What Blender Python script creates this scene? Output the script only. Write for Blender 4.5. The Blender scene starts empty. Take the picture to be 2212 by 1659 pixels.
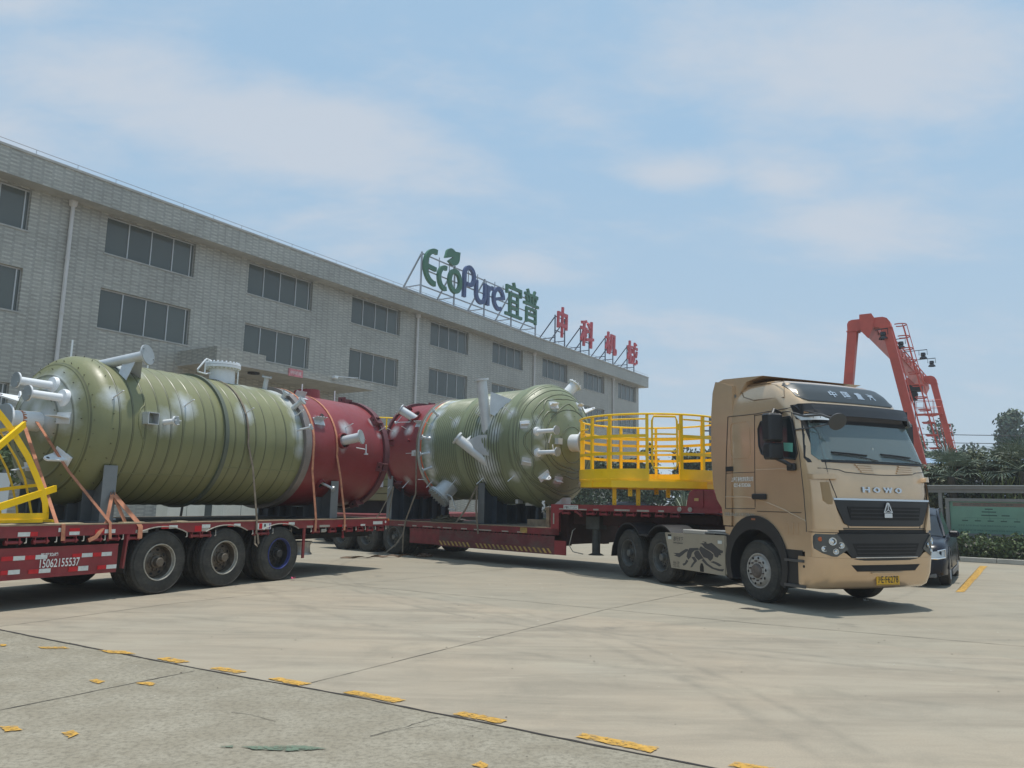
import bpy, math, random
import numpy as np
from mathutils import Vector, Matrix
# ---------------------------------------------------------------- camera, sky, sun, exposure
SC = bpy.context.scene
COL = SC.collection
R = math.radians
cam_d = bpy.data.cameras.new('camera')
cam = bpy.data.objects.new('camera', cam_d)
COL.objects.link(cam)
SC.camera = cam
cam_d.sensor_width = 36.0
cam_d.lens = 1659.0 / 2212.0 * 36.0
cam_d.clip_start = 0.1
cam_d.clip_end = 3000
PIT, ROL = R(8.535), R(1.119)
_F = Vector((0, math.cos(PIT), math.sin(PIT))); _R = Vector((1, 0, 0)); _U = _R.cross(_F)
_R2 = _R * math.cos(ROL) + _U * math.sin(ROL); _U2 = -_R * math.sin(ROL) + _U * math.cos(ROL)
cam.matrix_world = Matrix(((_R2.x, _U2.x, -_F.x, 0), (_R2.y, _U2.y, -_F.y, 0), (_R2.z, _U2.z, -_F.z, 1.68), (0, 0, 0, 1)))
SUN_TO = Vector((0.10, 0.09, 1.0)).normalized()          # direction towards the sun (near the zenith)
sun_d = bpy.data.lights.new('sun', 'SUN'); sun_d.energy = 2.1; sun_d.angle = R(1.2); sun_d.color = (1.0, 0.955, 0.88)
sun = bpy.data.objects.new('sun', sun_d); COL.objects.link(sun)
sun.rotation_euler = SUN_TO.to_track_quat('Z', 'Y').to_euler()
sun.location = (0, 0, 60)
W = bpy.data.worlds.new('World'); SC.world = W; W.use_nodes = True
wn, wl = W.node_tree.nodes, W.node_tree.links
wn.clear()
def WN(t, **k):
    n = wn.new(t)
    for a, b in k.items(): setattr(n, a, b)
    return n
sky = WN('ShaderNodeTexSky'); sky.sky_type = 'NISHITA'; sky.sun_disc = False
sky.sun_elevation = math.asin(SUN_TO.z); sky.sun_rotation = math.atan2(SUN_TO.x, SUN_TO.y)
sky.air_density = 1.0; sky.dust_density = 1.6; sky.ozone_density = 1.6; sky.altitude = 0
tc = WN('ShaderNodeTexCoord'); sep = WN('ShaderNodeSeparateXYZ')
wl.new(tc.outputs['Generated'], sep.inputs[0])
# cloud layer: directions projected on a flat layer overhead
def wm(op, a, b=None, c=None, clamp=False):
    n = WN('ShaderNodeMath', operation=op, use_clamp=clamp)
    for i, v in enumerate((a, b, c)):
        if v is None: continue
        if isinstance(v, (int, float)): n.inputs[i].default_value = v
        else: wl.new(v, n.inputs[i])
    return n.outputs[0]
zc = wm('ADD', wm('MAXIMUM', sep.outputs[2], 0.0), 0.28)
cx = wm('DIVIDE', sep.outputs[0], zc); cy = wm('DIVIDE', sep.outputs[1], zc)
comb = WN('ShaderNodeCombineXYZ'); wl.new(cx, comb.inputs[0]); wl.new(cy, comb.inputs[1])
def cloud_noise(scale, detail, rough, off, dist=0.0):
    mp = WN('ShaderNodeMapping'); wl.new(comb.outputs[0], mp.inputs[0]); mp.inputs['Location'].default_value = off
    mp.inputs['Scale'].default_value = (0.75, 1.25, 1)
    n = WN('ShaderNodeTexNoise'); wl.new(mp.outputs[0], n.inputs['Vector'])
    n.inputs['Scale'].default_value = scale; n.inputs['Detail'].default_value = detail
    n.inputs['Roughness'].default_value = rough; n.inputs['Distortion'].default_value = dist
    return n.outputs['Fac']
big = cloud_noise(3.0, 8, 0.58, (3.1, 1.7, 0.4), 0.25)
fine = cloud_noise(9.0, 7, 0.62, (7.3, 2.2, 1.0), 0.3)
cl = wm('ADD', wm('MULTIPLY', big, 0.70), wm('MULTIPLY', fine, 0.30))
# the broad banks of cloud seen over the yard: soft ellipses in the layer's plane
def bank(px, py, rx, ry, ang, amt):
    ca, sa = math.cos(ang), math.sin(ang)
    dx = wm('SUBTRACT', cx, px); dy = wm('SUBTRACT', cy, py)
    u = wm('DIVIDE', wm('ADD', wm('MULTIPLY', dx, ca), wm('MULTIPLY', dy, sa)), rx)
    v = wm('DIVIDE', wm('SUBTRACT', wm('MULTIPLY', dy, ca), wm('MULTIPLY', dx, sa)), ry)
    d = wm('SQRT', wm('ADD', wm('MULTIPLY', u, u), wm('MULTIPLY', v, v)))
    return wm('MULTIPLY', wm('SUBTRACT', 1.0, d, clamp=True), amt)
banks = None
for b in ((-0.43, 1.20, 0.50, 0.17, 0.42, 0.42), (-0.85, 1.17, 0.30, 0.13, 0.1, 0.26), (0.52, 1.03, 0.40, 0.17, -0.15, 0.38),
          (0.29, 1.31, 0.15, 0.085, 0.0, 0.36), (0.47, 1.31, 0.16, 0.10, 0.3, 0.26), (0.03, 1.66, 0.25, 0.12, 0, 0.28), (0.66, 1.45, .3, .16, 0, .26), (-.67, .93, .15, .05, 0, .2), (.55, 1.9, .5, .2, 0, .2)):
    o_ = bank(*b)
    banks = o_ if banks is None else wm('MAXIMUM', banks, o_)
cl = wm('ADD', cl, banks)
cov = WN('ShaderNodeMapRange'); wl.new(cl, cov.inputs[0]); cov.interpolation_type = 'SMOOTHSTEP'
cov.inputs[1].default_value = 0.45; cov.inputs[2].default_value = 0.82; cov.inputs[3].default_value = 0.0; cov.inputs[4].default_value = 0.95
hz = WN('ShaderNodeMapRange'); wl.new(sep.outputs[2], hz.inputs[0])
hz.inputs[1].default_value = 0.0; hz.inputs[2].default_value = 0.45; hz.inputs[3].default_value = 0.85; hz.inputs[4].default_value = 0.05
tint = WN('ShaderNodeMixRGB', blend_type='MULTIPLY'); tint.inputs[0].default_value = 1; wl.new(sky.outputs[0], tint.inputs[1]); tint.inputs[2].default_value = (0.64, 0.84, 0.78, 1)
mb_ = WN('ShaderNodeMixRGB'); mb_.inputs[0].default_value = 0.8; wl.new(tint.outputs[0], mb_.inputs[1]); mb_.inputs[2].default_value = (1.36, 1.98, 2.66, 1)
mh = WN('ShaderNodeMixRGB'); wl.new(hz.outputs[0], mh.inputs[0]); wl.new(mb_.outputs[0], mh.inputs[1]); mh.inputs[2].default_value = (1.80, 2.14, 2.52, 1)
mx = WN('ShaderNodeMixRGB'); wl.new(cov.outputs[0], mx.inputs[0]); wl.new(mh.outputs[0], mx.inputs[1])
mx.inputs[2].default_value = (2.14, 2.40, 2.74, 1)
bg = WN('ShaderNodeBackground'); wl.new(mx.outputs[0], bg.inputs[0]); bg.inputs[1].default_value = 0.15
wo = WN('ShaderNodeOutputWorld'); wl.new(bg.outputs[0], wo.inputs[0])
SC.view_settings.view_transform = 'Standard'; SC.view_settings.look = 'None'
SC.view_settings.exposure = 0.80; SC.view_settings.gamma = 1.0
SC.render.engine = 'CYCLES'
SC.cycles.max_bounces = 6; SC.cycles.caustics_reflective = False; SC.cycles.caustics_refractive = False

# ---------------------------------------------------------------- helpers
def tag(o, label=None, cat=None, group=None, kind=None):
    if label: o['label'] = label
    if cat: o['category'] = cat
    if group: o['group'] = group
    if kind: o['kind'] = kind
    return o
def empty(name, loc=(0, 0, 0), rz=0.0, label=None, cat=None, group=None):
    o = bpy.data.objects.new(name, None); COL.objects.link(o)
    o.location = loc; o.rotation_euler = (0, 0, rz); o.empty_display_size = 0.3
    return tag(o, label, cat, group)
def copy_tree(o, parent=None):
    c = o.copy(); COL.objects.link(c)
    if parent is not None: c.parent = parent
    for ch in list(o.children): copy_tree(ch, c)
    return c
class MB:
    """collects faces; build() links them as one mesh object"""
    def __init__(s): s.v = []; s.f = []; s.m = []; s.sm = []; s.mi = 0; s.M = None
    def add(s, vs, fs, smooth=False, M=None):
        b = len(s.v)
        for p in vs:
            p = Vector(p)
            if M is not None: p = M @ p
            if s.M is not None: p = s.M @ p
            s.v.append((p.x, p.y, p.z))
        for f in fs: s.f.append(tuple(b + i for i in f)); s.m.append(s.mi); s.sm.append(smooth)
        return s
    def box(s, x0, x1, y0, y1, z0, z1, M=None, bev=0.0):
        if bev > 0 and min(x1 - x0, y1 - y0, z1 - z0) > 2.2 * bev:
            b = bev
            pts = []; idx = {}
            def V(p):
                if p not in idx: idx[p] = len(pts); pts.append(p)
                return idx[p]
            X = (x0, x0 + b, x1 - b, x1); Y = (y0, y0 + b, y1 - b, y1); Z = (z0, z0 + b, z1 - b, z1)
            fs = []
            for sgn, xx in ((0, x0), (1, x1)): fs.append([V((xx, Y[1], Z[1])), V((xx, Y[2], Z[1])), V((xx, Y[2], Z[2])), V((xx, Y[1], Z[2]))][::1 if sgn else -1])
            for sgn, yy in ((0, y0), (1, y1)): fs.append([V((X[1], yy, Z[1])), V((X[2], yy, Z[1])), V((X[2], yy, Z[2])), V((X[1], yy, Z[2]))][::-1 if sgn else 1])
            for sgn, zz in ((0, z0), (1, z1)): fs.append([V((X[1], Y[1], zz)), V((X[2], Y[1], zz)), V((X[2], Y[2], zz)), V((X[1], Y[2], zz))][::1 if sgn else -1])
            for i, xx in ((1, x0), (2, x1)):
                for j, yy in ((1, y0), (2, y1)): fs.append([V((xx, Y[j], Z[1])), V((xx, Y[j], Z[2])), V((X[i], yy, Z[2])), V((X[i], yy, Z[1]))])
                for k, zz in ((1, z0), (2, z1)): fs.append([V((xx, Y[1], Z[k])), V((xx, Y[2], Z[k])), V((X[i], Y[2], zz)), V((X[i], Y[1], zz))])
            for j, yy in ((1, y0), (2, y1)):
                for k, zz in ((1, z0), (2, z1)): fs.append([V((X[1], yy, Z[k])), V((X[2], yy, Z[k])), V((X[2], Y[j], zz)), V((X[1], Y[j], zz))])
            for i, xx in ((1, x0), (2, x1)):
                for j, yy in ((1, y0), (2, y1)):
                    for k, zz in ((1, z0), (2, z1)): fs.append([V((xx, Y[j], Z[k])), V((X[i], yy, Z[k])), V((X[i], Y[j], zz))])
            return s.add(pts, fs, M=M)
        v = [(x, y, z) for x in (x0, x1) for y in (y0, y1) for z in (z0, z1)]
        return s.add(v, [(0, 1, 3, 2), (4, 6, 7, 5), (0, 4, 5, 1), (2, 3, 7, 6), (0, 2, 6, 4), (1, 5, 7, 3)], M=M)
    def bar(s, p, q, w, h, up=(0, 0, 1)):
        p, q = Vector(p), Vector(q); d = (q - p); L = d.length
        if L < 1e-6: return s
        d /= L; u = Vector(up); x = d.cross(u)
        if x.length < 1e-4: x = d.cross(Vector((1, 0, 0)))
        x.normalize(); y = x.cross(d)
        M = Matrix(((x.x, d.x, y.x, p.x), (x.y, d.y, y.y, p.y), (x.z, d.z, y.z, p.z), (0, 0, 0, 1)))
        return s.box(-w / 2, w / 2, 0, L, -h / 2, h / 2, M=M)
    def tube(s, pts, r, n=8, closed=False, caps=True):
        P = [Vector(p) for p in pts]; N = len(P); rings = []
        prev = None
        for i, p in enumerate(P):
            a = P[i - 1] if (i > 0 or closed) else P[i]; b = P[(i + 1) % N] if (i < N - 1 or closed) else P[i]
            t = (b - a)
            if t.length < 1e-9: t = Vector((0, 0, 1))
            t.normalize()
            if prev is None:
                x = t.cross(Vector((0, 0, 1)))
                if x.length < 1e-3: x = t.cross(Vector((1, 0, 0)))
            else:
                x = prev - t * prev.dot(t)
                if x.length < 1e-4: x = t.cross(Vector((0, 0, 1)))
            x.normalize(); prev = x; y = t.cross(x)
            rr = r[i] if isinstance(r, (list, tuple)) else r
            rings.append([p + x * math.cos(2 * math.pi * k / n) * rr + y * math.sin(2 * math.pi * k / n) * rr for k in range(n)])
        vs = [v for rg in rings for v in rg]; fs = []
        for i in range(N if closed else N - 1):
            j = (i + 1) % N
            for k in range(n): fs.append((i * n + k, i * n + (k + 1) % n, j * n + (k + 1) % n, j * n + k))
        s.add(vs, fs, True)
        if not closed and caps:
            s.add(rings[0], [tuple(range(n))[::-1]]); s.add(rings[-1], [tuple(range(n))])
        return s
    def lathe(s, prof, M=None, n=32, smooth=True, a0=0.0, a1=2 * math.pi):
        """prof: (axial x, radius) along +X"""
        full = abs(a1 - a0 - 2 * math.pi) < 1e-6; m = n if full else n + 1
        vs = []; fs = []
        for x, r in prof:
            for k in range(m):
                a = a0 + (a1 - a0) * k / n; vs.append((x, -r * math.cos(a), r * math.sin(a)))
        for i in range(len(prof) - 1):
            for k in range(n):
                k2 = (k + 1) % m
                fs.append((i * m + k, (i + 1) * m + k, (i + 1) * m + k2, i * m + k2))
        return s.add(vs, fs, smooth, M)
    def cyl(s, p, q, r, r2=None, n=16, cap=True):
        r2 = r if r2 is None else r2
        p, q = Vector(p), Vector(q); d = q - p; L = d.length
        M = axis_m(p, d)
        s.lathe([(0, r), (L, r2)], M, n)
        if cap:
            s.disc(M, 0, r, n, -1); s.disc(M, L, r2, n, 1)
        return s
    def disc(s, M, x, r, n=16, sg=1):
        vs = [(x, -r * math.cos(2 * math.pi * k / n), r * math.sin(2 * math.pi * k / n)) for k in range(n)]
        f = tuple(range(n))
        return s.add(vs, [f if sg < 0 else f[::-1]], M=M)
    def prism(s, poly, h0, h1, M=None, smooth=False):
        """poly in local XZ, extruded along local Y from h0 to h1"""
        n = len(poly); vs = [(x, h0, z) for x, z in poly] + [(x, h1, z) for x, z in poly]
        ar = sum(poly[i][0] * poly[(i + 1) % n][1] - poly[(i + 1) % n][0] * poly[i][1] for i in range(n))
        f0 = tuple(range(n)); f1 = tuple(range(2 * n - 1, n - 1, -1))
        fs = [f0, f1] + [(i + n, (i + 1) % n + n, (i + 1) % n, i) for i in range(n)]
        if ar < 0: fs = [f[::-1] for f in fs]
        return s.add(vs, fs, smooth, M)
    def quad(s, a, b, c, d): return s.add([a, b, c, d], [(0, 1, 2, 3)])
    def build(s, name, mats, parent=None, loc=None, sharp=35, attrs=None):
        me = bpy.data.meshes.new(name); me.from_pydata(s.v, [], s.f)
        if not isinstance(mats, (list, tuple)): mats = [mats]
        for m in mats: me.materials.append(m)
        me.polygons.foreach_set('material_index', s.m)
        me.polygons.foreach_set('use_smooth', s.sm)
        if sharp: me.set_sharp_from_angle(angle=R(sharp))
        if attrs:
            for k, a in attrs.items():
                at = me.attributes.new(k, 'FLOAT', 'POINT'); at.data.foreach_set('value', np.asarray(a, dtype=np.float32))
        me.validate(); me.update()
        o = bpy.data.objects.new(name, me); COL.objects.link(o)
        if parent is not None: o.parent = parent
        if loc: o.location = loc
        return o
def axis_m(p, d):
    x = Vector(d).normalized(); up = Vector((0, 0, 1))
    if abs(x.dot(up)) > 0.98: up = Vector((0, 1, 0))
    y = up.cross(x).normalized(); z = x.cross(y)
    return Matrix(((x.x, y.x, z.x, p[0]), (x.y, y.y, z.y, p[1]), (x.z, y.z, z.z, p[2]), (0, 0, 0, 1)))
def tm(x=0, y=0, z=0): return Matrix.Translation((x, y, z))
_font = {}
def glyphs(txt, bold=0.0, spacing=1.0):
    key = (txt, bold, spacing)
    if key not in _font:
        c = bpy.data.curves.new('writing', 'FONT'); c.body = txt; c.size = 1.0; c.offset = bold; c.space_character = spacing; c.resolution_u = 3
        o = bpy.data.objects.new('writing', c); COL.objects.link(o)
        dg = bpy.context.evaluated_depsgraph_get(); me = bpy.data.meshes.new_from_object(o.evaluated_get(dg))
        vs = [tuple(v.co) for v in me.vertices]; fs = [tuple(p.vertices) for p in me.polygons]
        bpy.data.objects.remove(o); bpy.data.curves.remove(c); bpy.data.meshes.remove(me)
        _font[key] = (vs, fs)
    return _font[key]
def write(mb, txt, M, w, h, depth=0.0, bold=0.0, spacing=1.0, shear=0.0):
    """writing filling the box 0..w by 0..h in M's local XZ plane, front towards local -Y"""
    vs, fs = glyphs(txt, bold, spacing)
    if not vs: return mb
    xs = [v[0] for v in vs]; ys = [v[1] for v in vs]
    x0, x1, y0, y1 = min(xs), max(xs), min(ys), max(ys)
    kx, ky = w / max(x1 - x0, 1e-6), h / max(y1 - y0, 1e-6)
    P = [((x - x0) * kx + shear * (y - y0) * ky, 0.0, (y - y0) * ky) for x, y, _ in vs]
    mb.add(P, fs, M=M)
    if depth > 0:
        Q = [(x, depth, z) for x, _, z in P]
        mb.add(Q, [f[::-1] for f in fs], M=M)
        cnt = {}
        for f in fs:
            for i in range(len(f)):
                a, b = f[i], f[(i + 1) % len(f)]; cnt[(a, b)] = cnt.get((a, b), 0) + 1
        side = [(a, b) for (a, b) in cnt if (b, a) not in cnt]
        for a, b in side: mb.add([P[a], P[b], Q[b], Q[a]], [(3, 2, 1, 0)], M=M)
    return mb

# ---------------------------------------------------------------- materials
_mats = {}
def mat(name, col, rough=0.6, metal=0.0, var=0.0, scale=3.0, bump=0.0, bscale=40.0, dirt=None, spec=0.5, coat=0.0, dscale=1.2, damt=0.5):
    if name in _mats: return _mats[name]
    m = bpy.data.materials.new(name); m.use_nodes = True; nt = m.node_tree; N = nt.nodes; L = nt.links
    b = N['Principled BSDF']; b.inputs['Roughness'].default_value = rough; b.inputs['Metallic'].default_value = metal
    b.inputs['Specular IOR Level'].default_value = spec; b.inputs['Coat Weight'].default_value = coat; b.inputs['Coat Roughness'].default_value = 0.08
    c4 = (*col, 1) if len(col) == 3 else col
    b.inputs['Base Color'].default_value = c4
    if var or dirt or bump:
        t = N.new('ShaderNodeTexCoord')
        out = None
        if var:
            n = N.new('ShaderNodeTexNoise'); n.inputs['Scale'].default_value = scale; n.inputs['Detail'].default_value = 6; n.inputs['Roughness'].default_value = 0.65
            L.new(t.outputs['Object'], n.inputs['Vector'])
            mr = N.new('ShaderNodeMapRange'); mr.inputs[1].default_value = 0.3; mr.inputs[2].default_value = 0.7
            mr.inputs[3].default_value = 1 - var; mr.inputs[4].default_value = 1 + var; L.new(n.outputs['Fac'], mr.inputs[0])
            v = N.new('ShaderNodeVectorMath'); v.operation = 'SCALE'; v.inputs[0].default_value = c4[:3]; L.new(mr.outputs[0], v.inputs['Scale'])
            out = v.outputs[0]
        if dirt:
            n = N.new('ShaderNodeTexNoise'); n.inputs['Scale'].default_value = dscale; n.inputs['Detail'].default_value = 8; n.inputs['Roughness'].default_value = 0.7
            mp = N.new('ShaderNodeMapping'); mp.inputs['Scale'].default_value = (1, 1, 2.2); L.new(t.outputs['Object'], mp.inputs[0]); L.new(mp.outputs[0], n.inputs['Vector'])
            mr = N.new('ShaderNodeMapRange'); mr.inputs[1].default_value = 0.46; mr.inputs[2].default_value = 0.72; mr.inputs[4].default_value = damt; L.new(n.outputs['Fac'], mr.inputs[0])
            x = N.new('ShaderNodeMixRGB'); L.new(mr.outputs[0], x.inputs[0]); x.inputs[2].default_value = (*dirt, 1)
            if out is not None: L.new(out, x.inputs[1])
            else: x.inputs[1].default_value = c4
            out = x.outputs[0]
        if out is not None: L.new(out, b.inputs['Base Color'])
        if bump:
            n = N.new('ShaderNodeTexNoise'); n.inputs['Scale'].default_value = bscale; n.inputs['Detail'].default_value = 4; L.new(t.outputs['Object'], n.inputs['Vector'])
            bp = N.new('ShaderNodeBump'); bp.inputs['Strength'].default_value = bump; bp.inputs['Distance'].default_value = 0.02
            L.new(n.outputs['Fac'], bp.inputs['Height']); L.new(bp.outputs[0], b.inputs['Normal'])
    _mats[name] = m
    return m
M_red = mat('trailer_red_paint', (0.24, 0.028, 0.034), 0.5, var=0.2, scale=4, dirt=(0.16, 0.07, 0.05), damt=0.55)
M_redd = mat('old_trailer_red_paint', (0.18, 0.022, 0.028), 0.6, var=0.25, scale=4, dirt=(0.10, 0.075, 0.06), damt=0.8)
M_dark = mat('underbody_black', (0.012, 0.011, 0.011), 0.75, var=0.3)
M_black = mat('black_plastic', (0.018, 0.019, 0.021), 0.45, var=0.12)
M_blackg = mat('gloss_black', (0.012, 0.014, 0.017), 0.12)
M_rubber = mat('tyre_rubber', (0.038, 0.037, 0.033), 0.8, var=0.35, scale=5, dirt=(0.10, 0.093, 0.075), damt=0.7, dscale=3, bump=0.15, bscale=60)
M_rimrust = mat('worn_rim_steel', (0.16, 0.135, 0.105), 0.5, metal=0.35, var=0.4, scale=10, dirt=(0.07, 0.045, 0.03), dscale=5, damt=0.8)
M_rimbright = mat('bright_rim_edge', (0.50, 0.48, 0.42), 0.4, metal=0.4, var=0.25, scale=12)
M_rimblue = mat('blue_rim_paint', (0.035, 0.05, 0.19), 0.4, var=0.3, scale=10)
M_rimdark = mat('dark_rim_steel', (0.035, 0.035, 0.035), 0.55, metal=0.2, var=0.4, scale=9)
M_rimgrey = mat('grey_rim_steel', (0.13, 0.13, 0.12), 0.5, metal=0.2, var=0.25, scale=8)
M_wood = mat('weathered_timber', (0.30, 0.22, 0.145), 0.85, var=0.35, scale=6)
M_woodl = mat('pale_plywood', (0.62, 0.52, 0.34), 0.8, var=0.2, scale=6)
M_white = mat('white_primer', (0.74, 0.76, 0.78), 0.38, var=0.06, scale=5)
M_silver = mat('silver_paint', (0.58, 0.60, 0.61), 0.34, metal=0.25, var=0.08, scale=5)
M_covg = mat('cover_plate_grey', (0.30, 0.33, 0.34), 0.45, metal=0.2, var=0.12, scale=5)
M_grey = mat('cradle_grey_paint', (0.115, 0.125, 0.13), 0.55, var=0.15, scale=3)
M_greyl = mat('light_grey_paint', (0.20, 0.215, 0.22), 0.5, var=0.1, scale=3)
M_navy = mat('cradle_blue_grey', (0.042, 0.06, 0.08), 0.6, var=0.15, scale=3)
M_yel = mat('safety_yellow', (0.92, 0.58, 0.004), 0.38, var=0.08, scale=3)
M_strap = mat('orange_webbing', (0.47, 0.20, 0.115), 0.85, var=0.3, scale=9)
M_strapo = mat('dusty_webbing', (0.19, 0.155, 0.115), 0.9, var=0.35, scale=9)
M_refw = mat('reflector_white', (0.62, 0.65, 0.62), 0.35, var=0.12, scale=20)
M_refr = mat('reflector_red', (0.50, 0.012, 0.02), 0.3, var=0.15, scale=20)
M_refd = mat('dirty_reflector', (0.36, 0.34, 0.29), 0.6, var=0.25, scale=20)
M_gold = mat('gold_metallic_paint', (0.66, 0.468, 0.290), 0.27, metal=0.45, var=0.06, scale=1.5, coat=0.8, dirt=(0.40, 0.33, 0.24), damt=0.2, dscale=1.1)
M_letterw = mat('white_lettering', (0.72, 0.72, 0.70), 0.6, var=0.15, scale=15)
M_crane = mat('crane_orange_paint', (0.62, 0.095, 0.058), 0.5, var=0.15, scale=0.8)
M_craned = mat('crane_pink_faded', (0.60, 0.17, 0.14), 0.6, var=0.15, scale=0.8)

def tint_glass(m, tint, ior=1.75, rough=.02, painted_sheen=0.0):
    N = m.node_tree.nodes; L = m.node_tree.links; N.clear()
    o = N.new('ShaderNodeOutputMaterial'); mx_ = N.new('ShaderNodeMixShader'); tr = N.new('ShaderNodeBsdfTransparent'); gl = N.new('ShaderNodeBsdfGlossy'); fr = N.new('ShaderNodeFresnel')
    fr.inputs['IOR'].default_value = ior; tr.inputs[0].default_value = (*tint, 1); gl.inputs['Roughness'].default_value = rough; gl.inputs['Color'].default_value = (.85, .95, .95, 1)
    L.new(fr.outputs[0], mx_.inputs[0]); L.new(tr.outputs[0], mx_.inputs[1]); L.new(gl.outputs[0], mx_.inputs[2])
    if painted_sheen:  # pale diffuse mixed in to brighten the glass, in place of reflected sky
        df = N.new('ShaderNodeBsdfDiffuse'); df.inputs[0].default_value = (.45, .54, .53, 1); m2 = N.new('ShaderNodeMixShader'); m2.inputs[0].default_value = painted_sheen
        L.new(mx_.outputs[0], m2.inputs[1]); L.new(df.outputs[0], m2.inputs[2]); L.new(m2.outputs[0], o.inputs['Surface'])
    else: L.new(mx_.outputs[0], o.inputs['Surface'])
# ---------------------------------------------------------------- ground
JA = math.atan2(5.24 - 9.63, 1.31 + 6.12)
def ground_mat():
    m = bpy.data.materials.new('yard_concrete'); m.use_nodes = True; nt = m.node_tree; N = nt.nodes; L = nt.links
    b = N['Principled BSDF']; t = N.new('ShaderNodeTexCoord')
    def mapping(sc, rot=0.0, loc=(0, 0, 0)):
        mp = N.new('ShaderNodeMapping'); mp.inputs['Scale'].default_value = sc; mp.inputs['Rotation'].default_value = (0, 0, rot); mp.inputs['Location'].default_value = loc
        L.new(t.outputs['Object'], mp.inputs[0]); return mp.outputs[0]
    def noise(v, s, d=6, r=0.6, dist=0.0):
        n = N.new('ShaderNodeTexNoise'); n.inputs['Scale'].default_value = s; n.inputs['Detail'].default_value = d; n.inputs['Roughness'].default_value = r; n.inputs['Distortion'].default_value = dist
        L.new(v, n.inputs['Vector']); return n.outputs['Fac']
    def rng(v, a, b_, c, d):
        n = N.new('ShaderNodeMapRange'); n.inputs[1].default_value = a; n.inputs[2].default_value = b_; n.inputs[3].default_value = c; n.inputs[4].default_value = d
        L.new(v, n.inputs[0]); return n.outputs[0]
    def mul(a, b_):
        n = N.new('ShaderNodeMath'); n.operation = 'MULTIPLY'
        for i, x in enumerate((a, b_)):
            if isinstance(x, float): n.inputs[i].default_value = x
            else: L.new(x, n.inputs[i])
        return n.outputs[0]
    def mixc(f, a, b_):
        n = N.new('ShaderNodeMixRGB')
        if isinstance(f, float): n.inputs[0].default_value = f
        else: L.new(f, n.inputs[0])
        for i, x in ((1, a), (2, b_)):
            if isinstance(x, tuple): n.inputs[i].default_value = (*x, 1)
            else: L.new(x, n.inputs[i])
        return n.outputs[0]
    iso = mapping((1, 1, 1))
    streak = mapping((0.30, 1.5, 1), rot=-JA)
    streak2 = mapping((0.16, 2.2, 1), rot=-JA + 0.12, loc=(3, 5, 0))
    c = mixc(rng(noise(iso, 0.35, 5, 0.55), 0.36, 0.64, 0, 1), (0.378, 0.315, 0.235), (0.345, 0.308, 0.242))
    c = mixc(rng(noise(streak, 1.3, 8, 0.68, 0.6), 0.42, 0.66, 0, 0.75), c, (0.25, 0.215, 0.165))
    c = mixc(rng(noise(streak2, 1.6, 7, 0.65), 0.52, 0.75, 0, 0.55), c, (0.44, 0.395, 0.30))
    c = mixc(rng(noise(iso, 1.1, 9, 0.72, 0.5), 0.50, 0.70, 0, 0.5), c, (0.20, 0.18, 0.14))
    # signed distance to the long joint: the older slab on the near side is greyer and coarser
    sp = N.new('ShaderNodeSeparateXYZ'); L.new(t.outputs['Object'], sp.inputs[0])
    nx, ny = math.sin(JA), -math.cos(JA)
    d0 = N.new('ShaderNodeVectorMath'); d0.operation = 'DOT_PRODUCT'; L.new(t.outputs['Object'], d0.inputs[0]); d0.inputs[1].default_value = (nx, ny, 0)
    dist = N.new('ShaderNodeMath'); dist.operation = 'SUBTRACT'; L.new(d0.outputs['Value'], dist.inputs[0]); dist.inputs[1].default_value = nx * -1.6 + ny * 6.99
    near = rng(dist.outputs[0], -0.01, 0.01, 0, 1)
    # beyond the second long joint the slabs are greyer too
    far = rng(dist.outputs[0], -5.56, -5.53, 1, 0)
    cell = noise(iso, 22, 5, 0.75); grain = noise(iso, 75, 3, 0.7)
    old = mixc(rng(noise(iso, 2.2, 9, 0.75, 0.4), 0.40, 0.62, 0, 1), (0.265, 0.235, 0.175), (0.335, 0.305, 0.238))
    old = mixc(rng(cell, 0.46, 0.62, 0, 0.75), old, (0.165, 0.145, 0.108))
    old = mixc(rng(noise(iso, 0.8, 4, 0.5), 0.55, 0.7, 0, 0.5), old, (0.205, 0.19, 0.15))
    c = mixc(mul(far, 0.38), c, (0.275, 0.26, 0.205))
    c = mixc(near, c, old)
    c = mixc(rng(grain, 0.35, 0.65, 0.0, 0.32), c, (0.16, 0.15, 0.13))
    L.new(c, b.inputs['Base Color']); b.inputs['Roughness'].default_value = 0.88; b.inputs['Specular IOR Level'].default_value = 0.3
    # tyre tracks: dark arcs swept by turning trucks
    def track(cx_, cy_, r0, w_, amt):
        v = N.new('ShaderNodeVectorMath'); v.operation = 'SUBTRACT'; L.new(t.outputs['Object'], v.inputs[0]); v.inputs[1].default_value = (cx_, cy_, 0)
        ln = N.new('ShaderNodeVectorMath'); ln.operation = 'LENGTH'; L.new(v.outputs[0], ln.inputs[0])
        a_ = N.new('ShaderNodeMath'); a_.operation = 'SUBTRACT'; L.new(ln.outputs['Value'], a_.inputs[0]); a_.inputs[1].default_value = r0
        b_ = N.new('ShaderNodeMath'); b_.operation = 'ABSOLUTE'; L.new(a_.outputs[0], b_.inputs[0])
        return mul(rng(b_.outputs[0], 0.0, w_, amt, 0.0), rng(noise(iso, 1.6, 6, .7), .38, .62, 0.0, 1.0))
    trk = None
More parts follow.
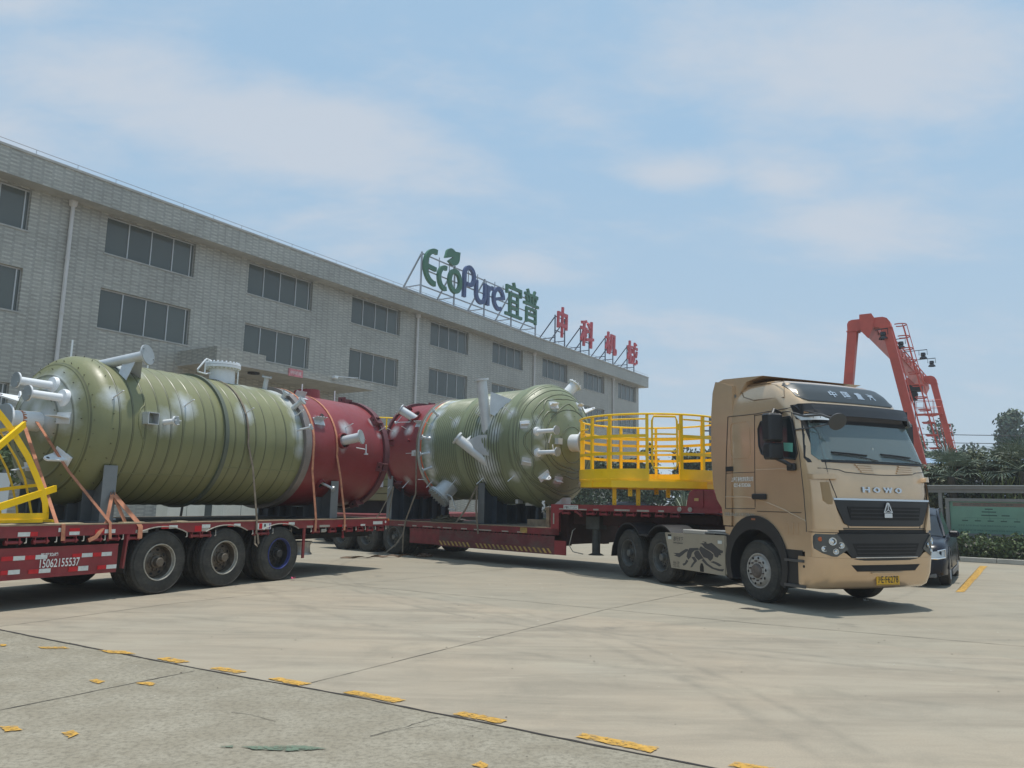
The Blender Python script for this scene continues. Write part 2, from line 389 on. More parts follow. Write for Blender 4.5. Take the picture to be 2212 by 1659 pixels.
    for k_ in ((9.0, 21.0, 13.2, .10, .5), (9.0, 21.0, 13.55, .09, .5), (9.0, 21.0, 15.0, .12, .45), (-12.0, 4.0, 14.2, .12, .5), (-12.0, 4.0, 14.6, .10, .45), (2.0, 30.0, 18.3, .14, .45), (2.0, 30.0, 20.2, .14, .4), (14, 2, 8.6, .10, .4), (14, 2, 10.5, .12, .4), (-3.5, 24, 14.2, .1, .45)):
        o_ = track(*k_)
        if trk is None: trk = o_
        else:
            mxx = N.new('ShaderNodeMath'); mxx.operation = 'MAXIMUM'; L.new(trk, mxx.inputs[0]); L.new(o_, mxx.inputs[1]); trk = mxx.outputs[0]
    c = mixc(trk, c, (0.17, 0.155, 0.125)); 
    # round oil drips
    vo = N.new('ShaderNodeTexVoronoi'); vo.inputs['Scale'].default_value = .55; L.new(t.outputs['Object'], vo.inputs['Vector'])
    c = mixc(mul(rng(vo.outputs['Distance'], .03, .16, .55, 0.0), rng(noise(iso, 3.0, 5, .7), .45, .6, 0.0, 1.0)), c, (0.10, 0.095, 0.085)); L.new(c, b.inputs['Base Color'])
    add = N.new('ShaderNodeMath'); add.operation = 'ADD'; L.new(mul(grain, 0.3), add.inputs[0]); L.new(mul(cell, near), add.inputs[1])
    bp = N.new('ShaderNodeBump'); bp.inputs['Strength'].default_value = 0.35; bp.inputs['Distance'].default_value = 0.012; L.new(add.outputs[0], bp.inputs['Height']); L.new(bp.outputs[0], b.inputs['Normal'])
    return m
g = MB(); g.add([(-600, -200, 0), (600, -200, 0), (600, 900, 0), (-600, 900, 0)], [(0, 1, 2, 3)])
tag(g.build('ground', ground_mat()), kind='structure')
M_crack = mat('joint_filler_dark', (0.035, 0.03, 0.027), 0.95)
M_crackl = mat('joint_fine', (0.12, 0.105, 0.085), 0.95)
rnd = random.Random(5)
def joint(pts, w, wob, m, name='pavement_joint', step=0.12):
    P = []
    for a, b in zip(pts, pts[1:]):
        a, b = Vector((*a, 0)), Vector((*b, 0)); n = max(2, int((b - a).length / step))
        for i in range(n): P.append(a.lerp(b, i / n))
    P.append(Vector((*pts[-1], 0)))
    mb = MB(); vs = []; off = 0
    for i, p in enumerate(P):
        t = (P[min(i + 1, len(P) - 1)] - P[max(i - 1, 0)]).normalized(); nrm = Vector((-t.y, t.x, 0))
        off = off * 0.7 + rnd.uniform(-wob, wob); ww = w * rnd.uniform(0.5, 1.3)
        vs += [tuple(p + nrm * (off - ww / 2) + Vector((0, 0, .004))), tuple(p + nrm * (off + ww / 2) + Vector((0, 0, .004)))]
    fs = [(2 * i, 2 * i + 2, 2 * i + 3, 2 * i + 1) for i in range(len(P) - 1)]
    mb.add(vs, fs)
    o = mb.build(name, m); return tag(o, kind='structure')
joint([(-14.0, 14.2), (-6.12, 9.63), (-4.35, 8.56), (-2.98, 7.77), (-1.35, 6.86), (0.05, 6.0), (1.31, 5.24), (6, 2.4)], 0.030, 0.006, M_crack)
joint([(-8.5, -0.4), (-3.89, 6.22), (-2.98, 7.66)], 0.012, 0.004, M_crack)
joint([(-1.77, 7.28), (0.06, 10.14), (1.6, 12.5), (3.69, 15.23), (8, 22)], 0.012, 0.003, M_crackl)
joint([(-8, 7.0), (-6.07, 10.22), (-5.22, 11.98), (-3.15, 15.03), (-1.49, 17.14), (2, 22)], 0.012, 0.003, M_crackl)
joint([(-12, 20.2), (-3.58, 15.36), (0.07, 13.31), (3.66, 11.21), (6.4, 9.86), (16, 4.2)], 0.014, 0.003, M_crackl)
joint([(-0.96, 5.76), (-0.84, 5.89), (-0.67, 6.1), (-0.53, 6.27)], 0.006, 0.014, M_crack, 'pavement_crack', .05)
joint([(-0.96, 5.74), (-0.70, 5.95), (-0.45, 6.12), (-.1, 5.95)], 0.004, 0.012, M_crack, 'pavement_crack', .05)
joint([(-2.13, 6.28), (-1.95, 6.23), (-1.72, 6.06)], 0.006, 0.008, M_crack, 'pavement_crack', .05)
# worn yellow paint
def paint_mat(name, col, wear=0.5, under=(0.33, 0.30, 0.24)):
    m = bpy.data.materials.new(name); m.use_nodes = True; N = m.node_tree.nodes; L = m.node_tree.links; b = N['Principled BSDF']; b.inputs['Roughness'].default_value = 0.75
    t = N.new('ShaderNodeTexCoord'); n = N.new('ShaderNodeTexNoise'); n.inputs['Scale'].default_value = 9; n.inputs['Detail'].default_value = 9; n.inputs['Roughness'].default_value = 0.75
    L.new(t.outputs['Object'], n.inputs['Vector'])
    r = N.new('ShaderNodeMapRange'); r.inputs[1].default_value = 0.52; r.inputs[2].default_value = 0.66; r.inputs[4].default_value = wear; L.new(n.outputs['Fac'], r.inputs[0])
    v_ = N.new('ShaderNodeMapRange'); v_.inputs[1].default_value = .35; v_.inputs[2].default_value = .6; v_.inputs[3].default_value = 1.05; v_.inputs[4].default_value = .78; L.new(n.outputs['Fac'], v_.inputs[0])
    sc_ = N.new('ShaderNodeVectorMath'); sc_.operation = 'SCALE'; sc_.inputs[0].default_value = col; L.new(v_.outputs[0], sc_.inputs['Scale']); L.new(sc_.outputs[0], b.inputs['Base Color'])
    n2 = N.new('ShaderNodeTexNoise'); n2.inputs['Scale'].default_value = 38; n2.inputs['Detail'].default_value = 6; n2.inputs['Roughness'].default_value = .7; L.new(t.outputs['Object'], n2.inputs['Vector'])
    r2 = N.new('ShaderNodeMapRange'); r2.inputs[1].default_value = .54; r2.inputs[2].default_value = .60; r2.inputs[4].default_value = wear; L.new(n2.outputs['Fac'], r2.inputs[0])
    mxw = N.new('ShaderNodeMath'); mxw.operation = 'MAXIMUM'; L.new(r.outputs[0], mxw.inputs[0]); L.new(r2.outputs[0], mxw.inputs[1])
    tr_ = N.new('ShaderNodeBsdfTransparent'); ms_ = N.new('ShaderNodeMixShader'); L.new(mxw.outputs[0], ms_.inputs[0]); L.new(b.outputs[0], ms_.inputs[1]); L.new(tr_.outputs[0], ms_.inputs[2])
    L.new(ms_.outputs[0], N['Material Output'].inputs['Surface'])
    return m
M_ypaint = paint_mat('yellow_road_paint', (0.56, 0.315, 0.05), 0.85)
M_gpaint = paint_mat('green_paint_spill', (0.13, 0.18, 0.125), 0.8)
def blob(poly, m, name, jag=0.02, z=0.008, sub=8):
    P = []
    for i in range(len(poly)):
        a, b = Vector(poly[i]), Vector(poly[(i + 1) % len(poly)])
        for k in range(sub):
            p = a.lerp(b, k / sub); P.append((p.x + rnd.uniform(-jag, jag), p.y + rnd.uniform(-jag, jag), z))
    mb = MB(); mb.add(P, [tuple(range(len(P)))]); tri = mb.build(name, m, sharp=0); return tag(tri, kind='structure')
for D in ([(-5.55, 8.76), (-5.47, 8.73), (-5.41, 8.64), (-5.47, 8.64)], [(-5.07, 8.64), (-4.79, 8.67), (-4.69, 8.58), (-4.97, 8.55)],
          [(-4.35, 8.53), (-4.06, 8.51), (-3.87, 8.36), (-4.16, 8.38)], [(-3.57, 8.17), (-3.46, 8.24), (-3.18, 8.05), (-3.28, 7.97)],
          [(-2.88, 7.76), (-2.79, 7.84), (-2.47, 7.66), (-2.55, 7.58)], [(-2.19, 7.38), (-2.11, 7.45), (-1.75, 7.24), (-1.84, 7.15)],
          [(-1.41, 6.94), (-1.32, 7.02), (-0.83, 6.74), (-0.92, 6.64)], [(-0.42, 6.34), (-0.34, 6.42), (0.03, 6.20), (-0.05, 6.11)],
          [(0.5, 5.81), (0.57, 5.91), (1.06, 5.61), (0.99, 5.50)], [(1.44, 5.27), (1.53, 5.35), (2.0, 5.08), (1.9, 4.97)]):
    blob(D, M_ypaint, 'yellow_road_marking', 0.010, sub=12)
for D in ([(-3.73, 7.18), (-3.69, 7.25), (-3.57, 7.17), (-3.58, 7.09)], [(-3.28, 7.13), (-3.2, 7.19), (-3.09, 7.11), (-3.11, 7.04)],
          [(-3.61, 5.80), (-3.50, 5.81), (-3.40, 5.72), (-3.49, 5.67)], [(-3.1, 5.68), (-3.05, 5.74), (-2.96, 5.67), (-2.98, 5.57)],
          [(-0.21, 5.19), (-0.16, 5.26), (-0.1, 5.19), (-0.13, 5.11)]):
    blob(D, M_ypaint, 'yellow_road_marking', 0.010, sub=4)
blob([(-1.77, 5.46), (-1.38, 5.50), (-1.19, 5.45), (-1.40, 5.385), (-1.68, 5.41)], M_gpaint, 'green_paint_stain', 0.006)
blob([(-1.91, 5.45), (-1.83, 5.475), (-1.81, 5.44), (-1.86, 5.43)], M_gpaint, 'green_paint_stain', 0.004, sub=4)
blob([(9.02, 15.90), (9.22, 15.94), (14.09, 23.10), (13.92, 23.18)], M_ypaint, 'parking_line', 0.01, sub=20)
blob([(3.74, 12.83), (3.95, 12.72), (4.1, 12.78), (3.92, 12.92)], M_crack, 'drain_hole', 0.01)
# small grit and chips of mortar scattered on the slabs
def litter():
    mb = MB(); q = random.Random(11)
    for _ in range(150):
        x = q.uniform(-5, 7); y = q.uniform(5, 16); s = q.uniform(0.003, 0.008) * (1 + y / 20)
        M = tm(x, y, s * .3) @ Matrix.Rotation(q.uniform(0, 6), 4, 'Z')
        mb.mi = q.choice((0, 0, 1))
        mb.add([(-s, -s * .6, 0), (s, -s * .4, 0), (s * .6, s * .7, 0), (-s * .5, s * .5, 0), (0, 0, s * .5)], [(0, 1, 4), (1, 2, 4), (2, 3, 4), (3, 0, 4)], M=M)
    return mb.build('grit', [mat('grit_dark', (0.11, 0.09, 0.07), .9), mat('grit_pale', (0.55, 0.52, 0.45), .9)])
tag(litter(), kind='stuff', label='dark and pale grit scattered over the concrete', cat='grit')

# ---------------------------------------------------------------- factory office building
def tile_mat(name, c1, c2, mortar, bw=0.40, rh=0.085, off=0.5):
    m = bpy.data.materials.new(name); m.use_nodes = True; N = m.node_tree.nodes; L = m.node_tree.links; b = N['Principled BSDF']
    t = N.new('ShaderNodeTexCoord'); s = N.new('ShaderNodeSeparateXYZ'); L.new(t.outputs['Object'], s.inputs[0])
    add = N.new('ShaderNodeMath'); add.operation = 'ADD'; L.new(s.outputs[0], add.inputs[0]); L.new(s.outputs[1], add.inputs[1])
    cmb = N.new('ShaderNodeCombineXYZ'); L.new(add.outputs[0], cmb.inputs[0]); L.new(s.outputs[2], cmb.inputs[1])
    br = N.new('ShaderNodeTexBrick'); L.new(cmb.outputs[0], br.inputs['Vector'])
    br.inputs['Scale'].default_value = 1.0; br.inputs['Brick Width'].default_value = bw; br.inputs['Row Height'].default_value = rh
    br.inputs['Mortar Size'].default_value = 0.006; br.offset = off; br.inputs['Bias'].default_value = 0.0
    br.inputs['Color1'].default_value = (*c1, 1); br.inputs['Color2'].default_value = (*c2, 1); br.inputs['Mortar'].default_value = (*mortar, 1)
    # light and dark tiles alternate like a chequer of long courses
    cmb2 = N.new('ShaderNodeVectorMath'); cmb2.operation = 'MULTIPLY'; L.new(cmb.outputs[0], cmb2.inputs[0]); cmb2.inputs[1].default_value = (1 / .43, 1 / .085, 1)
    ck = N.new('ShaderNodeTexChecker'); ck.inputs['Scale'].default_value = 1.0; L.new(cmb2.outputs[0], ck.inputs['Vector'])
    ck.inputs['Color1'].default_value = (0, 0, 0, 1); ck.inputs['Color2'].default_value = (1, 1, 1, 1)
    fr_ = N.new('ShaderNodeSeparateXYZ'); L.new(cmb2.outputs[0], fr_.inputs[0]); fc = N.new('ShaderNodeMath'); fc.operation = 'FRACT'; L.new(fr_.outputs[0], fc.inputs[0])
    lt_ = N.new('ShaderNodeMath'); lt_.operation = 'LESS_THAN'; L.new(fc.outputs[0], lt_.inputs[0]); lt_.inputs[1].default_value = .78
    ml_ = N.new('ShaderNodeMath'); ml_.operation = 'MULTIPLY'; L.new(lt_.outputs[0], ml_.inputs[0]); L.new(ck.outputs['Color'], ml_.inputs[1])
    ck = N.new('ShaderNodeMixRGB'); L.new(ml_.outputs[0], ck.inputs[0]); ck.inputs[1].default_value = (.93, .93, .94, 1); ck.inputs[2].default_value = (1.20, 1.20, 1.19, 1)
    mu = N.new('ShaderNodeMixRGB'); mu.blend_type = 'MULTIPLY'; mu.inputs[0].default_value = 1; L.new(br.outputs['Color'], mu.inputs[1]); L.new(ck.outputs[0], mu.inputs[2])
    n = N.new('ShaderNodeTexNoise'); n.inputs['Scale'].default_value = 0.35; n.inputs['Detail'].default_value = 6; L.new(t.outputs['Object'], n.inputs['Vector'])
    mr = N.new('ShaderNodeMapRange'); mr.inputs[1].default_value = 0.3; mr.inputs[2].default_value = 0.7; mr.inputs[3].default_value = 0.86; mr.inputs[4].default_value = 1.12; L.new(n.outputs['Fac'], mr.inputs[0])
    sc = N.new('ShaderNodeVectorMath'); sc.operation = 'SCALE'; L.new(mu.outputs[0], sc.inputs[0]); L.new(mr.outputs[0], sc.inputs['Scale'])
    mp2 = N.new('ShaderNodeMapping'); mp2.inputs['Scale'].default_value = (1.6, 1.6, .10); L.new(t.outputs['Object'], mp2.inputs[0]); n3 = N.new('ShaderNodeTexNoise'); n3.inputs['Scale'].default_value = 1.3; n3.inputs['Detail'].default_value = 7; n3.inputs['Roughness'].default_value = .65; L.new(mp2.outputs[0], n3.inputs['Vector'])
    r3 = N.new('ShaderNodeMapRange'); r3.inputs[1].default_value = .5; r3.inputs[2].default_value = .72; r3.inputs[4].default_value = .30; L.new(n3.outputs['Fac'], r3.inputs[0])
    m3 = N.new('ShaderNodeMixRGB'); L.new(r3.outputs[0], m3.inputs[0]); L.new(sc.outputs[0], m3.inputs[1]); m3.inputs[2].default_value = (.20, .185, .16, 1)
    L.new(m3.outputs[0], b.inputs['Base Color']); b.inputs['Roughness'].default_value = 0.55
    bp = N.new('ShaderNodeBump'); bp.inputs['Strength'].default_value = 0.3; bp.inputs['Distance'].default_value = 0.01; bp.invert = True
    L.new(br.outputs['Fac'], bp.inputs['Height']); L.new(bp.outputs[0], b.inputs['Normal'])
    return m
M_tile = tile_mat('grey_facade_tile', (0.335, 0.327, 0.288), (0.415, 0.405, 0.36), (0.31, 0.30, 0.27), bw=.215)
M_soffit = mat('soffit_render', (0.42, 0.41, 0.38), 0.8, var=0.15, scale=1.5, dirt=(0.25, 0.24, 0.22), dscale=1.0)
M_frame = mat('aluminium_window_frame', (0.52, 0.52, 0.51), 0.4, metal=0.3)
def glass_mat(name, col, rough=0.06, spec=0.6):
    m = bpy.data.materials.new(name); m.use_nodes = True; N = m.node_tree.nodes; L = m.node_tree.links; b = N['Principled BSDF']
    t = N.new('ShaderNodeTexCoord'); n = N.new('ShaderNodeTexNoise'); n.inputs['Scale'].default_value = 0.6; n.inputs['Detail'].default_value = 2; L.new(t.outputs['Object'], n.inputs['Vector'])
    bp = N.new('ShaderNodeBump'); bp.inputs['Strength'].default_value = 0.08; bp.inputs['Distance'].default_value = 0.05; L.new(n.outputs['Fac'], bp.inputs['Height']); L.new(bp.outputs[0], b.inputs['Normal'])
    b.inputs['Roughness'].default_value = rough; b.inputs['Specular IOR Level'].default_value = spec
    g_ = N.new('ShaderNodeNewGeometry'); mr = N.new('ShaderNodeMapRange'); mr.inputs[3].default_value = .72; mr.inputs[4].default_value = 1.25; L.new(g_.outputs['Random Per Island'], mr.inputs[0])
    sv = N.new('ShaderNodeVectorMath'); sv.operation = 'SCALE'; sv.inputs[0].default_value = col; L.new(mr.outputs[0], sv.inputs['Scale']); L.new(sv.outputs[0], b.inputs['Base Color'])
    return m
M_wglass = glass_mat('tinted_window_glass', (0.100, 0.112, 0.102), 0.10, 0.45)
BTH = R(90 - 32.805); BD = 36.002 * .95
_d = Vector((math.sin(R(32.805)), math.cos(R(32.805)), 0)); _n = Vector((math.cos(R(32.805)), -math.sin(R(32.805)), 0))
bld = empty('office_building', tuple(-_n * BD), BTH, 'long grey tiled factory office block, three storeys, running behind both trailers', 'building')
S0, PER, WW = 18.37, 7.926, 4.62
XE, X0 = 79.25, -18.0; ZT = 14.36
rows = {'U': (12.49, 14.28), 'L': (8.99, 10.86), 'G': (3.0, 6.0)}
cols = range(-4, 8)
wins = []
for c in cols:
    a = S0 + c * PER
    for k, (zb, zt) in rows.items(): wins.append((a, a + WW, zb, zt, k, c))
def wall_with_holes(mb, x0, x1, z0, z1, holes, y=0.0):
    xs = sorted({x0, x1, *[h[0] for h in holes], *[h[1] for h in holes]}); zs = sorted({z0, z1, *[h[2] for h in holes], *[h[3] for h in holes]})
    xs = [x for x in xs if x0 <= x <= x1]; zs = [z for z in zs if z0 <= z <= z1]
    for i in range(len(xs) - 1):
        for j in range(len(zs) - 1):
            cx_, cz_ = (xs[i] + xs[i + 1]) / 2, (zs[j] + zs[j + 1]) / 2
            if any(h[0] < cx_ < h[1] and h[2] < cz_ < h[3] for h in holes): continue
            mb.quad((xs[i], y, zs[j]), (xs[i + 1], y, zs[j]), (xs[i + 1], y, zs[j + 1]), (xs[i], y, zs[j + 1]))
w = MB()
DR = 0.22
holes = [(a, b, c, d) for a, b, c, d, _, _ in wins] + [(24.6, 31.6, 0.0, 2.9)]
wall_with_holes(w, X0, XE, 0, ZT, holes)
for a, b, c, d in holes:   # reveals
    w.quad((a, 0, c), (a, 0, d), (a, DR, d), (a, DR, c)); w.quad((b, 0, d), (b, 0, c), (b, DR, c), (b, DR, d))
    w.quad((a, 0, d), (b, 0, d), (b, DR, d), (a, DR, d)); w.quad((b, 0, c), (a, 0, c), (a, DR, c), (b, DR, c))
w.quad((XE, 0, 0), (XE, 14, 0), (XE, 14, ZT), (XE, 0, ZT)); w.quad((X0, 14, 0), (X0, 0, 0), (X0, 0, ZT), (X0, 14, ZT)); w.quad((XE, 14, 0), (X0, 14, 0), (X0, 14, ZT), (XE, 14, ZT))
w.build('wall', M_tile, bld)
f = MB(); OUT = 0.855
f.quad((X0 - .8, -OUT, ZT), (XE + .8, -OUT, ZT), (XE + .8, -OUT, 15.46), (X0 - .8, -OUT, 15.46)); f.quad((XE + .8, -OUT, ZT), (XE + .8, 14.8, ZT), (XE + .8, 14.8, 15.46), (XE + .8, -OUT, 15.46))
f.quad((X0 - .8, 14.8, ZT), (X0 - .8, -OUT, ZT), (X0 - .8, -OUT, 15.46), (X0 - .8, 14.8, 15.46))
f.mi = 1
f.quad((X0 - .8, -OUT, ZT), (X0 - .8, 0, ZT), (XE + .8, 0, ZT), (XE + .8, -OUT, ZT)); f.quad((XE, 0, ZT), (XE, 14.8, ZT), (XE + .8, 14.8, ZT), (XE + .8, 0, ZT))
f.box(X0 - .85, XE + .85, -OUT - .05, -OUT + .25, 15.46, 15.56)
f.box(X0 - .5, XE + .5, -OUT + .25, 14.5, 15.0, 15.1)
pf = f.build('parapet', [M_tile, M_soffit], bld)
rr = MB()
rr.tube([(X0, -OUT + .02, 15.76), (XE + .7, -OUT + .02, 15.76)], 0.013, 5)
x = X0
while x < XE + .7:
    rr.tube([(x, -OUT + .02, 15.55), (x, -OUT + .02, 15.77)], 0.01, 4); x += 1.72
rr.build('lightning_rod_rail', mat('dull_steel_rail', (0.16, 0.16, 0.17), .5), bld)
def make_window(a, b, zb, zt):
    fr = MB(); n = 4; t = .05
    fr.box(a + .002, b - .002, DR - .07, DR, zb + .002, zb + .06); fr.box(a + .002, b - .002, DR - .07, DR, zt - .06, zt - .002)
    for i in range(n + 1):
        x_ = a + (b - a) * i / n
        xa, xb = max(a + .002, x_ - t / 2), min(b - .002, x_ + t / 2)
        fr.box(xa, xb, DR - .075, DR, zb + .06, zt - .06)
        if i == n: fr.box(b - .20, b - .15, DR - .07, DR, zb + .06, zt - .06)
    o = fr.build('window', M_frame, bld)
    pn = MB()
    for i in range(n):
        xa, xb = a + (b - a) * i / n + t / 2, a + (b - a) * (i + 1) / n - t / 2; y_ = DR - .03 - .012 * (i % 2)
        pn.quad((xa, y_, zb + .06), (xb, y_, zb + .06), (xb, y_, zt - .06), (xa, y_, zt - .06))
    pn.build('pane', M_wglass, o)
    if zb > 3.2:
        s_ = MB(); s_.box(a - .05, b + .05, -.035, -.002, zb - .05, zb + .02); s_.build('sill', M_soffit, o)
    return o
for a, b, zb, zt, k, c in wins: make_window(a, b, zb, zt)
M_pipe = mat('white_pvc_pipe', (0.60, 0.58, 0.56), 0.5, var=0.08, scale=2)
for xp in (16.72, 40.66 - .1, 56.4, 72.4, -7.2):
    p = MB(); p.tube([(xp, -.13, .3), (xp, -.13, 14.1)], .085, 10)
    z = 1.9
    while z < 13.8: p.cyl((xp, -.13, z), (xp, -.13, z + .1), .105, n=10); z += 2.45
    p.lathe([(0, .085), (.10, .09), (.16, .17), (.36, .19), (.36, .0)], axis_m((xp, -.13, 14.0), (0, 0, 1)), 8)
    p.build('drainpipe', M_pipe, bld)
cn = MB()
cn.box(22.53, 33.38, -3.0, -.003, 7.95, 8.24); cn.box(22.53, 25.4, -3.0, -2.75, 8.24, 8.62); cn.box(22.53, 22.75, -2.75, -.003, 8.24, 8.62)
cn.mi = 1; cn.box(22.5, 33.4, -3.03, -.003, 7.86, 7.948)
can = cn.build('canopy', [M_tile, M_soffit], bld)
sg = MB(); sg.box(26.86, 27.82, -3.06, -3.032, 7.82, 8.22); sgo = sg.build('notice', mat('faded_red_banner', (0.60, 0.22, 0.24), .7, var=.3, scale=5), can)
sgl = MB(); write(sgl, '中科机械', tm(26.98, -3.063, 7.92), .72, .2); sgl.build('lettering', M_letterw, sgo)
cl_ = MB()
for xx in (25.5,): cl_.lathe([(0, .0), (0, .3), (.08, .3), (.12, .0)][::1], axis_m((xx, -2.0, 7.85), (0, 0, -1)), 16)
cl_.build('ceiling_lamp', M_dark, can)
lm_ = MB(); lm_.bar((30.1, -3.05, 8.25), (31.4, -3.6, 8.3), .04, .04); lm_.box(29.95, 30.2, -3.25, -3.0, 8.12, 8.26); lm_.build('lamp_arm', M_white, can)
dm = MB(); dm.quad((24.6, .3, 0), (31.6, .3, 0), (31.6, .3, 2.9), (24.6, .3, 2.9)); dm.mi = 1
for xx in (24.6, 26.3, 28.05, 29.8, 31.5): dm.box(xx, xx + .09, .2, .29, 0, 2.9)
dm.build('door', [M_wglass, M_frame], bld)

# ---------------------------------------------------------------- rooftop lettering
def arc(cx_, cz_, rx, rz, a0, a1, n=18): return [(cx_ + rx * math.cos(R(a0 + (a1 - a0) * i / n)), cz_ + rz * math.sin(R(a0 + (a1 - a0) * i / n))) for i in range(n + 1)]
def stroke(mb, pts, w, depth=0.22, M=None, y0=0.0):
    """a flat-faced stroke of width w following pts in XZ"""
    P = [Vector((p[0], p[1])) for p in pts]; L_, R_ = [], []
    ws = w if isinstance(w, (list, tuple)) else [w] * len(P)
    for i, p in enumerate(P):
        t = P[min(i + 1, len(P) - 1)] - P[max(i - 1, 0)]; t.normalize(); nn = Vector((-t.y, t.x)) * ws[i] / 2
        L_.append(p + nn); R_.append(p - nn)
    n = len(P); vs = [(q.x, y0, q.y) for q in L_ + R_] + [(q.x, y0 + depth, q.y) for q in L_ + R_]
    fs = []
    for i in range(n - 1):
        fs += [(i, i + 1, n + i + 1, n + i)[::-1], (2 * n + i, 2 * n + i + 1, 3 * n + i + 1, 3 * n + i), (i, i + 1, 2 * n + i + 1, 2 * n + i), (n + i, n + i + 1, 3 * n + i + 1, 3 * n + i)[::-1]]
    fs += [(0, n, 3 * n, 2 * n), (n - 1, 2 * n - 1, 4 * n - 1, 3 * n - 1)[::-1]]
    mb.add(vs, fs, False, M)
sign = empty('rooftop_sign', tuple(-_n * BD + Vector((0, 0, 0))), BTH, 'green and blue company lettering with a leaf on a steel frame above the parapet', 'sign')
M_sgreen = mat('sign_green', (0.045, 0.15, 0.085), .45, var=.08); M_sblue = mat('sign_blue', (0.055, 0.085, 0.20), .45, var=.08); M_sred = mat('sign_red', (0.50, 0.045, 0.06), .45, var=.1)
M_sframe = mat('sign_frame_steel', (0.33, 0.35, 0.38), .5, metal=.2); M_sframed = mat('dark_frame_steel', (0.07, 0.08, 0.12), .5)
Y1 = -OUT + .12
fm = MB()
posts = [40.15, 44.0, 47.9, 51.8, 55.7]
for xx in posts:
    fm.bar((xx, Y1 + .15, 15.5), (xx, Y1 + .15, 18.75 if xx < 55 else 19.0), .10, .10)
    fm.bar((xx, Y1 + 2.6, 15.1), (xx, Y1 + .2, 18.6), .09, .09); 
for zz in (16.35, 17.55, 18.65): fm.bar((40.15, Y1 + .2, zz), (55.7, Y1 + .2, zz), .08, .08)
fm.bar((40.15, Y1 + 1.7, 16.35), (55.7, Y1 + 1.7, 16.35), .08, .08)
for xx in posts: fm.bar((xx, Y1 + .2, 16.35), (xx, Y1 + 1.7, 16.35), .07, .07)
for k in range(13): 
    xx = 41 + k * 1.2; fm.bar((xx, Y1 + .2, 17.55), (xx, Y1 + .2, 18.9 if k % 3 else 18.6), .05, .05)
fm.build('frame', M_sframe, sign)
def letter(fn, m, y0=Y1 - .12, parent=None):
    mb = MB(); fn(mb, y0); return mb.build('letter', m, parent or sign)
W1 = .36
letter(lambda b, y: (stroke(b, arc(41.42, 17.9, 1.05, 1.18, 80, 180, 12) + arc(41.42, 17.75, 1.05, 1.05, 185, 275, 12), W1, y0=y), stroke(b, [(40.5, 17.83), (41.55, 17.78)], .30, y0=y + .002, depth=.216)), M_sgreen)
letter(lambda b, y: stroke(b, arc(42.6, 17.42, .66, .78, 75, 285, 20), .32, y0=y), M_sgreen)
letter(lambda b, y: stroke(b, arc(43.83, 17.5, .64, .76, 0, 360, 30), .34, y0=y), M_sgreen)
def leaf(b, y):
    pts = [(42.53, 18.95)] + arc(43.3, 19.0, .75, .85, 140, 60, 8) + [(44.3, 19.83)] + arc(43.45, 19.35, .8, .72, 0, -100, 8) + [(42.9, 18.82), (43.55, 19.3), (42.7, 18.98)]
    b.prism(pts, y, y + .2)
letter(leaf, M_sgreen)
letter(lambda b, y: stroke(b, [(45.0, 16.6), (45.0, 17.6)] + arc(45.62, 18.35, .62, .68, 180, -90, 18) + [(45.25, 17.68)], .32, y0=y), M_sblue)
letter(lambda b, y: (stroke(b, [(46.55, 18.3)] + arc(47.15, 17.3, .6, .62, 180, 360, 14) + [(47.75, 18.3)], .32, y0=y)), M_sblue)
letter(lambda b, y: (stroke(b, [(48.12, 16.65), (48.12, 18.25)], .32, y0=y), stroke(b, arc(48.7, 17.75, .5, .42, 175, 75, 8), .30, y0=y + .002, depth=.216)), M_sblue)
letter(lambda b, y: (stroke(b, arc(49.65, 17.52, .70, .82, 5, 300, 22), .32, y0=y), stroke(b, [(49.0, 17.35), (50.3, 17.75)], .26, y0=y + .002, depth=.216)), M_sblue)
for ch, x0_, w_, z0_, h_ in (('宜', 50.65, 2.5, 16.5, 2.95), ('普', 53.45, 2.4, 16.55, 2.95)):
    b = MB(); write(b, ch, tm(x0_, Y1 - .12, z0_), w_, h_, depth=.2, bold=.004); b.build('letter', M_sgreen, sign)
sign2 = empty('rooftop_sign', tuple(-_n * BD), BTH, 'four red brush style characters on dark frames at the far end of the roof', 'sign')
fm = MB()
for xx in (60.05, 65.0, 70.4, 75.75):
    for dx in (-.9, .9):
        fm.bar((xx + dx, Y1 + .15, 15.5), (xx + dx, Y1 + .15, 18.3), .09, .09); fm.bar((xx + dx, Y1 + 2.8, 15.1), (xx + dx, Y1 + .2, 18.1), .08, .08)
        fm.bar((xx + dx, Y1 + 1.9, 16.2), (xx + dx, Y1 + .15, 16.2), .07, .07)
    fm.bar((xx - .9, Y1 + .2, 18.2), (xx + .9, Y1 + .2, 18.2), .07, .07); fm.bar((xx - .9, Y1 + .2, 16.9), (xx + .9, Y1 + .2, 16.9), .07, .07)
fm.bar((59.1, Y1 + 1.9, 16.2), (76.7, Y1 + 1.9, 16.2), .08, .08)
fm.build('frame', M_sframed, sign2)
for ch, x0_, w_, z0_, h_ in (('中', 59.15, 1.8, 16.35, 2.85), ('科', 63.7, 2.7, 16.35, 2.65), ('机', 69.05, 2.6, 16.5, 2.3), ('械', 74.45, 2.6, 16.3, 2.55)):
    b = MB(); write(b, ch, tm(x0_, Y1 - .15, z0_), w_, h_, depth=.18, bold=.018, shear=.05); b.build('letter', M_sred, sign2)
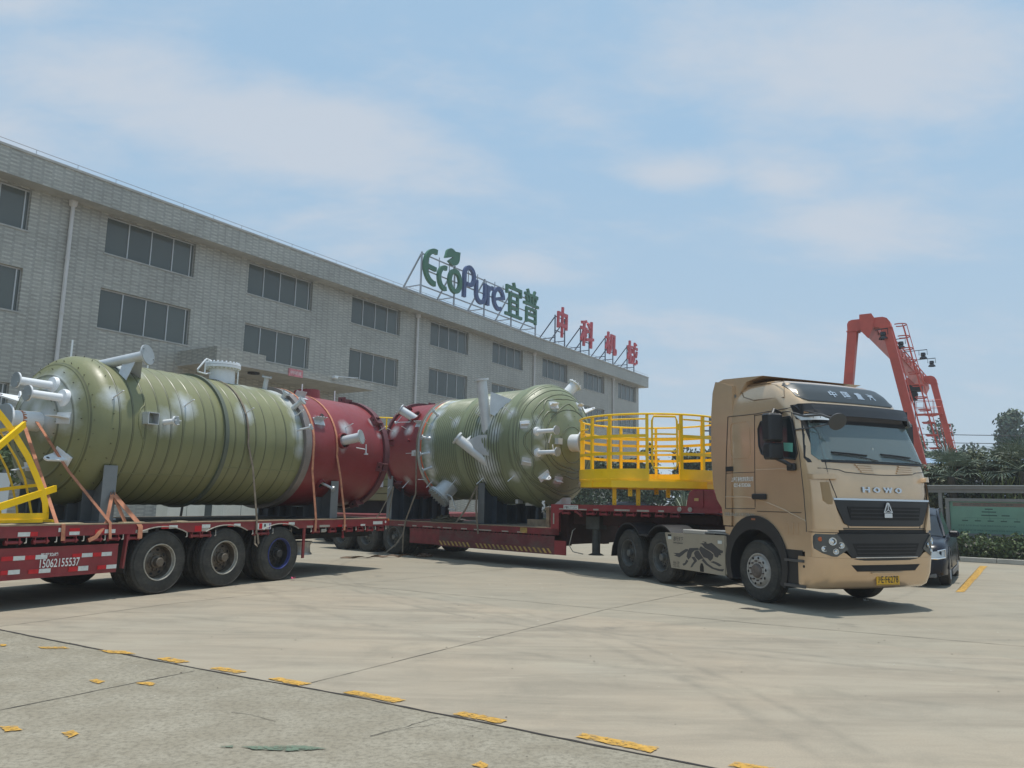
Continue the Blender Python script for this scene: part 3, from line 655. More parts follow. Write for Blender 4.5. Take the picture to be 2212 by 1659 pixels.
# ---------------------------------------------------------------- wheels
def tyre(mb, M, r=.525, w=.27, ri=.30):
    """axis along local +X (outwards), outer face at x=0, body towards -x"""
    pr = [(-.012, ri), (-.004, ri + .03), (0.0, ri + .07), (-.001, ri + .10), (-.004, ri + .13), (-.012, r - .045), (-.018, r - .022), (-.030, r - .006), (-.045, r)]
    x = -.045; g = (w - .09) / 4
    for i in range(4):
        x2 = x - g
        pr += [(x2 + .010, r), (x2 + .008, r - .012), (x2 - .001, r - .012), (x2 - .003, r)] if i < 3 else [(x2, r)]
        x = x2 - (.003 if i < 3 else 0)
    pr += [(-w + .02, r - .01), (-w + .005, r - .04), (-w, ri + .09), (-w + .01, ri)]
    mb.lathe(pr, M, 56)
    mb.lathe([(-.006, ri + .185), (.003, ri + .19), (-.006, ri + .195)], M, 56)      # raised sidewall ring
def rim_deep(mb, M, ri=.305, disc=-.155, holes=8, hub=True, bright=1, body=0, dark=2):
    mb.mi = bright
    mb.lathe([(-.012, ri), (.006, ri - .006), (.004, ri - .016), (-.012, ri - .020), (-.030, ri - .021)], M, 48); mb.lathe([(-.032, ri - .026), (-.045, ri - .032), (-.055, ri - .034)], M, 48)
    mb.mi = body
    mb.lathe([(-.030, ri - .021), (-.032, ri - .026)], M, 48)
    mb.lathe([(-.055, ri - .034), (-.085, ri - .040), (disc - .02, ri - .045), (disc, ri - .065), (disc + .012, .16), (disc + .035, .135), (disc + .035, .0)], M, 40)
    mb.mi = dark
    for k in range(holes):
        a = 2 * math.pi * (k + .3) / holes; rr = .200
        H = M @ tm(disc + .012, -rr * math.cos(a), rr * math.sin(a)) @ Matrix.Rotation(-a, 4, 'X')
        vs = [(0, -.021 * math.cos(t), .030 * math.sin(t)) for t in [2 * math.pi * j / 12 for j in range(12)]]
        mb.add(vs, [tuple(range(12))[::-1]], M=H)
    mb.mi = body
    if hub:
        mb.lathe([(disc + .035, .105), (disc + .07, .10), (disc + .075, .078), (disc + .155, .074), (disc + .165, .062), (disc + .165, 0)], M, 24)
        for k in range(10):
            a = 2 * math.pi * k / 10
            c = M @ Vector((disc + .035, -.135 * math.cos(a), .135 * math.sin(a))); e = M @ Vector((disc + .065, -.135 * math.cos(a), .135 * math.sin(a)))
            mb.cyl(c, e, .013, n=6)
    mb.mi = 0
def make_wheel(parent, x, y, z, mats, dual=True, side=-1, name='wheel', kind='deep'):
    """side -1: outer face looks towards local -Y"""
    w = empty(name, (x, y, z)); w.parent = parent
    M = axis_m((0, 0, 0), (0, side, 0)) @ Matrix.Rotation(R((x * 97) % 360), 4, 'X')
    t = MB(); tyre(t, M)
    if dual: tyre(t, M @ tm(-.33, 0, 0))
    t.build('tyre', M_rubber, w)
    r = MB()
    if kind == 'deep': rim_deep(r, M)
    else:
        r.mi = 0
        r.lathe([(-.012, .30), (.004, .296), (.0, .28), (-.03, .272), (-.035, .262), (-.01, .25), (.028, .22), (.034, .19), (.02, .165), (.015, .15), (.03, .145), (.03, 0)], M, 40)
        r.mi = 1
        for k in range(10):
            a = 2 * math.pi * (k + .5) / 10; rr = .222
            H = M @ tm(.034, -rr * math.cos(a), rr * math.sin(a)) @ Matrix.Rotation(-a, 4, 'X')
            r.add([(0, -.022 * math.cos(t_), .026 * math.sin(t_)) for t_ in [2 * math.pi * j / 12 for j in range(12)]], [tuple(range(12))[::-1]], M=H)
        r.mi = 2
        r.lathe([(.03, .125), (.05, .12), (.075, .10), (.08, .07), (.075, .0)], M, 24)
        for k in range(10):
            a = 2 * math.pi * k / 10
            r.cyl(M @ Vector((.015, -.165 * math.cos(a), .165 * math.sin(a))), M @ Vector((.062, -.165 * math.cos(a), .165 * math.sin(a))), .014, n=6)
    r.build('rim', mats, w)
    return w
RIM_WORN = [M_rimrust, M_rimbright, M_dark]; RIM_BLUE = [M_rimdark, M_rimblue, M_dark]; RIM_GREY = [M_rimgrey, M_rimgrey, M_dark]
M_rimwhite = mat('dusty_white_rim', (0.42, 0.40, 0.37), 0.5, var=.2, scale=8, dirt=(.2, .17, .13), dscale=5); M_hubrust = mat('rusty_hub', (0.13, 0.105, 0.09), .7, var=.35, scale=15)
RIM_FRONT = [M_rimwhite, M_dark, M_hubrust]
def winch(parent, x, z, m, y=.03, half=.105, skew=0.0):
    """ratchet roller slung below the side rail"""
    b = MB(); b.M = tm(x, y, z) @ Matrix.Rotation(skew, 4, 'Y')
    b.cyl((-half, 0, 0), (half, 0, 0), .026, n=10)
    for s in (-1, 1):
        b.box(s * half - .006, s * half + .006, -.035, .035, -.035, .075); b.cyl((s * half + s * .006, 0, 0), (s * (half + .024), 0, 0), .036, n=10)
    b.bar((-half, -.03, .07), (half, -.03, .07), .012, .012); b.cyl((half + .03, 0, 0), (half + .05, 0, 0), .018, n=8)
    return b.build('winch', m, parent)
def hook(parent, x, z, m):
    b = MB(); b.tube([(x, .01, z + .06), (x, .005, z), (x - .01, -.012, z - .035), (x - .035, -.01, z - .04)], .009, 6); return b.build('rope_hook', m, parent)
def plates(parent, name, lst, m, y):
    for x0, x1, z0, z1 in lst:
        b = MB(); b.box(x0, x1, y, y + .004, z0, z1); b.build(name, m, parent)
# ---------------------------------------------------------------- left flatbed trailer
TL = empty('flatbed_trailer', (-5.8404, 13.1881, 0), R(61.8), 'red flatbed trailer at the left with a phone number on its skirt', 'trailer')
WL = 2.8
for i, x in enumerate((0.0, 1.367, 2.734)):
    make_wheel(TL, x, 0.0, .525, RIM_BLUE if i == 2 else RIM_WORN)
    make_wheel(TL, x, WL, .525, RIM_WORN, side=1)
    b = MB(); b.cyl((x, .3, .525), (x, WL - .3, .525), .075, n=12); b.build('axle', M_dark, TL)
dk = MB(); dk.box(-9.0, 6.27, .012, WL - .012, 1.10, 1.165); dk.build('deck', M_redd, TL)
dt = MB(); dt.box(-9.0, 6.24, -.004, .19, 1.166, 1.182); dt.box(-9.0, 6.24, WL - .2, WL, 1.166, 1.182); dt.mi = 1
for k in range(9): dt.box(-8.9 + k * 1.7, -8.9 + k * 1.7 + 1.62, .20, WL - .22, 1.166, 1.176)
dt.build('deck_boards', [M_wood, mat('oily_deck_board', (.085, .075, .06), .8, var=.4, scale=3)], TL)
def rail_poly(x0, x1, zb, zt, arches, rad=.60, cz=.525):
    P = [(x0, zt), (x1, zt), (x1, zb)]
    for c in sorted(arches, reverse=True):
        hw = .48; top = zt - .055
        for k in range(13):
            u = 1 - 2 * k / 12; P.append((c + hw * u, zb + (top - zb) * (1 - abs(u) ** 2.2)))
    P.append((x0, zb)); return P
for yy in (0, WL - .012):
    r = MB()
    P = rail_poly(-9.0, 6.27, 1.005, 1.165, (0.0, 1.367, 2.734)); n = len(P)
    r.prism(P[::-1], yy, yy + .012)
    r.build('side_rail', M_red, TL)
lip = MB()
for c in (0.0, 1.367, 2.734):
    hw = .48; top = 1.11
    pts = [(c + hw * (1 - 2 * k / 12), -.012, 1.003 + (top - 1.003) * (1 - abs(1 - 2 * k / 12) ** 2.2)) for k in range(13)]
    lip.tube(pts, .011, 5)
lip.build('arch_lip', M_refd, TL)
un = MB()
un.box(-9, 6.2, .55, .75, .74, 1.09); un.box(-9, 6.2, WL - .75, WL - .55, .74, 1.09)
x = -8.8
while x < 6.2: un.box(x, x + .06, .02, WL - .02, .98, 1.09); x += .62
un.box(3.3, 6.0, .3, WL - .3, .80, .86)
un.build('chassis', M_dark, TL)
sk = MB(); sk.box(-7.5, -.79, .0, .012, .45, .855, bev=.003); sk.box(-7.5, -.80, -.006, .02, .42, .452); sk.box(-7.5, -.79, -.008, .0, .845, .862)
for xx in (-7.2, -5.0, -3.6, -2.6, -1.75, -.95): sk.box(xx - .1, xx + .1, -.014, -.006, .425, .44)
sko = sk.build('side_guard', M_red, TL)
sk2 = MB(); sk2.box(-7.5, -.79, WL - .012, WL, .45, .855); sk2.build('side_guard', M_red, TL)
for xx in (-3.0, -2.35, -1.0):
    b = MB(); b.box(xx - .012, xx + .012, .015, .03, .72, 1.0); b.build('guard_stay', M_dark, TL)
mg = MB(); mg.bar((-.66, .0, 1.0), (-.70, .0, .47), .03, .075, up=(0, 1, 0)); mg.build('mudguard_bar', M_red, TL)
mg = MB(); mg.box(3.36, 3.42, -.01, .02, .40, 1.0); mg.build('mudguard_bar', M_red, TL)
fl = MB(); fl.box(3.0, 3.35, .3, .32, .44, 1.0); fl.build('mudflap', M_refd, TL)
fl = MB(); fl.box(-.62, -.6, .05, .6, .38, 1.0); fl.build('mudflap', M_black, TL)
sr = MB(); Mx = axis_m((3.72, .45, .44), (0, 0, 1)); sr.lathe([(0, .29), (.02, .285), (.05, .255), (.14, .245), (.20, .25), (.25, .285), (.27, .29), (.27, .25), (.2, .2), (.02, .2)], Mx, 32)
sr.build('spare_rim', mat('galvanised_rim', (.33, .32, .29), .4, metal=.4, var=.3, scale=9), TL)
ch = MB()
for k in range(4): ch.lathe([(-.012, .008), (-.008, .014), (.008, .014), (.012, .008)], axis_m((3.5, .3, .43 - k * .022), (k % 2, 1 - k % 2, 0)), 6)
ch.build('chain', M_dark, TL)
for x in [-8.3, -7.7, -7.0, -6.3, -5.5, -4.9, -4.2, -3.6, -2.95, -2.42, -2.03, -1.59, -1.19, -.89, -.53, .69, .91, 2.14, 2.31, 3.75, 4.28, 4.83, 5.21, 5.56, 5.96]:
    winch(TL, x, .938 - .004 * max(0, x), M_red if x > -9 else M_red, half=.085)
for x in (-2.65, -2.24, -1.80, -1.38, -1.03, -.72, -.40, .50, 1.12, 2.0, 2.52, 3.6, 4.05, 4.6, 5.05, 5.38, 5.75, 6.15): hook(TL, x, .965, M_refd)
LWm = [(-2.37, -2.2, 1.02, 1.08), (-1.79, -1.69, 1.07, 1.13), (-1.62, -1.46, 1.02, 1.07), (-1.05, -0.87, 1.03, 1.09), (0.12, 0.29, 1.075, 1.13), (1.52, 1.68, 1.08, 1.13), (2.93, 3.1, 1.08, 1.135), (5.65, 6.0, 1.04, 1.11)]
plates(TL, 'white_reflector', LWm + [(-3.3, -3.1, 1.03, 1.09), (-4.4, -4.2, 1.03, 1.09), (5.2, 5.36, 1.015, 1.055), (0.8, 0.98, 1.07, 1.13)], M_refw, -.0045)
plates(TL, 'white_reflector', [(-0.51, -0.28, 1.02, 1.07), (3.46, 3.64, 1.015, 1.055), (3.84, 4.16, 1.015, 1.06), (4.58, 4.7, 1.012, 1.055), (0.8, 0.96, 1.012, 1.065)], M_refd, -.0045)
plates(TL, 'red_reflector', [(-2.195, -2.09, 1.02, 1.08), (-1.62, -1.46, 1.072, 1.12), (-1.21, -1.06, 1.03, 1.09), (-.03, 0.115, 1.075, 1.13), (0.65, 0.795, 1.012, 1.11), (1.38, 1.515, 1.08, 1.13), (2.77, 2.925, 1.08, 1.13), (4.42, 4.575, 1.012, 1.055), (-3.45, -3.305, 1.03, 1.09)], M_refr, -.0045)
plates(sko, 'white_reflector', [(-2.4, -2.24, 0.69, 0.75), (-2.09, -1.92, 0.69, 0.75), (-1.39, -1.22, 0.68, 0.74), (-1.07, -0.9, 0.68, 0.74), (-2.45, -2.29, 0.5, 0.56), (-2.02, -1.85, 0.49, 0.55), (-1.43, -1.27, 0.48, 0.55), (-0.97, -0.8, 0.48, 0.54), (-3.4, -3.2, .69, .75), (-4.4, -4.2, .5, .56)], M_refw, -.010)
plates(sko, 'red_reflector', [(-2.56, -2.405, 0.69, 0.75), (-2.238, -2.095, 0.69, 0.75), (-1.54, -1.395, 0.69, 0.74), (-1.215, -1.075, 0.68, 0.74), (-2.55, -2.455, 0.5, 0.56), (-2.17, -2.025, 0.49, 0.55), (-1.58, -1.435, 0.48, 0.55), (-1.12, -0.975, 0.48, 0.54)], M_refr, -.010)
b = MB(); b.box(2.06, 2.45, -.0065, -.0005, 1.01, 1.13); b.mi = 1; b.box(2.14, 2.22, -.009, -.0068, 1.02, 1.125); b.mi = 2; b.box(2.40, 2.43, -.009, -.0068, 1.02, 1.12); b.mi = 3; b.box(2.27, 2.31, -.009, -.0068, 1.06, 1.11)
b.build('sticker', [M_refw, M_refr, mat('purple_edge', (.2, .08, .3), .5), M_black], TL)
b = MB(); b.cyl((6.12, -.006, 1.09), (6.12, .0, 1.09), .028, n=16); b.build('side_lamp', M_refw, TL)
b = MB(); b.box(6.2, 6.255, -.008, -.001, 1.12, 1.16); b.build('corner_marker', mat('orange_marker', (.7, .2, .02), .4), TL)
b = MB(); write(b, '15062155537', tm(-2.02, -.012, .562) @ Matrix.Shear('XY', 4, (0, 0)), .60, .125, bold=.012); write(b, '监管热线', tm(-2.02, -.012, .722), .26, .052, bold=.03); b.build('lettering', M_letterw, sko)
b = MB(); b.box(3.92, 4.06, .0, .03, .905, .975, bev=.006); b.build('marker_lamp', M_refd, TL)
b = MB(); b.bar((4.58, -.005, .98), (4.60, -.005, .80), .018, .035, up=(0, 1, 0)); b.cyl((4.60, -.02, .79), (4.60, .01, .79), .033, n=12); b.build('hanging_handle', M_red, TL)
# ---------------------------------------------------------------- right low-bed trailer
TR = empty('lowbed_trailer', (-3.447, 23.328, 0), R(-42.0), 'dusty red low-bed trailer with a raised neck, coupled behind the gold tractor', 'trailer')
WR = 2.9
for i, x in enumerate((-2.6, -1.3, 0.0)):
    make_wheel(TR, x, 0.0, .50, RIM_GREY); make_wheel(TR, x, WR, .50, RIM_GREY, side=1)
    b = MB(); b.cyl((x, .3, .5), (x, WR - .3, .5), .075, n=12); b.build('axle', M_dark, TR)
b = MB(); b.box(-3.6, 6.0, .012, WR - .012, .90, .985); b.build('deck', M_redd, TR)
b = MB(); b.box(-3.6, 5.8, -.004, .25, .986, 1.0); b.mi = 1; b.box(.8, 5.75, .26, WR - .1, .986, .998); b.build('deck_boards', [M_wood, mat('dusty_deck', (.27, .23, .175), .85, var=.3, scale=2)], TR)
for yy in (0, WR - .012):
    r = MB(); r.prism([(-3.6, .985), (-3.6, .83), (-.25, .83), (-.05, .89) if yy < 0 else (-.05, .83), (6.27, .83), (6.27, .985)], yy, yy + .012); r.build('side_rail', M_redd, TR)
b = MB(); b.box(.74, 2.0, .0, .02, .375, .80); b.mi = 1; b.box(2.0, 6.14, .0, .015, .355, .80); b.mi = 2
b.box(6.14, 6.49, .0, .03, .36, .70)
sk3 = b.build('side_guard', [M_redd, mat('grimy_red_skirt', (.13, .03, .035), .7, var=.3, scale=3, dirt=(.09, .085, .07), damt=.9, dscale=1.5), mat('repainted_red', (.24, .03, .035), .6, var=.1)], TR)
b = MB(); M_hy = mat('dirty_amber_stripe', (.42, .27, .07), .7, var=.4, scale=4, dirt=(.12, .12, .09), damt=.9, dscale=2)
for xa, xb in ((2.02, 3.25), (3.45, 6.0)):
    b = MB(); x = xa
    while x < xb:
        z0, z1 = .385, .50; b.add([(x + .07, -.006, z0), (x + .14, -.006, z0), (x + .04, -.006, z1), (x - .03, -.006, z1)], [(0, 1, 2, 3)])
        x += .155
    b.build('hazard_stripes', M_hy, sk3)
b = MB(); b.box(-3.6, 6.1, .5, .75, .55, .9); b.box(-3.6, 6.1, WR - .75, WR - .5, .55, .9)
x = -3.5
while x < 6.1: b.box(x, x + .07, .02, WR - .02, .72, .88); x += .6
b.box(6.0, 6.3, .35, WR - .35, .6, 1.4); b.box(6.3, 10.4, .55, .8, 1.1, 1.42); b.box(6.3, 10.4, WR - .8, WR - .55, 1.1, 1.42); b.box(8.7, 10.3, .4, WR - .4, 1.22, 1.4)
b.build('chassis', mat('grimy_chassis', (.045, .016, .014), .75, var=.3), TR)
# raised neck
b = MB()
b.prism([(6.02, .83), (6.27, .83), (6.27, 1.36), (6.42, 1.44), (9.3, 1.455), (9.3, 1.60), (6.02, 1.58)][::-1], 0, .014); b.prism([(6.02, .83), (6.27, .83), (6.27, 1.36), (6.42, 1.44), (9.3, 1.455), (9.3, 1.60), (6.02, 1.58)][::-1], WR - .014, WR)
b.box(6.02, 9.8, .016, WR - .016, 1.50, 1.575)
b.box(6.02, 6.06, .016, WR - .016, .9, 1.5)
b.build('raised_neck', M_red, TR)
b = MB()
gz = [(9.3, 1.456), (10.62, 1.468), (10.63, 1.62), (10.58, 1.66), (10.43, 1.96), (9.97, 1.97), (9.86, 1.90), (9.80, 1.70), (9.79, 1.6), (9.3, 1.60)]
b.prism(gz[::-1], -.02, .04); b.prism(gz[::-1], WR - .04, WR + .02); b.box(9.9, 10.45, .05, WR - .05, 1.60, 1.955, bev=.03); b.box(9.85, 10.62, .05, WR - .05, 1.47, 1.62)
b.box(10.14, 10.2, -.045, -.02, 1.6, 1.95); b.box(9.85, 10.6, -.035, -.02, 1.585, 1.60)
b.build('gooseneck_head', M_red, TR)
for xx in (9.62, 9.88):
    b = MB(); b.cyl((xx, -.04, 1.535), (xx, -.018, 1.535), .05, n=18); b.build('side_lamp', M_refd, TR)
b = MB(); b.box(9.98, 10.08, -.026, -.0205, 1.72, 1.78); b.build('data_plate', mat('brass_plate', (.5, .33, .12), .4), TR)
b = MB(); b.cyl((7.0, .55, .42), (7.0, .55, 1.25), .10, n=14); b.cyl((7.0, .55, .38), (7.0, .55, .42), .20, .12, n=14); b.box(6.8, 7.2, .4, .7, 1.0, 1.3); b.build('landing_leg', mat('dusty_leg', (.06, .065, .06), .7, var=.3), TR)
b = MB(); b.tube([(6.55, .3, 1.0), (6.62, .1, .95), (6.52, .1, .6), (6.6, .15, .45), (6.8, .3, .4)], .012, 6); b.build('crank', M_refd, TR)
for x in (0.83, 1.04, 1.37, 1.71, 2.02, 2.32, 2.64, 2.89, 3.36, 3.68, 3.98, 4.29, 4.57, 4.87, 5.2, 5.54, 5.75): winch(TR, x, .765, M_redd, half=.085)
for x, s in ((6.47, 0), (6.85, .5), (7.21, 0), (7.59, 0), (7.99, 0), (8.34, 0), (8.73, 0), (9.1, 0), (9.48, 0)): winch(TR, x, 1.375, M_red, half=.085, skew=s)
for x in (.95, 1.5, 2.1, 2.75, 3.2, 4.1, 4.7, 5.4): hook(TR, x, .79, M_redd)
for x in (7.4, 7.8, 8.5, 9.3): hook(TR, x, 1.40, M_redd)
plates(TR, 'white_reflector', [(0.19, 0.48, 0.86, 0.88), (0.84, 1.02, 0.85, 0.88), (1.29, 1.71, 0.85, 0.875), (1.92, 2.04, 0.845, 0.87), (2.14, 2.48, 0.845, 0.87), (2.87, 3.09, 0.845, 0.875), (3.37, 4.0, 0.84, 0.87), (4.38, 4.61, 0.84, 0.87), (4.92, 5.16, 0.84, 0.87), (6.09, 6.13, 1.1, 1.36), (6.28, 6.41, 1.455, 1.485), (6.87, 7.12, 1.455, 1.485), (7.31, 7.46, 1.46, 1.495), (7.91, 8.33, 1.46, 1.50), (8.52, 8.84, 1.46, 1.50), (9.08, 9.22, 1.465, 1.505)], M_refd, -.0045)
b = MB(); b.box(5.02, 5.25, -.005, -.0005, .845, .975); b.build('amber_patch', M_hy, TR)
b = MB(); b.box(6.42, 6.86, -.008, -.001, 1.462, 1.565); b.mi = 1; write(b, '沪鲁挂', tm(6.44, -.0095, 1.475), .14, .075, bold=.01); write(b, 'SINOTRUK', tm(6.60, -.0095, 1.52), .23, .03); write(b, '021-61535366', tm(6.60, -.0095, 1.475), .23, .03); b.build('plate', [M_refw, M_black], TR)
# ---------------------------------------------------------------- pressure vessels
def vessel_mat(name, col, silver=(0.55, 0.585, 0.60), seam=(0.030, 0.034, 0.016)):
    m = bpy.data.materials.new(name); m.use_nodes = True; N = m.node_tree.nodes; L = m.node_tree.links; b = N['Principled BSDF']
    t = N.new('ShaderNodeTexCoord')
    def nz(s, d=6, r=.6, sc=(1, 1, 1)):
        mp = N.new('ShaderNodeMapping'); mp.inputs['Scale'].default_value = sc; L.new(t.outputs['Object'], mp.inputs[0])
        n = N.new('ShaderNodeTexNoise'); n.inputs['Scale'].default_value = s; n.inputs['Detail'].default_value = d; n.inputs['Roughness'].default_value = r; L.new(mp.outputs[0], n.inputs['Vector']); return n.outputs['Fac']
    def rg(v, a, c, o0, o1):
        n = N.new('ShaderNodeMapRange'); n.inputs[1].default_value = a; n.inputs[2].default_value = c; n.inputs[3].default_value = o0; n.inputs[4].default_value = o1; L.new(v, n.inputs[0]); return n.outputs[0]
    sc = N.new('ShaderNodeVectorMath'); sc.operation = 'SCALE'; sc.inputs[0].default_value = col; L.new(rg(nz(1.4, 6, .6, (1, 1, .5)), .3, .7, .86, 1.12), sc.inputs['Scale'])
    dm_ = N.new('ShaderNodeMixRGB'); L.new(rg(nz(2.5, 8, .7, (1, 1, .35)), .52, .75, 0, .35), dm_.inputs[0]); L.new(sc.outputs[0], dm_.inputs[1]); dm_.inputs[2].default_value = (col[0] * .8 + .04, col[1] * .8 + .035, col[2] * .8 + .03, 1)
    at = N.new('ShaderNodeAttribute'); at.attribute_name = 'spray'
    ad = N.new('ShaderNodeMath'); ad.operation = 'ADD'; L.new(at.outputs['Fac'], ad.inputs[0]); L.new(rg(nz(5, 6, .65), .3, .7, -.13, .13), ad.inputs[1])
    sp = rg(ad.outputs[0], .12, .95, 0, 1)
    x = N.new('ShaderNodeMixRGB'); L.new(sp, x.inputs[0]); L.new(dm_.outputs[0], x.inputs[1]); x.inputs[2].default_value = (*silver, 1)
    a2 = N.new('ShaderNodeAttribute'); a2.attribute_name = 'seam'
    y = N.new('ShaderNodeMixRGB'); L.new(rg(a2.outputs['Fac'], .3, 1, 0, .8), y.inputs[0]); L.new(x.outputs[0], y.inputs[1]); y.inputs[2].default_value = (*seam, 1)
    L.new(y.outputs[0], b.inputs['Base Color'])
    L.new(rg(nz(4, 5, .6), .35, .65, .36, .52), b.inputs['Roughness']); L.new(rg(sp, 0, 1, 0.0, .35), b.inputs['Metallic'])
    b.inputs['Specular IOR Level'].default_value = .5
    bp = N.new('ShaderNodeBump'); bp.inputs['Strength'].default_value = .12; bp.inputs['Distance'].default_value = .03; L.new(nz(2.2, 4, .6), bp.inputs['Height']); L.new(bp.outputs[0], b.inputs['Normal'])
    return m
M_vg = vessel_mat('olive_vessel_paint', (0.200, 0.205, 0.098))
M_vgb = vessel_mat('olive_vessel_paint_cool', (0.195, 0.222, 0.125))
M_vr = vessel_mat('maroon_primer', (0.215, 0.030, 0.034), seam=(.05, .01, .01))
def shell(name, prof, spots, parent, yc, zc, m, n=144, seamf=None, radial=None):
    """prof: list (x, r, seamvalue); spots: (x, phi, radius, strength) of silver overspray"""
    P = np.array([(p[0], p[1], p[2] if len(p) > 2 else 0.0) for p in prof]); nx_ = len(P)
    a = np.arange(n) * 2 * math.pi / n
    X = np.repeat(P[:, 0:1], n, 1); RR = np.repeat(P[:, 1:2], n, 1); SM = np.repeat(P[:, 2:3], n, 1); A = np.repeat(a[None, :], nx_, 0)
    if radial is not None:
        dr, ds, dx = radial(X, RR, A); RR = RR + dr; SM = np.maximum(SM, ds); X = X + dx
    Y = yc - RR * np.cos(A); Z = zc + RR * np.sin(A)
    SP = np.zeros_like(X)
    for s in spots:
        sx, ph, rad, st = s[:4]; sr = s[4] if len(s) > 4 else float(np.interp(sx, np.sort(P[:, 0]), P[np.argsort(P[:, 0]), 1]))
        el = s[5] if len(s) > 5 else 1.0
        py = yc - sr * math.cos(R(ph)); pz = zc + sr * math.sin(R(ph))
        d = np.sqrt(((X - sx) / el) ** 2 + (Y - py) ** 2 + (Z - pz) ** 2); SP = np.maximum(SP, st * np.clip(1 - d / (rad * .92), 0, 1) ** 1.15)
    V = np.stack([X, Y, Z], -1).reshape(-1, 3)
    F = []
    for i in range(nx_ - 1):
        for k in range(n):
            k2 = (k + 1) % n; F.append((i * n + k, i * n + k2, (i + 1) * n + k2, (i + 1) * n + k))
    me = bpy.data.meshes.new(name); me.from_pydata(V.tolist(), [], F); me.materials.append(m)
    me.polygons.foreach_set('use_smooth', [True] * len(F))
    for k, v in (('spray', SP), ('seam', SM)):
        at = me.attributes.new(k, 'FLOAT', 'POINT'); at.data.foreach_set('value', v.reshape(-1).astype(np.float32))
    me.update(); o = bpy.data.objects.new(name, me); COL.objects.link(o); o.parent = parent
    return o
def dense(segs):
    out = []
    for (x0, r0), (x1, r1), n in segs:
        for i in range(n): t = i / n; out.append([x0 + (x1 - x0) * t, r0 + (r1 - r0) * t])
    out.append(list(segs[-1][1])); return out
def bead(prof, centres, h=.012, w=.014, seam=1.0):
    out = []
    for p in prof:
        x, r = p[0], p[1]; s = p[2] if len(p) > 2 else 0.0
        for c in centres:
            d = abs(x - c)
            if d < w: r += h * math.sqrt(max(0, 1 - (d / w) ** 2))
            if w * .5 < d < w * 1.9: s = max(s, seam)
        out.append([x, r, s])
    return out
class Vessel:
    def __init__(v, root, yc, zc): v.o = root; v.yc = yc; v.zc = zc
    def pt(v, x, r, phi): return Vector((x, v.yc - r * math.cos(R(phi)), v.zc + r * math.sin(R(phi))))
    def rad(v, phi): return Vector((0, -math.cos(R(phi)), math.sin(R(phi))))
    def pin(v, x, r, phi, L=.20, w=.028, t=.012, name='lug_pin', m=None):
        b = MB(); p = v.pt(x, r - .01, phi); b.bar(p, p + v.rad(phi) * L, t, w, up=(1, 0, 0)); return b.build(name, m or M_white, v.o)
    def nozzle(v, p, d, L, r, fr, th=.03, cover=True, bolts=0, name='nozzle', parent=None, m=None, pad=0.0, r0=None):
        b = MB(); p = Vector(p); d = Vector(d).normalized(); M = axis_m(p, d)
        b.lathe([(-.08, r0 or r), (0, r0 or r), (L - th, r)], M, 24)
        if pad: b.lathe([(-.05, pad), (.0, pad), (.022, pad * .93), (.028, r)], M, 24)
        b.lathe([(L - th, r), (L - th, fr), (L, fr), (L, 0 if not cover else fr)], M, 28)
        b.disc(M, L, fr * .999, 28, 1)
        for k in range(bolts):
            a = 2 * math.pi * k / bolts; q = M @ Vector((L - th - .03, -fr * .86 * math.cos(a), fr * .86 * math.sin(a))); e = M @ Vector((L + .045, -fr * .86 * math.cos(a), fr * .86 * math.sin(a)))
            b.cyl(q, e, max(.008, fr * .055), n=6)
        o = b.build(name, m or M_white, parent or v.o)
        if cover:
            c = MB(); c.lathe([(L + .001, fr * .985), (L + .010, fr * .98), (L + .010, 0)], M, 28)
            for a in (.6, 3.6): c.cyl(M @ Vector((L + .01, -fr * .82 * math.cos(a), fr * .82 * math.sin(a))), M @ Vector((L + .03, -fr * .82 * math.cos(a), fr * .82 * math.sin(a))), .011, n=6)
            c.build('blanking_plate', M_covg, o)
        return o
# --- vessel A (left) --------------------------------------------------------
VA = empty('pressure_vessel', (-5.8404, 13.1881, 0), R(61.8), 'slimmer olive green vessel with widely spaced seams and a maroon skirt, on the left flatbed', 'pressure vessel')
YC, ZC, RA = 1.40, 2.705, 1.255
A_ = Vessel(VA, YC, ZC)
segs = []
hd = [(-.95 - .60 * math.cos(R(t)), max(.004, RA * math.sin(R(t)))) for t in np.linspace(1, 90, 80)]
prof = [list(p) for p in hd] + dense([((-.94, RA), (3.38, RA), 540)])
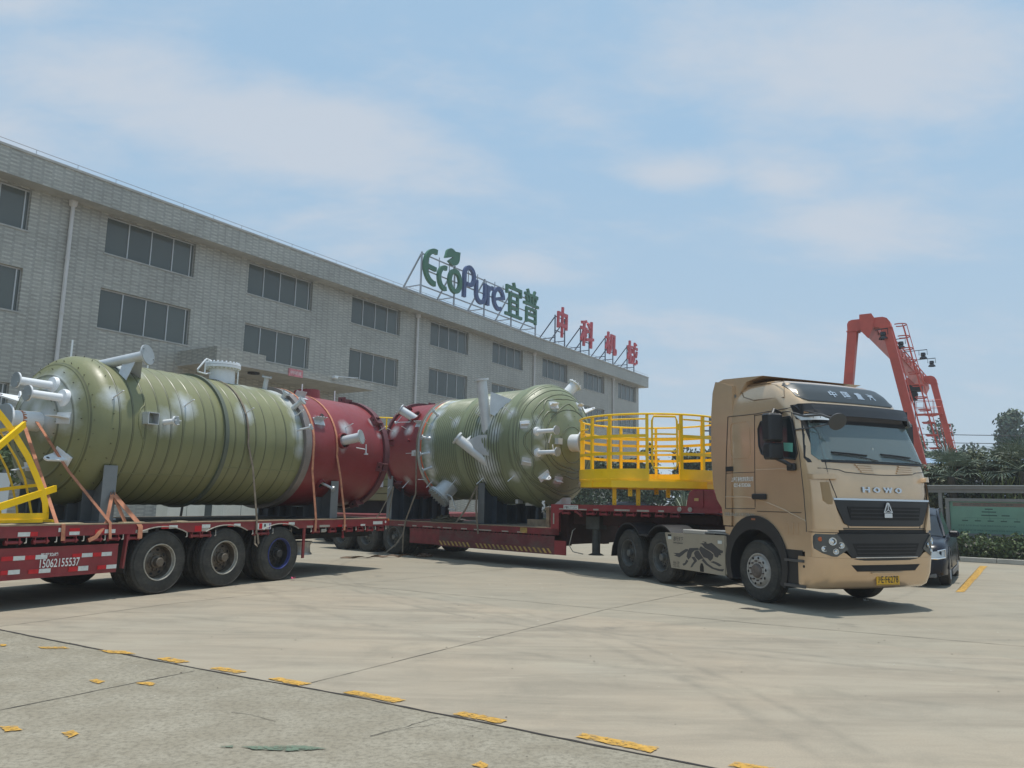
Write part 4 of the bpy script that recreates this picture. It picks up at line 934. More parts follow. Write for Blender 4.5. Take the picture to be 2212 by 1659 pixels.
# beads on the head go by radius: rings at given rho
out = []
HR = [.60, .86, 1.07]
for i, p in enumerate(prof):
    x, r = p; s = 0.0
    if x < -.96:
        for c in HR:
            d = abs(r - c)
            if d < .014: x -= .012 * math.sqrt(1 - (d / .014) ** 2)
            if .006 < d < .026: s = max(s, .8)
    out.append([x, r, s])
prof = out
cs = [-.86, -.62, -.385, -.13, .117, .359, .609, .854, 1.085, 1.551, 1.795, 2.06, 2.321, 2.593, 2.874, 3.136]
body = bead(prof, cs, .007, .010)
ring_x = (1.30, 1.40)
rg_ = []
for x, r, s in body:
    if 1.275 < x < 1.345: r = RA + .028; s = .0
    rg_.append([x, r, s])
spots = [(-.943, 23.5, .34, 1.0), (.443, 24.5, .42, 1.0), (1.838, 24.8, .36, 1.0), (-.343, 9, .26, .75), (-.008, 8, .40, .85), (.15, 12, .3, .6), (-.40, 60, .42, 1.1), (-.55, 72, .35, .7), (3.30, 70, .45, 1.1), (3.32, 50, .42, 1.1), (3.3, 32, .35, 1.0), (3.25, 14, .35, 1.0), (3.3, -4, .3, .8), (2.43, 78, .5, .6), (-1.4, 68, .50, 1.1, .72), (-1.4, 38, .46, 1.1, .73), (-1.5, 20, .50, 1.15, .35), (-1.35, 10, .40, 1.0, .7), (-1.4, 120, .6, 1.0, .6), (-1.45, 160, .5, .9, .5), (-1.25, -36, .28, .7, .83), (-1.5, 80, .45, .8, .3), (-.95, 90, .4, .4)]
def wob_a(X, RR, A):
    ph = np.degrees(A); ph = np.where(ph > 180, ph - 360, ph)
    return -.0012 * np.sin(A * 7) * (RR > 1.2), np.zeros_like(X), np.zeros_like(X)
sh = shell('shell', rg_, spots, VA, YC, ZC, M_vg, 144, radial=wob_a)
bd = MB(); bd.lathe([(1.27, RA + .0), (1.27, RA + .05), (1.355, RA + .05), (1.355, RA)], tm(0, YC, ZC), 144); bd.build('stiffening_band', mat('band_grey_green', (.10, .115, .085), .5, var=.1), VA)
# longitudinal seams low on the side
for (xa, xb, ph) in ((-.85, 1.26, -35), (1.36, 3.3, -25)):
    b = MB(); b.tube([A_.pt(xa + (xb - xa) * k / 10, RA + .002, ph) for k in range(11)], .006, 5); b.build('long_seam', M_vg, VA)
# jog of the seam round the side bracket
b = MB(); pth = [(-.385, -16), (-.40, -8), (-.46, -3), (-.52, 4), (-.52, 12), (-.47, 17), (-.40, 20), (-.385, 26)]
b.tube([A_.pt(x, RA + .004, p) for x, p in pth], .010, 6); b.build('seam_loop', M_vg, VA)
# small studs in rows on head and first strakes
b = MB(); q = random.Random(3)
def stud(b, p, nrm, L=.035): b.cyl(p, p + nrm * L * .75, .0065, n=5)
for xs_, off in ((-.98, 0), (-1.22, 6)):
    for k in range(26):
        ph = -100 + k * 11 + off; r_ = RA * math.sqrt(max(0, 1 - ((xs_ + .95) / .6) ** 2)) if xs_ < -.95 else RA
        stud(b, A_.pt(xs_, r_, ph), (A_.rad(ph) + Vector((-.5 if xs_ < -1 else 0, 0, 0))).normalized())
for rho in (.55, .97):
    for k in range(18):
        ph = k * 20 + 7; xs_ = -.95 - .6 * math.sqrt(1 - (rho / RA) ** 2); stud(b, A_.pt(xs_, rho, ph), (Vector((-1, 0, 0)) + A_.rad(ph) * .5).normalized())
b.build('insulation_studs', mat('dark_stud', (.07, .065, .04), .6), VA)
# skirt
SKR = RA + .015
def flat(x0, x1, r, n): return [[x0 + (x1 - x0) * i / n, r, 0] for i in range(n + 1)]
sp2 = [(4.79, 24, .33, 1.0), (3.95, 27, .25, .7), (3.8, 68, .35, .9), (4.62, 3, .22, .55), (5.9, 36, .2, .9), (4.3, 75, .3, .6), (6.0, 20, .15, .6), (4.22, -36, .14, .8)]
skt = shell('skirt', flat(3.56, 6.2, SKR, 110), sp2, VA, YC, ZC, M_vr, 144)
b = MB()
b.lathe([(3.38, RA), (3.38, RA + .075), (3.56, RA + .075), (3.56, SKR)], tm(0, YC, ZC), 144); b.build('flange_ring', mat('clear_coated_steel', (.23, .20, .185), .4, metal=.3, var=.15, scale=3), VA)
b = MB()
b.lathe([(6.09, SKR), (6.09, SKR + .06), (6.27, SKR + .06), (6.27, SKR - .12), (6.22, SKR - .12), (6.22, SKR - .02)], tm(0, YC, ZC), 144); b.lathe([(6.20, SKR - .02), (3.6, SKR - .02)], tm(0, YC, ZC), 96); b.build('base_ring', mat('maroon_ring', (.115, .035, .042), .55, var=.15), VA)
def chair_lug(v, x, r, phi, m):
    b = MB(); M = axis_m(v.pt(x, r, phi), v.rad(phi)) 
    nrm = v.rad(phi); tn = Vector((0, math.sin(R(phi)), math.cos(R(phi))))
    p = v.pt(x, r, phi)
    for s in (-1, 1): q_ = p + tn * s * .085; b.bar(q_ - Vector((.09, 0, 0)) + nrm * .05, q_ + Vector((.20, 0, 0)) + nrm * .05, .012, .11, up=tuple(nrm))
    q0 = p + Vector((-.10, 0, 0)) - nrm * .005
    b.add([q0 + tn * .11 + nrm * .0, q0 - tn * .11, q0 - tn * .11 + nrm * .15, q0 + tn * .11 + nrm * .15, q0 + tn * .11 + Vector((.025, 0, 0)), q0 - tn * .11 + Vector((.025, 0, 0)), q0 - tn * .11 + nrm * .15 + Vector((.025, 0, 0)), q0 + tn * .11 + nrm * .15 + Vector((.025, 0, 0))],
          [(0, 1, 2, 3), (7, 6, 5, 4), (0, 4, 5, 1), (1, 5, 6, 2), (2, 6, 7, 3), (3, 7, 4, 0)])
    c = q0 + nrm * .08; b.mi = 1; b.cyl(c, c - Vector((.004, 0, 0)), .022, n=12)
    return b.build('anchor_chair', [m, M_dark], v.o)
M_chair = mat('maroon_chair', (.17, .055, .06), .6, var=.2)
for ph in (88, 37, -14, -65): chair_lug(A_, 6.0, SKR, ph, M_chair)
for x_, ph in ((-.943, 23.5), (.443, 24.5), (1.838, 24.8), (3.26, 30)): A_.pin(x_, RA, ph, .26)
A_.pin(3.92, SKR, 27, .03); A_.pin(4.791, SKR, 24, .24); A_.pin(6.05, SKR, 26, .22)
for x_, L_ in ((-1.02, .34), (.46, .34), (2.62, .30)): A_.pin(x_, RA if x_ > -.95 else RA - .05, 90, L_, name='lug_pin')
A_.pin(4.55, SKR, 90, .30); A_.pin(5.75, SKR, 92, .30)
# trunnion-like top nozzle with gussets
p = A_.pt(-.62, RA - .1, 78); tn_d = Vector((.60, -.10, .62)).normalized()
tno = A_.nozzle(A_.pt(-.78, RA - .12, 74), Vector((.34, -.90, .20)), .98, .085, .18, th=.02, r0=.085, name='top_nozzle', m=M_silver)
g_ = MB(); q0 = A_.pt(-.50, RA - .01, 62)
def plate3(b, pts, t):
    pts = [Vector(p) for p in pts]; nrm = (pts[1] - pts[0]).cross(pts[2] - pts[0]).normalized() * t; n = len(pts)
    b.add(pts + [p_ + nrm for p_ in pts], [tuple(range(n))[::-1], tuple(range(n, 2 * n))] + [(i, (i + 1) % n, (i + 1) % n + n, i + n) for i in range(n)])
nd = Vector((.34, -.90, .20)).normalized(); nb = A_.pt(-.78, RA - .12, 74)
plate3(g_, [nb + nd * .55, A_.pt(-.66, RA, 50), A_.pt(-.60, RA, 42), nb + nd * .80], .014)
plate3(g_, [nb + nd * .72, A_.pt(-.44, RA, 58), A_.pt(-.26, RA, 48), A_.pt(-.20, RA, 55), nb + nd * .90], .014); g_.build('gusset', M_silver, tno)
# manhole on top with davit
mh = A_.nozzle(A_.pt(2.10, RA - .08, 84), A_.rad(90), .40, .25, .355, th=.05, cover=False, bolts=24, name='manhole', m=M_white)
c = MB(); cm = axis_m(A_.pt(2.10, RA - .08, 84) + Vector((0, 0, .405)), (0, 0, 1)); c.lathe([(0, .355), (.045, .35), (.045, 0)], cm, 32)
for k in range(24):
    a = 2 * math.pi * k / 24; c.cyl(cm @ Vector((.045, -.315 * math.cos(a), .315 * math.sin(a))), cm @ Vector((.075, -.315 * math.cos(a), .315 * math.sin(a))), .018, n=6)
c.build('cover', M_white, mh)
c = MB(); tp = A_.pt(2.10, RA - .08, 84) + Vector((0, 0, .40)); c.tube([tp + Vector((-.30, 0, .07)), tp + Vector((-.42, 0, .09)), tp + Vector((-.45, 0, .06)), tp + Vector((-.62, 0, -.16)), tp + Vector((-.60, 0, -.20)), tp + Vector((-.42, 0, -.22)), tp + Vector((-.30, 0, -.18))], .018, 8); c.tube([tp + Vector((-.44, 0, .08)), tp + Vector((-.44, 0, -.22))], .016, 8)
c.build('davit', M_white, mh)
# short nozzles round the upper edge by the flange ring
A_.nozzle(A_.pt(3.18, RA, 80), A_.rad(80), .28, .05, .105, cover=True, m=M_silver)
A_.nozzle(A_.pt(3.30, RA, 40), A_.rad(40) + Vector((.25, 0, 0)), .27, .055, .10, m=M_silver)
A_.nozzle(A_.pt(3.28, RA, 57), A_.rad(57) + Vector((.15, 0, 0)), .12, .05, .09, m=M_silver)
A_.nozzle(A_.pt(3.22, RA, 15), A_.rad(15) + Vector((.45, 0, 0)), .30, .022, .07, m=M_silver)
A_.nozzle(A_.pt(-.02, RA, 8), A_.rad(8) + Vector((.35, 0, 0)), .22, .045, .082, m=M_white, bolts=4)
# open box bracket, red-side brackets
b = MB(); p = A_.pt(-.345, RA - .01, 9.5); 
for s in (-1, 1): b.box(p.x - .10, p.x + .10, p.y - .16, p.y + .02, p.z + s * .095 - .006, p.z + s * .095 + .006)
for s in (-1, 1): b.box(p.x + s * .10 - .006, p.x + s * .10 + .006, p.y - .16, p.y + .02, p.z - .089, p.z + .089)
b.build('box_bracket', M_silver, VA)
def perf_bracket(v, x, r, ph):
    b = MB(); nrm = v.rad(ph); tn = Vector((0, math.sin(R(ph)), math.cos(R(ph)))); p = v.pt(x, r, ph)
    M = Matrix(((1, -nrm.x, tn.x, p.x), (0, -nrm.y, tn.y, p.y), (0, -nrm.z, tn.z, p.z), (0, 0, 0, 1)))
    b.box(-.16, .16, -.012, .01, -.085, .085, M=M); b.box(-.16, .16, -.14, -.012, .04, .052, M=M); b.mi = 1
    for k in range(3): b.cyl(M @ Vector((-.09 + k * .09, -.145, .046)) , M @ Vector((-.09 + k * .09, -.1415, .046)), .012, n=8); b.cyl(M @ Vector((-.10 + k * .09, -.07, .0525)), M @ Vector((-.10 + k * .09, -.07, .0535)), .014, n=10)
    return b.build('bracket', [M_silver, M_dark], v.o)
perf_bracket(A_, 3.93, SKR, 27); perf_bracket(A_, 3.9, SKR, 62)
b = MB(); b.cyl(A_.pt(4.12, SKR - .02, 35), A_.pt(4.12, SKR + .02, 35), .055, n=16); b.mi = 1; b.cyl(A_.pt(4.12, SKR + .015, 35), A_.pt(4.12, SKR + .022, 35), .045, n=16); b.build('vent_hole', [M_chair, M_dark], VA)
def port(v, x, r, ph, rr, m, nrm=None):
    b = MB(); n_ = v.rad(ph); M = axis_m(v.pt(x, r, ph), n_); b.lathe([(-.06, rr), (.07, rr), (.07, rr * .88), (-.06, rr * .88)], M, 28); b.mi = 1; b.disc(M, .005, rr * .9, 24, 1); return b.build('skirt_port', [m, M_dark], v.o)
M_vrd = mat('maroon_edge', (.20, .03, .033), .5, var=.1)
port(A_, 4.60, SKR, 9, .175, M_vrd); A_.nozzle(A_.pt(4.60, SKR, 9), A_.rad(10) + Vector((.30, 0, 0.05)), .46, .105, .165, m=M_silver, th=.02)
b = MB(); p = A_.pt(4.95, SKR + .1, 3); b.tube([p, p + Vector((.22, -.12, -.03))], .013, 6); b.tube([p + Vector((.20, -.12, .09)), p + Vector((.20, -.13, -.12))], .014, 6); b.cyl(p + Vector((.2, -.13, -.12)), p + Vector((.2, -.13, -.15)), .05, n=14); b.build('drain_branch', M_silver, VA)
port(A_, 4.22, SKR, -37, .11, M_vrd); A_.nozzle(A_.pt(4.22, SKR - .1, -37), Vector((.25, -.72, -.35)), .42, .028, .062, m=M_silver)
b = MB(); b.cyl(A_.pt(4.85, SKR - .03, 95), A_.pt(4.85, SKR + .17, 95), .30, n=30); b.build('skirt_manway', mat('maroon_manway', (.21, .03, .035), .5, var=.1), VA)
# head fittings
def head_x(rho, s0=-.95, dep=.6, RR=RA, sg=-1): return s0 + sg * dep * math.sqrt(max(0, 1 - (rho / RR) ** 2))
def hpt(v, rho, ph, **k): return v.pt(head_x(rho, **k), rho, ph)
A_.nozzle(hpt(A_, .16, 25), (-1, 0, 0), .52, .145, .245, th=.03, r0=.16)
A_.nozzle(hpt(A_, .72, 68), (-1, 0, 0.02), .58, .062, .125, th=.02, r0=.066, pad=.15)
A_.nozzle(hpt(A_, .73, 38), (-1, 0, 0.02), .56, .062, .125, th=.02, r0=.066, pad=.15)
def wing(v, rho, ph, L=.26, name='lug_plate', flip=-1, w=.16, **k):
    """a doubler pad with a flat shelf plate standing on it"""
    b = MB(); p = hpt(v, rho, ph, **k); nx = Vector((flip * 1.0, 0, 0)) + v.rad(ph) * rho * .45; nx.normalize()
    ty = Vector((0, -1, 0)) - nx * nx.dot(Vector((0, -1, 0))); ty.normalize(); tz = nx.cross(ty)
    M = Matrix(((ty.x, nx.x, tz.x, p.x), (ty.y, nx.y, tz.y, p.y), (ty.z, nx.z, tz.z, p.z), (0, 0, 0, 1)))
    b.box(-w * .85, w * .85, -.02, .010, -w * .62, w * .62, M=M, bev=.004); b.mi = 1; b.box(-w * .55, w * .8, .010, L, -.007, .007, M=M)
    return b.build(name, [M_silver, M_white], v.o)
def eye(v, rho, ph, flip=-1, L=.30, **k):
    b = MB(); p = hpt(v, rho, ph, **k); nx = (Vector((flip, 0, 0)) + v.rad(ph) * rho * .35).normalized(); rd = v.rad(ph)
    s = rd - nx * nx.dot(rd); s.normalize(); th = nx.cross(s)
    M = Matrix(((s.x, th.x, nx.x, p.x), (s.y, th.y, nx.y, p.y), (s.z, th.z, nx.z, p.z), (0, 0, 0, 1)))
    pl = [(-.13, -.02), (.13, -.02)] + [(.055 * math.cos(R(a)), L - .055 + .055 * math.sin(R(a))) for a in range(0, 181, 20)]
    b.prism(pl, -.014, .014, M=M); b.box(-.17, .17, -.09, .09, -.015, .014, M=M, bev=.005); b.mi = 1
    for s_ in (-1, 1): b.cyl(M @ Vector((0, s_ * .0145, L - .06)), M @ Vector((0, s_ * .0155, L - .06)), .026, n=12)
    return b.build('lifting_eye', [M_white, M_dark], v.o)
wing(A_, .69, 10, .30, w=.15); wing(A_, .68, 190, .26, w=.13); wing(A_, .66, -100, .24, w=.12)
eye(A_, .83, -36, L=.34); eye(A_, 1.02, 150, L=.34)
b = MB(); b.cyl(A_.pt(.0, RA - .05, -90), A_.pt(.0, RA + .26, -90), .035, n=12); b.cyl(A_.pt(0, RA + .24, -90), A_.pt(0, RA + .27, -90), .085, n=16); b.build('drain_nozzle', M_white, VA)
# --- vessel B (right) -------------------------------------------------------
VB = empty('pressure_vessel', (-3.447, 23.328, 0), R(-42.0), 'bigger olive green vessel wrapped in close-set coils, domed end facing the yellow round platform', 'pressure vessel')
YB, ZB = 1.45, 3.16
B_ = Vessel(VB, YB, ZB)
prof = []
def coils(x0, x1, r, pitch, h, n_per=8, seam=.55):
    n = int(round((x1 - x0) / pitch)); out = []
    for i in range(n):
        for k in range(n_per):
            t = k / n_per; xx = x0 + (i + t) * pitch
            d = abs(t - .5) / .5
            out.append([xx, r + h * math.sqrt(max(0, 1 - d ** 2)) if d < 1 else r, seam if d > .72 else 0.0])
    return out
prof += [[1.16, 1.50, 0], [1.20, 1.515, 0], [1.22, 1.53, 0], [1.225, 1.50, .3]] + [[1.23 + .03 * i, 1.50, 0] for i in range(11)]
prof += coils(1.56, 2.60, 1.497, .08, .022, seam=.8)
prof += [[2.61, 1.50, .4], [2.64, 1.53, 0], [2.70, 1.60, 0], [2.84, 1.60, 0], [2.90, 1.585, .4]]
prof += coils(2.91, 4.35, 1.583, .096, .026, seam=1.0)
prof += [[4.36, 1.60, .4], [4.40, 1.655, 0]] + [[4.40 + .02 * i, 1.66, 0] for i in range(1, 9)] + [[4.58, 1.66, .8], [4.585, 1.69, .3]] + [[4.60 + .02 * i, 1.70, 0] for i in range(8)]
for t in np.linspace(90, 1, 420):
    prof.append([4.75 + .85 * math.cos(R(t)), max(.004, 1.70 * math.sin(R(t))), 0])
# contour lines of half-pipe on the dome, traced as polar curves (angle, radius)
LINES = [
    [(-180, 1.66), (-90, 1.66), (-42, 1.64), (-23, 1.675), (0, 1.69), (41, 1.69), (60, 1.68), (74, 1.67), (110, 1.67), (180, 1.66)],
    [(-180, 1.52), (-113, 1.60), (-94, 1.50), (-60, 1.47), (-40, 1.55), (-21, 1.62), (-8, 1.645), (18, 1.67), (34, 1.685), (56, 1.645), (81, 1.62), (104, 1.62), (140, 1.62), (180, 1.52)],
    [(-180, 1.42), (-100, 1.37), (-78, 1.33), (-62, 1.33), (-46, 1.46), (-36, 1.53), (-26, 1.60), (-12, 1.62), (8, 1.62), (23, 1.63), (38, 1.61), (57, 1.55), (84, 1.51), (117, 1.53), (150, 1.52), (180, 1.42)],
    [(-180, 1.25), (-150, 1.30), (-126, 1.37), (-112, 1.24), (-96, 1.24), (-80, 1.26), (-66, 1.26), (-52, 1.30), (-42, 1.42), (-34, 1.46), (-26, 1.35), (-17, 1.335), (-10, 1.42), (-3, 1.50), (6, 1.50), (12, 1.42), (17, 1.365), (24, 1.36), (31, 1.46), (58, 1.41), (84, 1.38), (116, 1.42), (140, 1.40), (180, 1.25)],
    [(-180, 1.2), (-140, 1.12), (-126, .98), (-111, .96), (-86, .86), (-74, .86), (-66, .89), (-58, 1.08), (-48, 1.12), (-40, 1.02), (-28, 1.08), (-18, 1.20), (-13, 1.36), (-6, 1.33), (6, 1.33), (13, 1.37), (18, 1.33), (29, 1.31), (44, 1.27), (49, 1.33), (57, 1.37), (66, 1.30), (84, 1.24), (100, 1.28), (112, 1.36), (125, 1.38), (150, 1.3), (180, 1.2)],
    [(-180, 1.05), (-140, .94), (-120, .80), (-90, .74), (-70, .74), (-35, .90), (-15, 1.00), (0, .96), (10, 1.02), (14, 1.08), (23, 1.18), (36, 1.18), (47, 1.15), (56, 1.00), (66, 1.0), (80, 1.06), (92, 1.13), (102, 1.08), (111, 1.0), (129, 1.02), (146, 1.15), (180, 1.05)],
    [(-180, .92), (-140, .93), (-111, .72), (-86, .62), (-63, .66), (-35, .80), (-15, .90), (0, .9), (20, 1.0), (33, 1.01), (58, .975), (88, .955), (120, 1.0), (144, 1.05), (180, .92)],
    [(-180, .49), (0, .49), (180, .49)]]
def dome_lines(X, RR, A):
    ph = np.degrees(A); ph = np.where(ph > 180, ph - 360, ph); dx = np.zeros_like(X); ds = np.zeros_like(X)
    on = X > 4.7501
    for Ln in LINES:
        a = np.array([p[0] for p in Ln], float); r = np.array([p[1] for p in Ln])
        # smooth the traced curve
        g = np.linspace(-180, 180, 721); rr = np.interp(g, a, r); kk = np.ones(9) / 9; rr = np.convolve(np.pad(rr, 4, mode='edge'), kk, 'valid')
        c = np.interp(ph, g, rr); gr = np.abs(np.interp(ph, g, np.gradient(rr, g))) ; 
        sl = np.sqrt(1 + (gr * 57.3 / np.maximum(c, .3)) ** 2)
        d = np.abs(RR - c) / sl
        dx = np.maximum(dx, np.where(on & (d < .015), .012 * np.sqrt(np.clip(1 - (d / .015) ** 2, 0, 1)), 0)); ds = np.maximum(ds, np.where(on & (d > .008) & (d < .022), 1.0, 0))
    ax_ = np.where(on, (X - 4.75) / .85 ** 2, 0); ar_ = RR / 1.7 ** 2; nn_ = np.sqrt(ax_ ** 2 + ar_ ** 2) + 1e-9
    return dx * ar_ / nn_, ds * np.clip(1.0 - (RR - 1.45) * 1.6, .5, 1.0), dx * ax_ / nn_
spB = []
for x_, ph in ((1.46, 23), (2.44, 26), (3.57, 26), (4.7, 27), (1.3, -41), (2.28, -40), (3.52, -35), (4.79, -31)): spB.append((x_, ph, .30, .95))
for ph in (70, 40, 9, -8, -24): spB.append((1.45, ph, .42, 1.1))
spB += [(1.42, ph, .26, 1.0) for ph in (55, 25, 0, -16, -32, -45)]
spB += [(3.85, -21, .62, 1.2), (4.2, 10, .45, .9), (1.9, -47, .45, 1.0), (3.45, 42, .5, 1.1), (3.4, 58, .4, .9), (3.9, 20, .45, .8), (3.5, 8, .35, .6), (3.95, -40, .5, .9), (4.3, 35, .4, .6)]
PL_B = [(1.52, 17), (1.17, 61), (1.29, 119), (1.49, -20), (1.05, -66), (1.14, -126), (1.5, 165)]
def bx(rho): return head_x(rho, 4.75, .85, 1.70, 1)
for rho, ph in PL_B: spB.append((bx(rho), ph, .28, 1.0, rho))
spB += [(bx(1.2), 13, .32, 1.1, 1.2), (bx(1.2), -13, .30, 1.0, 1.2), (bx(1.24), -44, .26, .8, 1.24), (bx(1.3), 25, .3, .6, 1.3), (bx(.8), 85, .3, .55, .8), (bx(1.0), 0, .25, .6, 1.0), (bx(1.58), 139, .35, 1.0, 1.58), (bx(.6), -10, .2, .5, .6)]
shell('shell', prof, spB, VB, YB, ZB, M_vgb, 360, radial=dome_lines)
SKB = 1.45
spk = [(-.27, 20, .32, 1.0), (.39, 21, .30, .95), (-.57, -44, .25, .8), (.13, -43, .28, .8), (.9, 28, .25, .8), (.84, -7, .18, .8), (1.0, 5, .22, .5), (.9, -40, .2, .8), (.45, 37, .25, .4)]
shell('skirt', flat(-.5, 1.08, SKB, 70), spk, VB, YB, ZB, M_vr, 144)
b = MB(); b.lathe([(1.0, SKB), (1.0, 1.545), (1.09, 1.55), (1.10, 1.50)], tm(0, YB, ZB), 144); b.build('flange_ring', mat('pale_steel_ring', (.42, .45, .43), .4, metal=.2, var=.12, scale=3), VB)
b = MB(); b.lathe([(1.10, 1.505), (1.16, 1.505)], tm(0, YB, ZB), 144); b.build('primer_band', mat('orange_primer', (.60, .13, .06), .6, var=.1), VB)
b = MB(); b.lathe([(-.5, SKB - .02), (-.5, SKB - .12), (-.58, SKB - .12), (-.58, SKB + .085), (-.50, SKB + .085), (-.50, SKB)], tm(0, YB, ZB), 144); b.lathe([(-.5, SKB - .02), (1.0, SKB - .02)], tm(0, YB, ZB), 96); b.build('base_ring', _mats['maroon_ring'], VB)
def chair_r(x, ph):
    o = chair_lug(B_, x, SKB, ph, M_chair); return o
for ph in (100, 55, 6, -47): chair_r(-.36, ph)
for x_, r_, ph in ((-.27, SKB, 19.8), (.39, SKB, 20.8), (1.465, 1.5, 22.9), (2.44, 1.5, 25.8), (3.57, 1.6, 25.8), (4.69, 1.7, 26.7)): B_.pin(x_, r_, ph, .30)
for x_, r_, ph in ((-.57, SKB, -44), (.126, SKB, -43.4), (1.296, 1.5, -41), (2.275, 1.5, -40.2), (3.524, 1.6, -35), (4.787, 1.68, -31)): B_.pin(x_, r_, ph, .32)
for ph, L_ in ((38.5, .20), (8.5, .22), (-8.1, .26), (-24, .26)):
    B_.nozzle(B_.pt(1.47, 1.50, ph), B_.rad(ph) + Vector((-.55 if ph < 30 else -.25, 0, 0)), L_, .038, .078, th=.016, m=M_silver, pad=.06)
B_.nozzle(B_.pt(3.52, 1.6, 40.5), B_.rad(41) + Vector((-.35, 0, 0)), .26, .045, .07, m=M_silver)
B_.nozzle(B_.pt(4.28, 1.0, 12), B_.rad(88) + Vector((0, -.42, 0)), .001, .1, .1, name='nozzle') if False else None
# the tall upright nozzle and the sloping one with their gussets
pn = B_.pt(3.75, 1.50, 2); tn1 = B_.nozzle(pn + Vector((.02, .10, 0)), Vector((-.03, -.17, 1)), 1.72, .14, .20, th=.05, r0=.145, name='tall_nozzle', m=M_silver, cover=False)
b = MB(); plate3(b, [pn + Vector((.16, .0, 1.35)), pn + Vector((.75, .62, 1.05)), pn + Vector((.45, .25, .55)), pn + Vector((.16, -.02, .75))], .014); b.build('gusset', M_silver, tn1)
sd = (B_.rad(24) + Vector((-.55, 0, 0))).normalized(); sp_ = B_.pt(3.80, 1.45, -22)
tn2 = B_.nozzle(sp_, Vector((-.62, -.55, .62)), 1.15, .135, .19, th=.045, r0=.14, name='sloping_nozzle', m=M_silver)
sdn = Vector((-.62, -.55, .62)).normalized()
b = MB(); plate3(b, [sp_ + sdn * .95, B_.pt(3.62, 1.62, 8), B_.pt(3.9, 1.62, 8), B_.pt(3.98, 1.62, -12), sp_ + sdn * .45], .014); plate3(b, [sp_ + sdn * 1.0, B_.pt(3.1, 1.62, 4), B_.pt(3.3, 1.62, 8), sp_ + sdn * .8], .014); b.build('gusset', M_silver, tn2)
# bolted manhole low on the side, with davit
md = (B_.rad(-47) + Vector((-.28, 0, 0))).normalized(); mp_ = B_.pt(1.85, 1.42, -50)
mh2 = B_.nozzle(mp_, md, .50, .27, .36, th=.05, cover=False, bolts=20, name='manhole', m=M_silver)
c = MB(); cm = axis_m(mp_ + md * .505, md); c.lathe([(0, .36), (.045, .355), (.045, 0)], cm, 32)
for k in range(20):
    a = 2 * math.pi * k / 20; c.cyl(cm @ Vector((.045, -.32 * math.cos(a), .32 * math.sin(a))), cm @ Vector((.085, -.32 * math.cos(a), .32 * math.sin(a))), .02, n=6)
c.tube([cm @ Vector((.045, .08, .18)), cm @ Vector((.09, .04, .18)), cm @ Vector((.09, -.04, .2)), cm @ Vector((.045, -.08, .18))], .010, 6)
c.build('cover', M_covg, mh2)
c = MB(); e0 = mp_ + md * .42; c.tube([e0 + Vector((.25, 0, .0)), e0 + Vector((.48, -.05, -.05)), e0 + Vector((.60, .02, -.38)), e0 + Vector((.56, .05, -.44)), e0 + Vector((.32, .0, -.40))], .022, 8); c.build('davit', M_silver, mh2)
# bottom nozzle resting on timber, far top nozzle, port and nozzle in the skirt
bn = B_.nozzle(B_.pt(4.95, 1.50, -98), (0, 0, -1), .42, .33, .43, th=.05, cover=False, bolts=16, name='bottom_nozzle', m=M_silver)
c = MB(); cm = axis_m(B_.pt(4.95, 1.50, -98) + Vector((0, 0, -.425)), (0, 0, -1)); c.lathe([(0, .43), (.05, .425), (.05, 0)], cm, 32); c.build('cover', M_silver, bn)
B_.nozzle(B_.pt(4.55, 1.45, 118), B_.rad(128) * .9 + Vector((.30, 0, .0)), .75, .15, .215, th=.03, bolts=10, cover=False, name='nozzle', m=M_white)
port(B_, .42, SKB, 41, .19, M_vrd); B_.nozzle(B_.pt(.42, SKB - .1, 39), Vector((-.62, -.62, .52)), .62, .125, .18, m=M_silver, th=.02)
b = MB(); p = B_.pt(.30, SKB, 33); b.tube([p, p + Vector((-.35, -.25, -.02))], .014, 6); b.tube([p + Vector((-.35, -.25, -.02)), p + Vector((-.22, -.18, .16))], .012, 6); b.cyl(p + Vector((-.34, -.25, -.02)), p + Vector((-.39, -.28, -.03)), .045, n=12); b.build('drain_branch', M_white, VB)
b = MB(); b.cyl(B_.pt(.52, SKB - .02, 8), B_.pt(.52, SKB + .07, 8), .04, n=14); b.build('vent_stub', M_vrd, VB)
perf_bracket(B_, .80, SKB, 28)
b = MB(); p = B_.pt(.85, SKB, -7); b.box(p.x - .16, p.x + .14, p.y - .02, p.y + .01, p.z - .09, p.z + .07); b.bar(p + Vector((-.3, -.12, -.02)), p + Vector((.1, -.05, 0)), .02, .014); b.tube([p + Vector((.02, -.06, -.04)), p + Vector((.02, -.10, .04)), p + Vector((.10, -.10, .05))], .013, 6); b.build('earth_boss', M_silver, VB)
b = MB(); p = B_.pt(.9, SKB, -41); b.box(p.x - .12, p.x + .14, p.y - .16, p.y + .02, p.z - .008, p.z + .008); b.build('shelf_plate', M_white, VB)
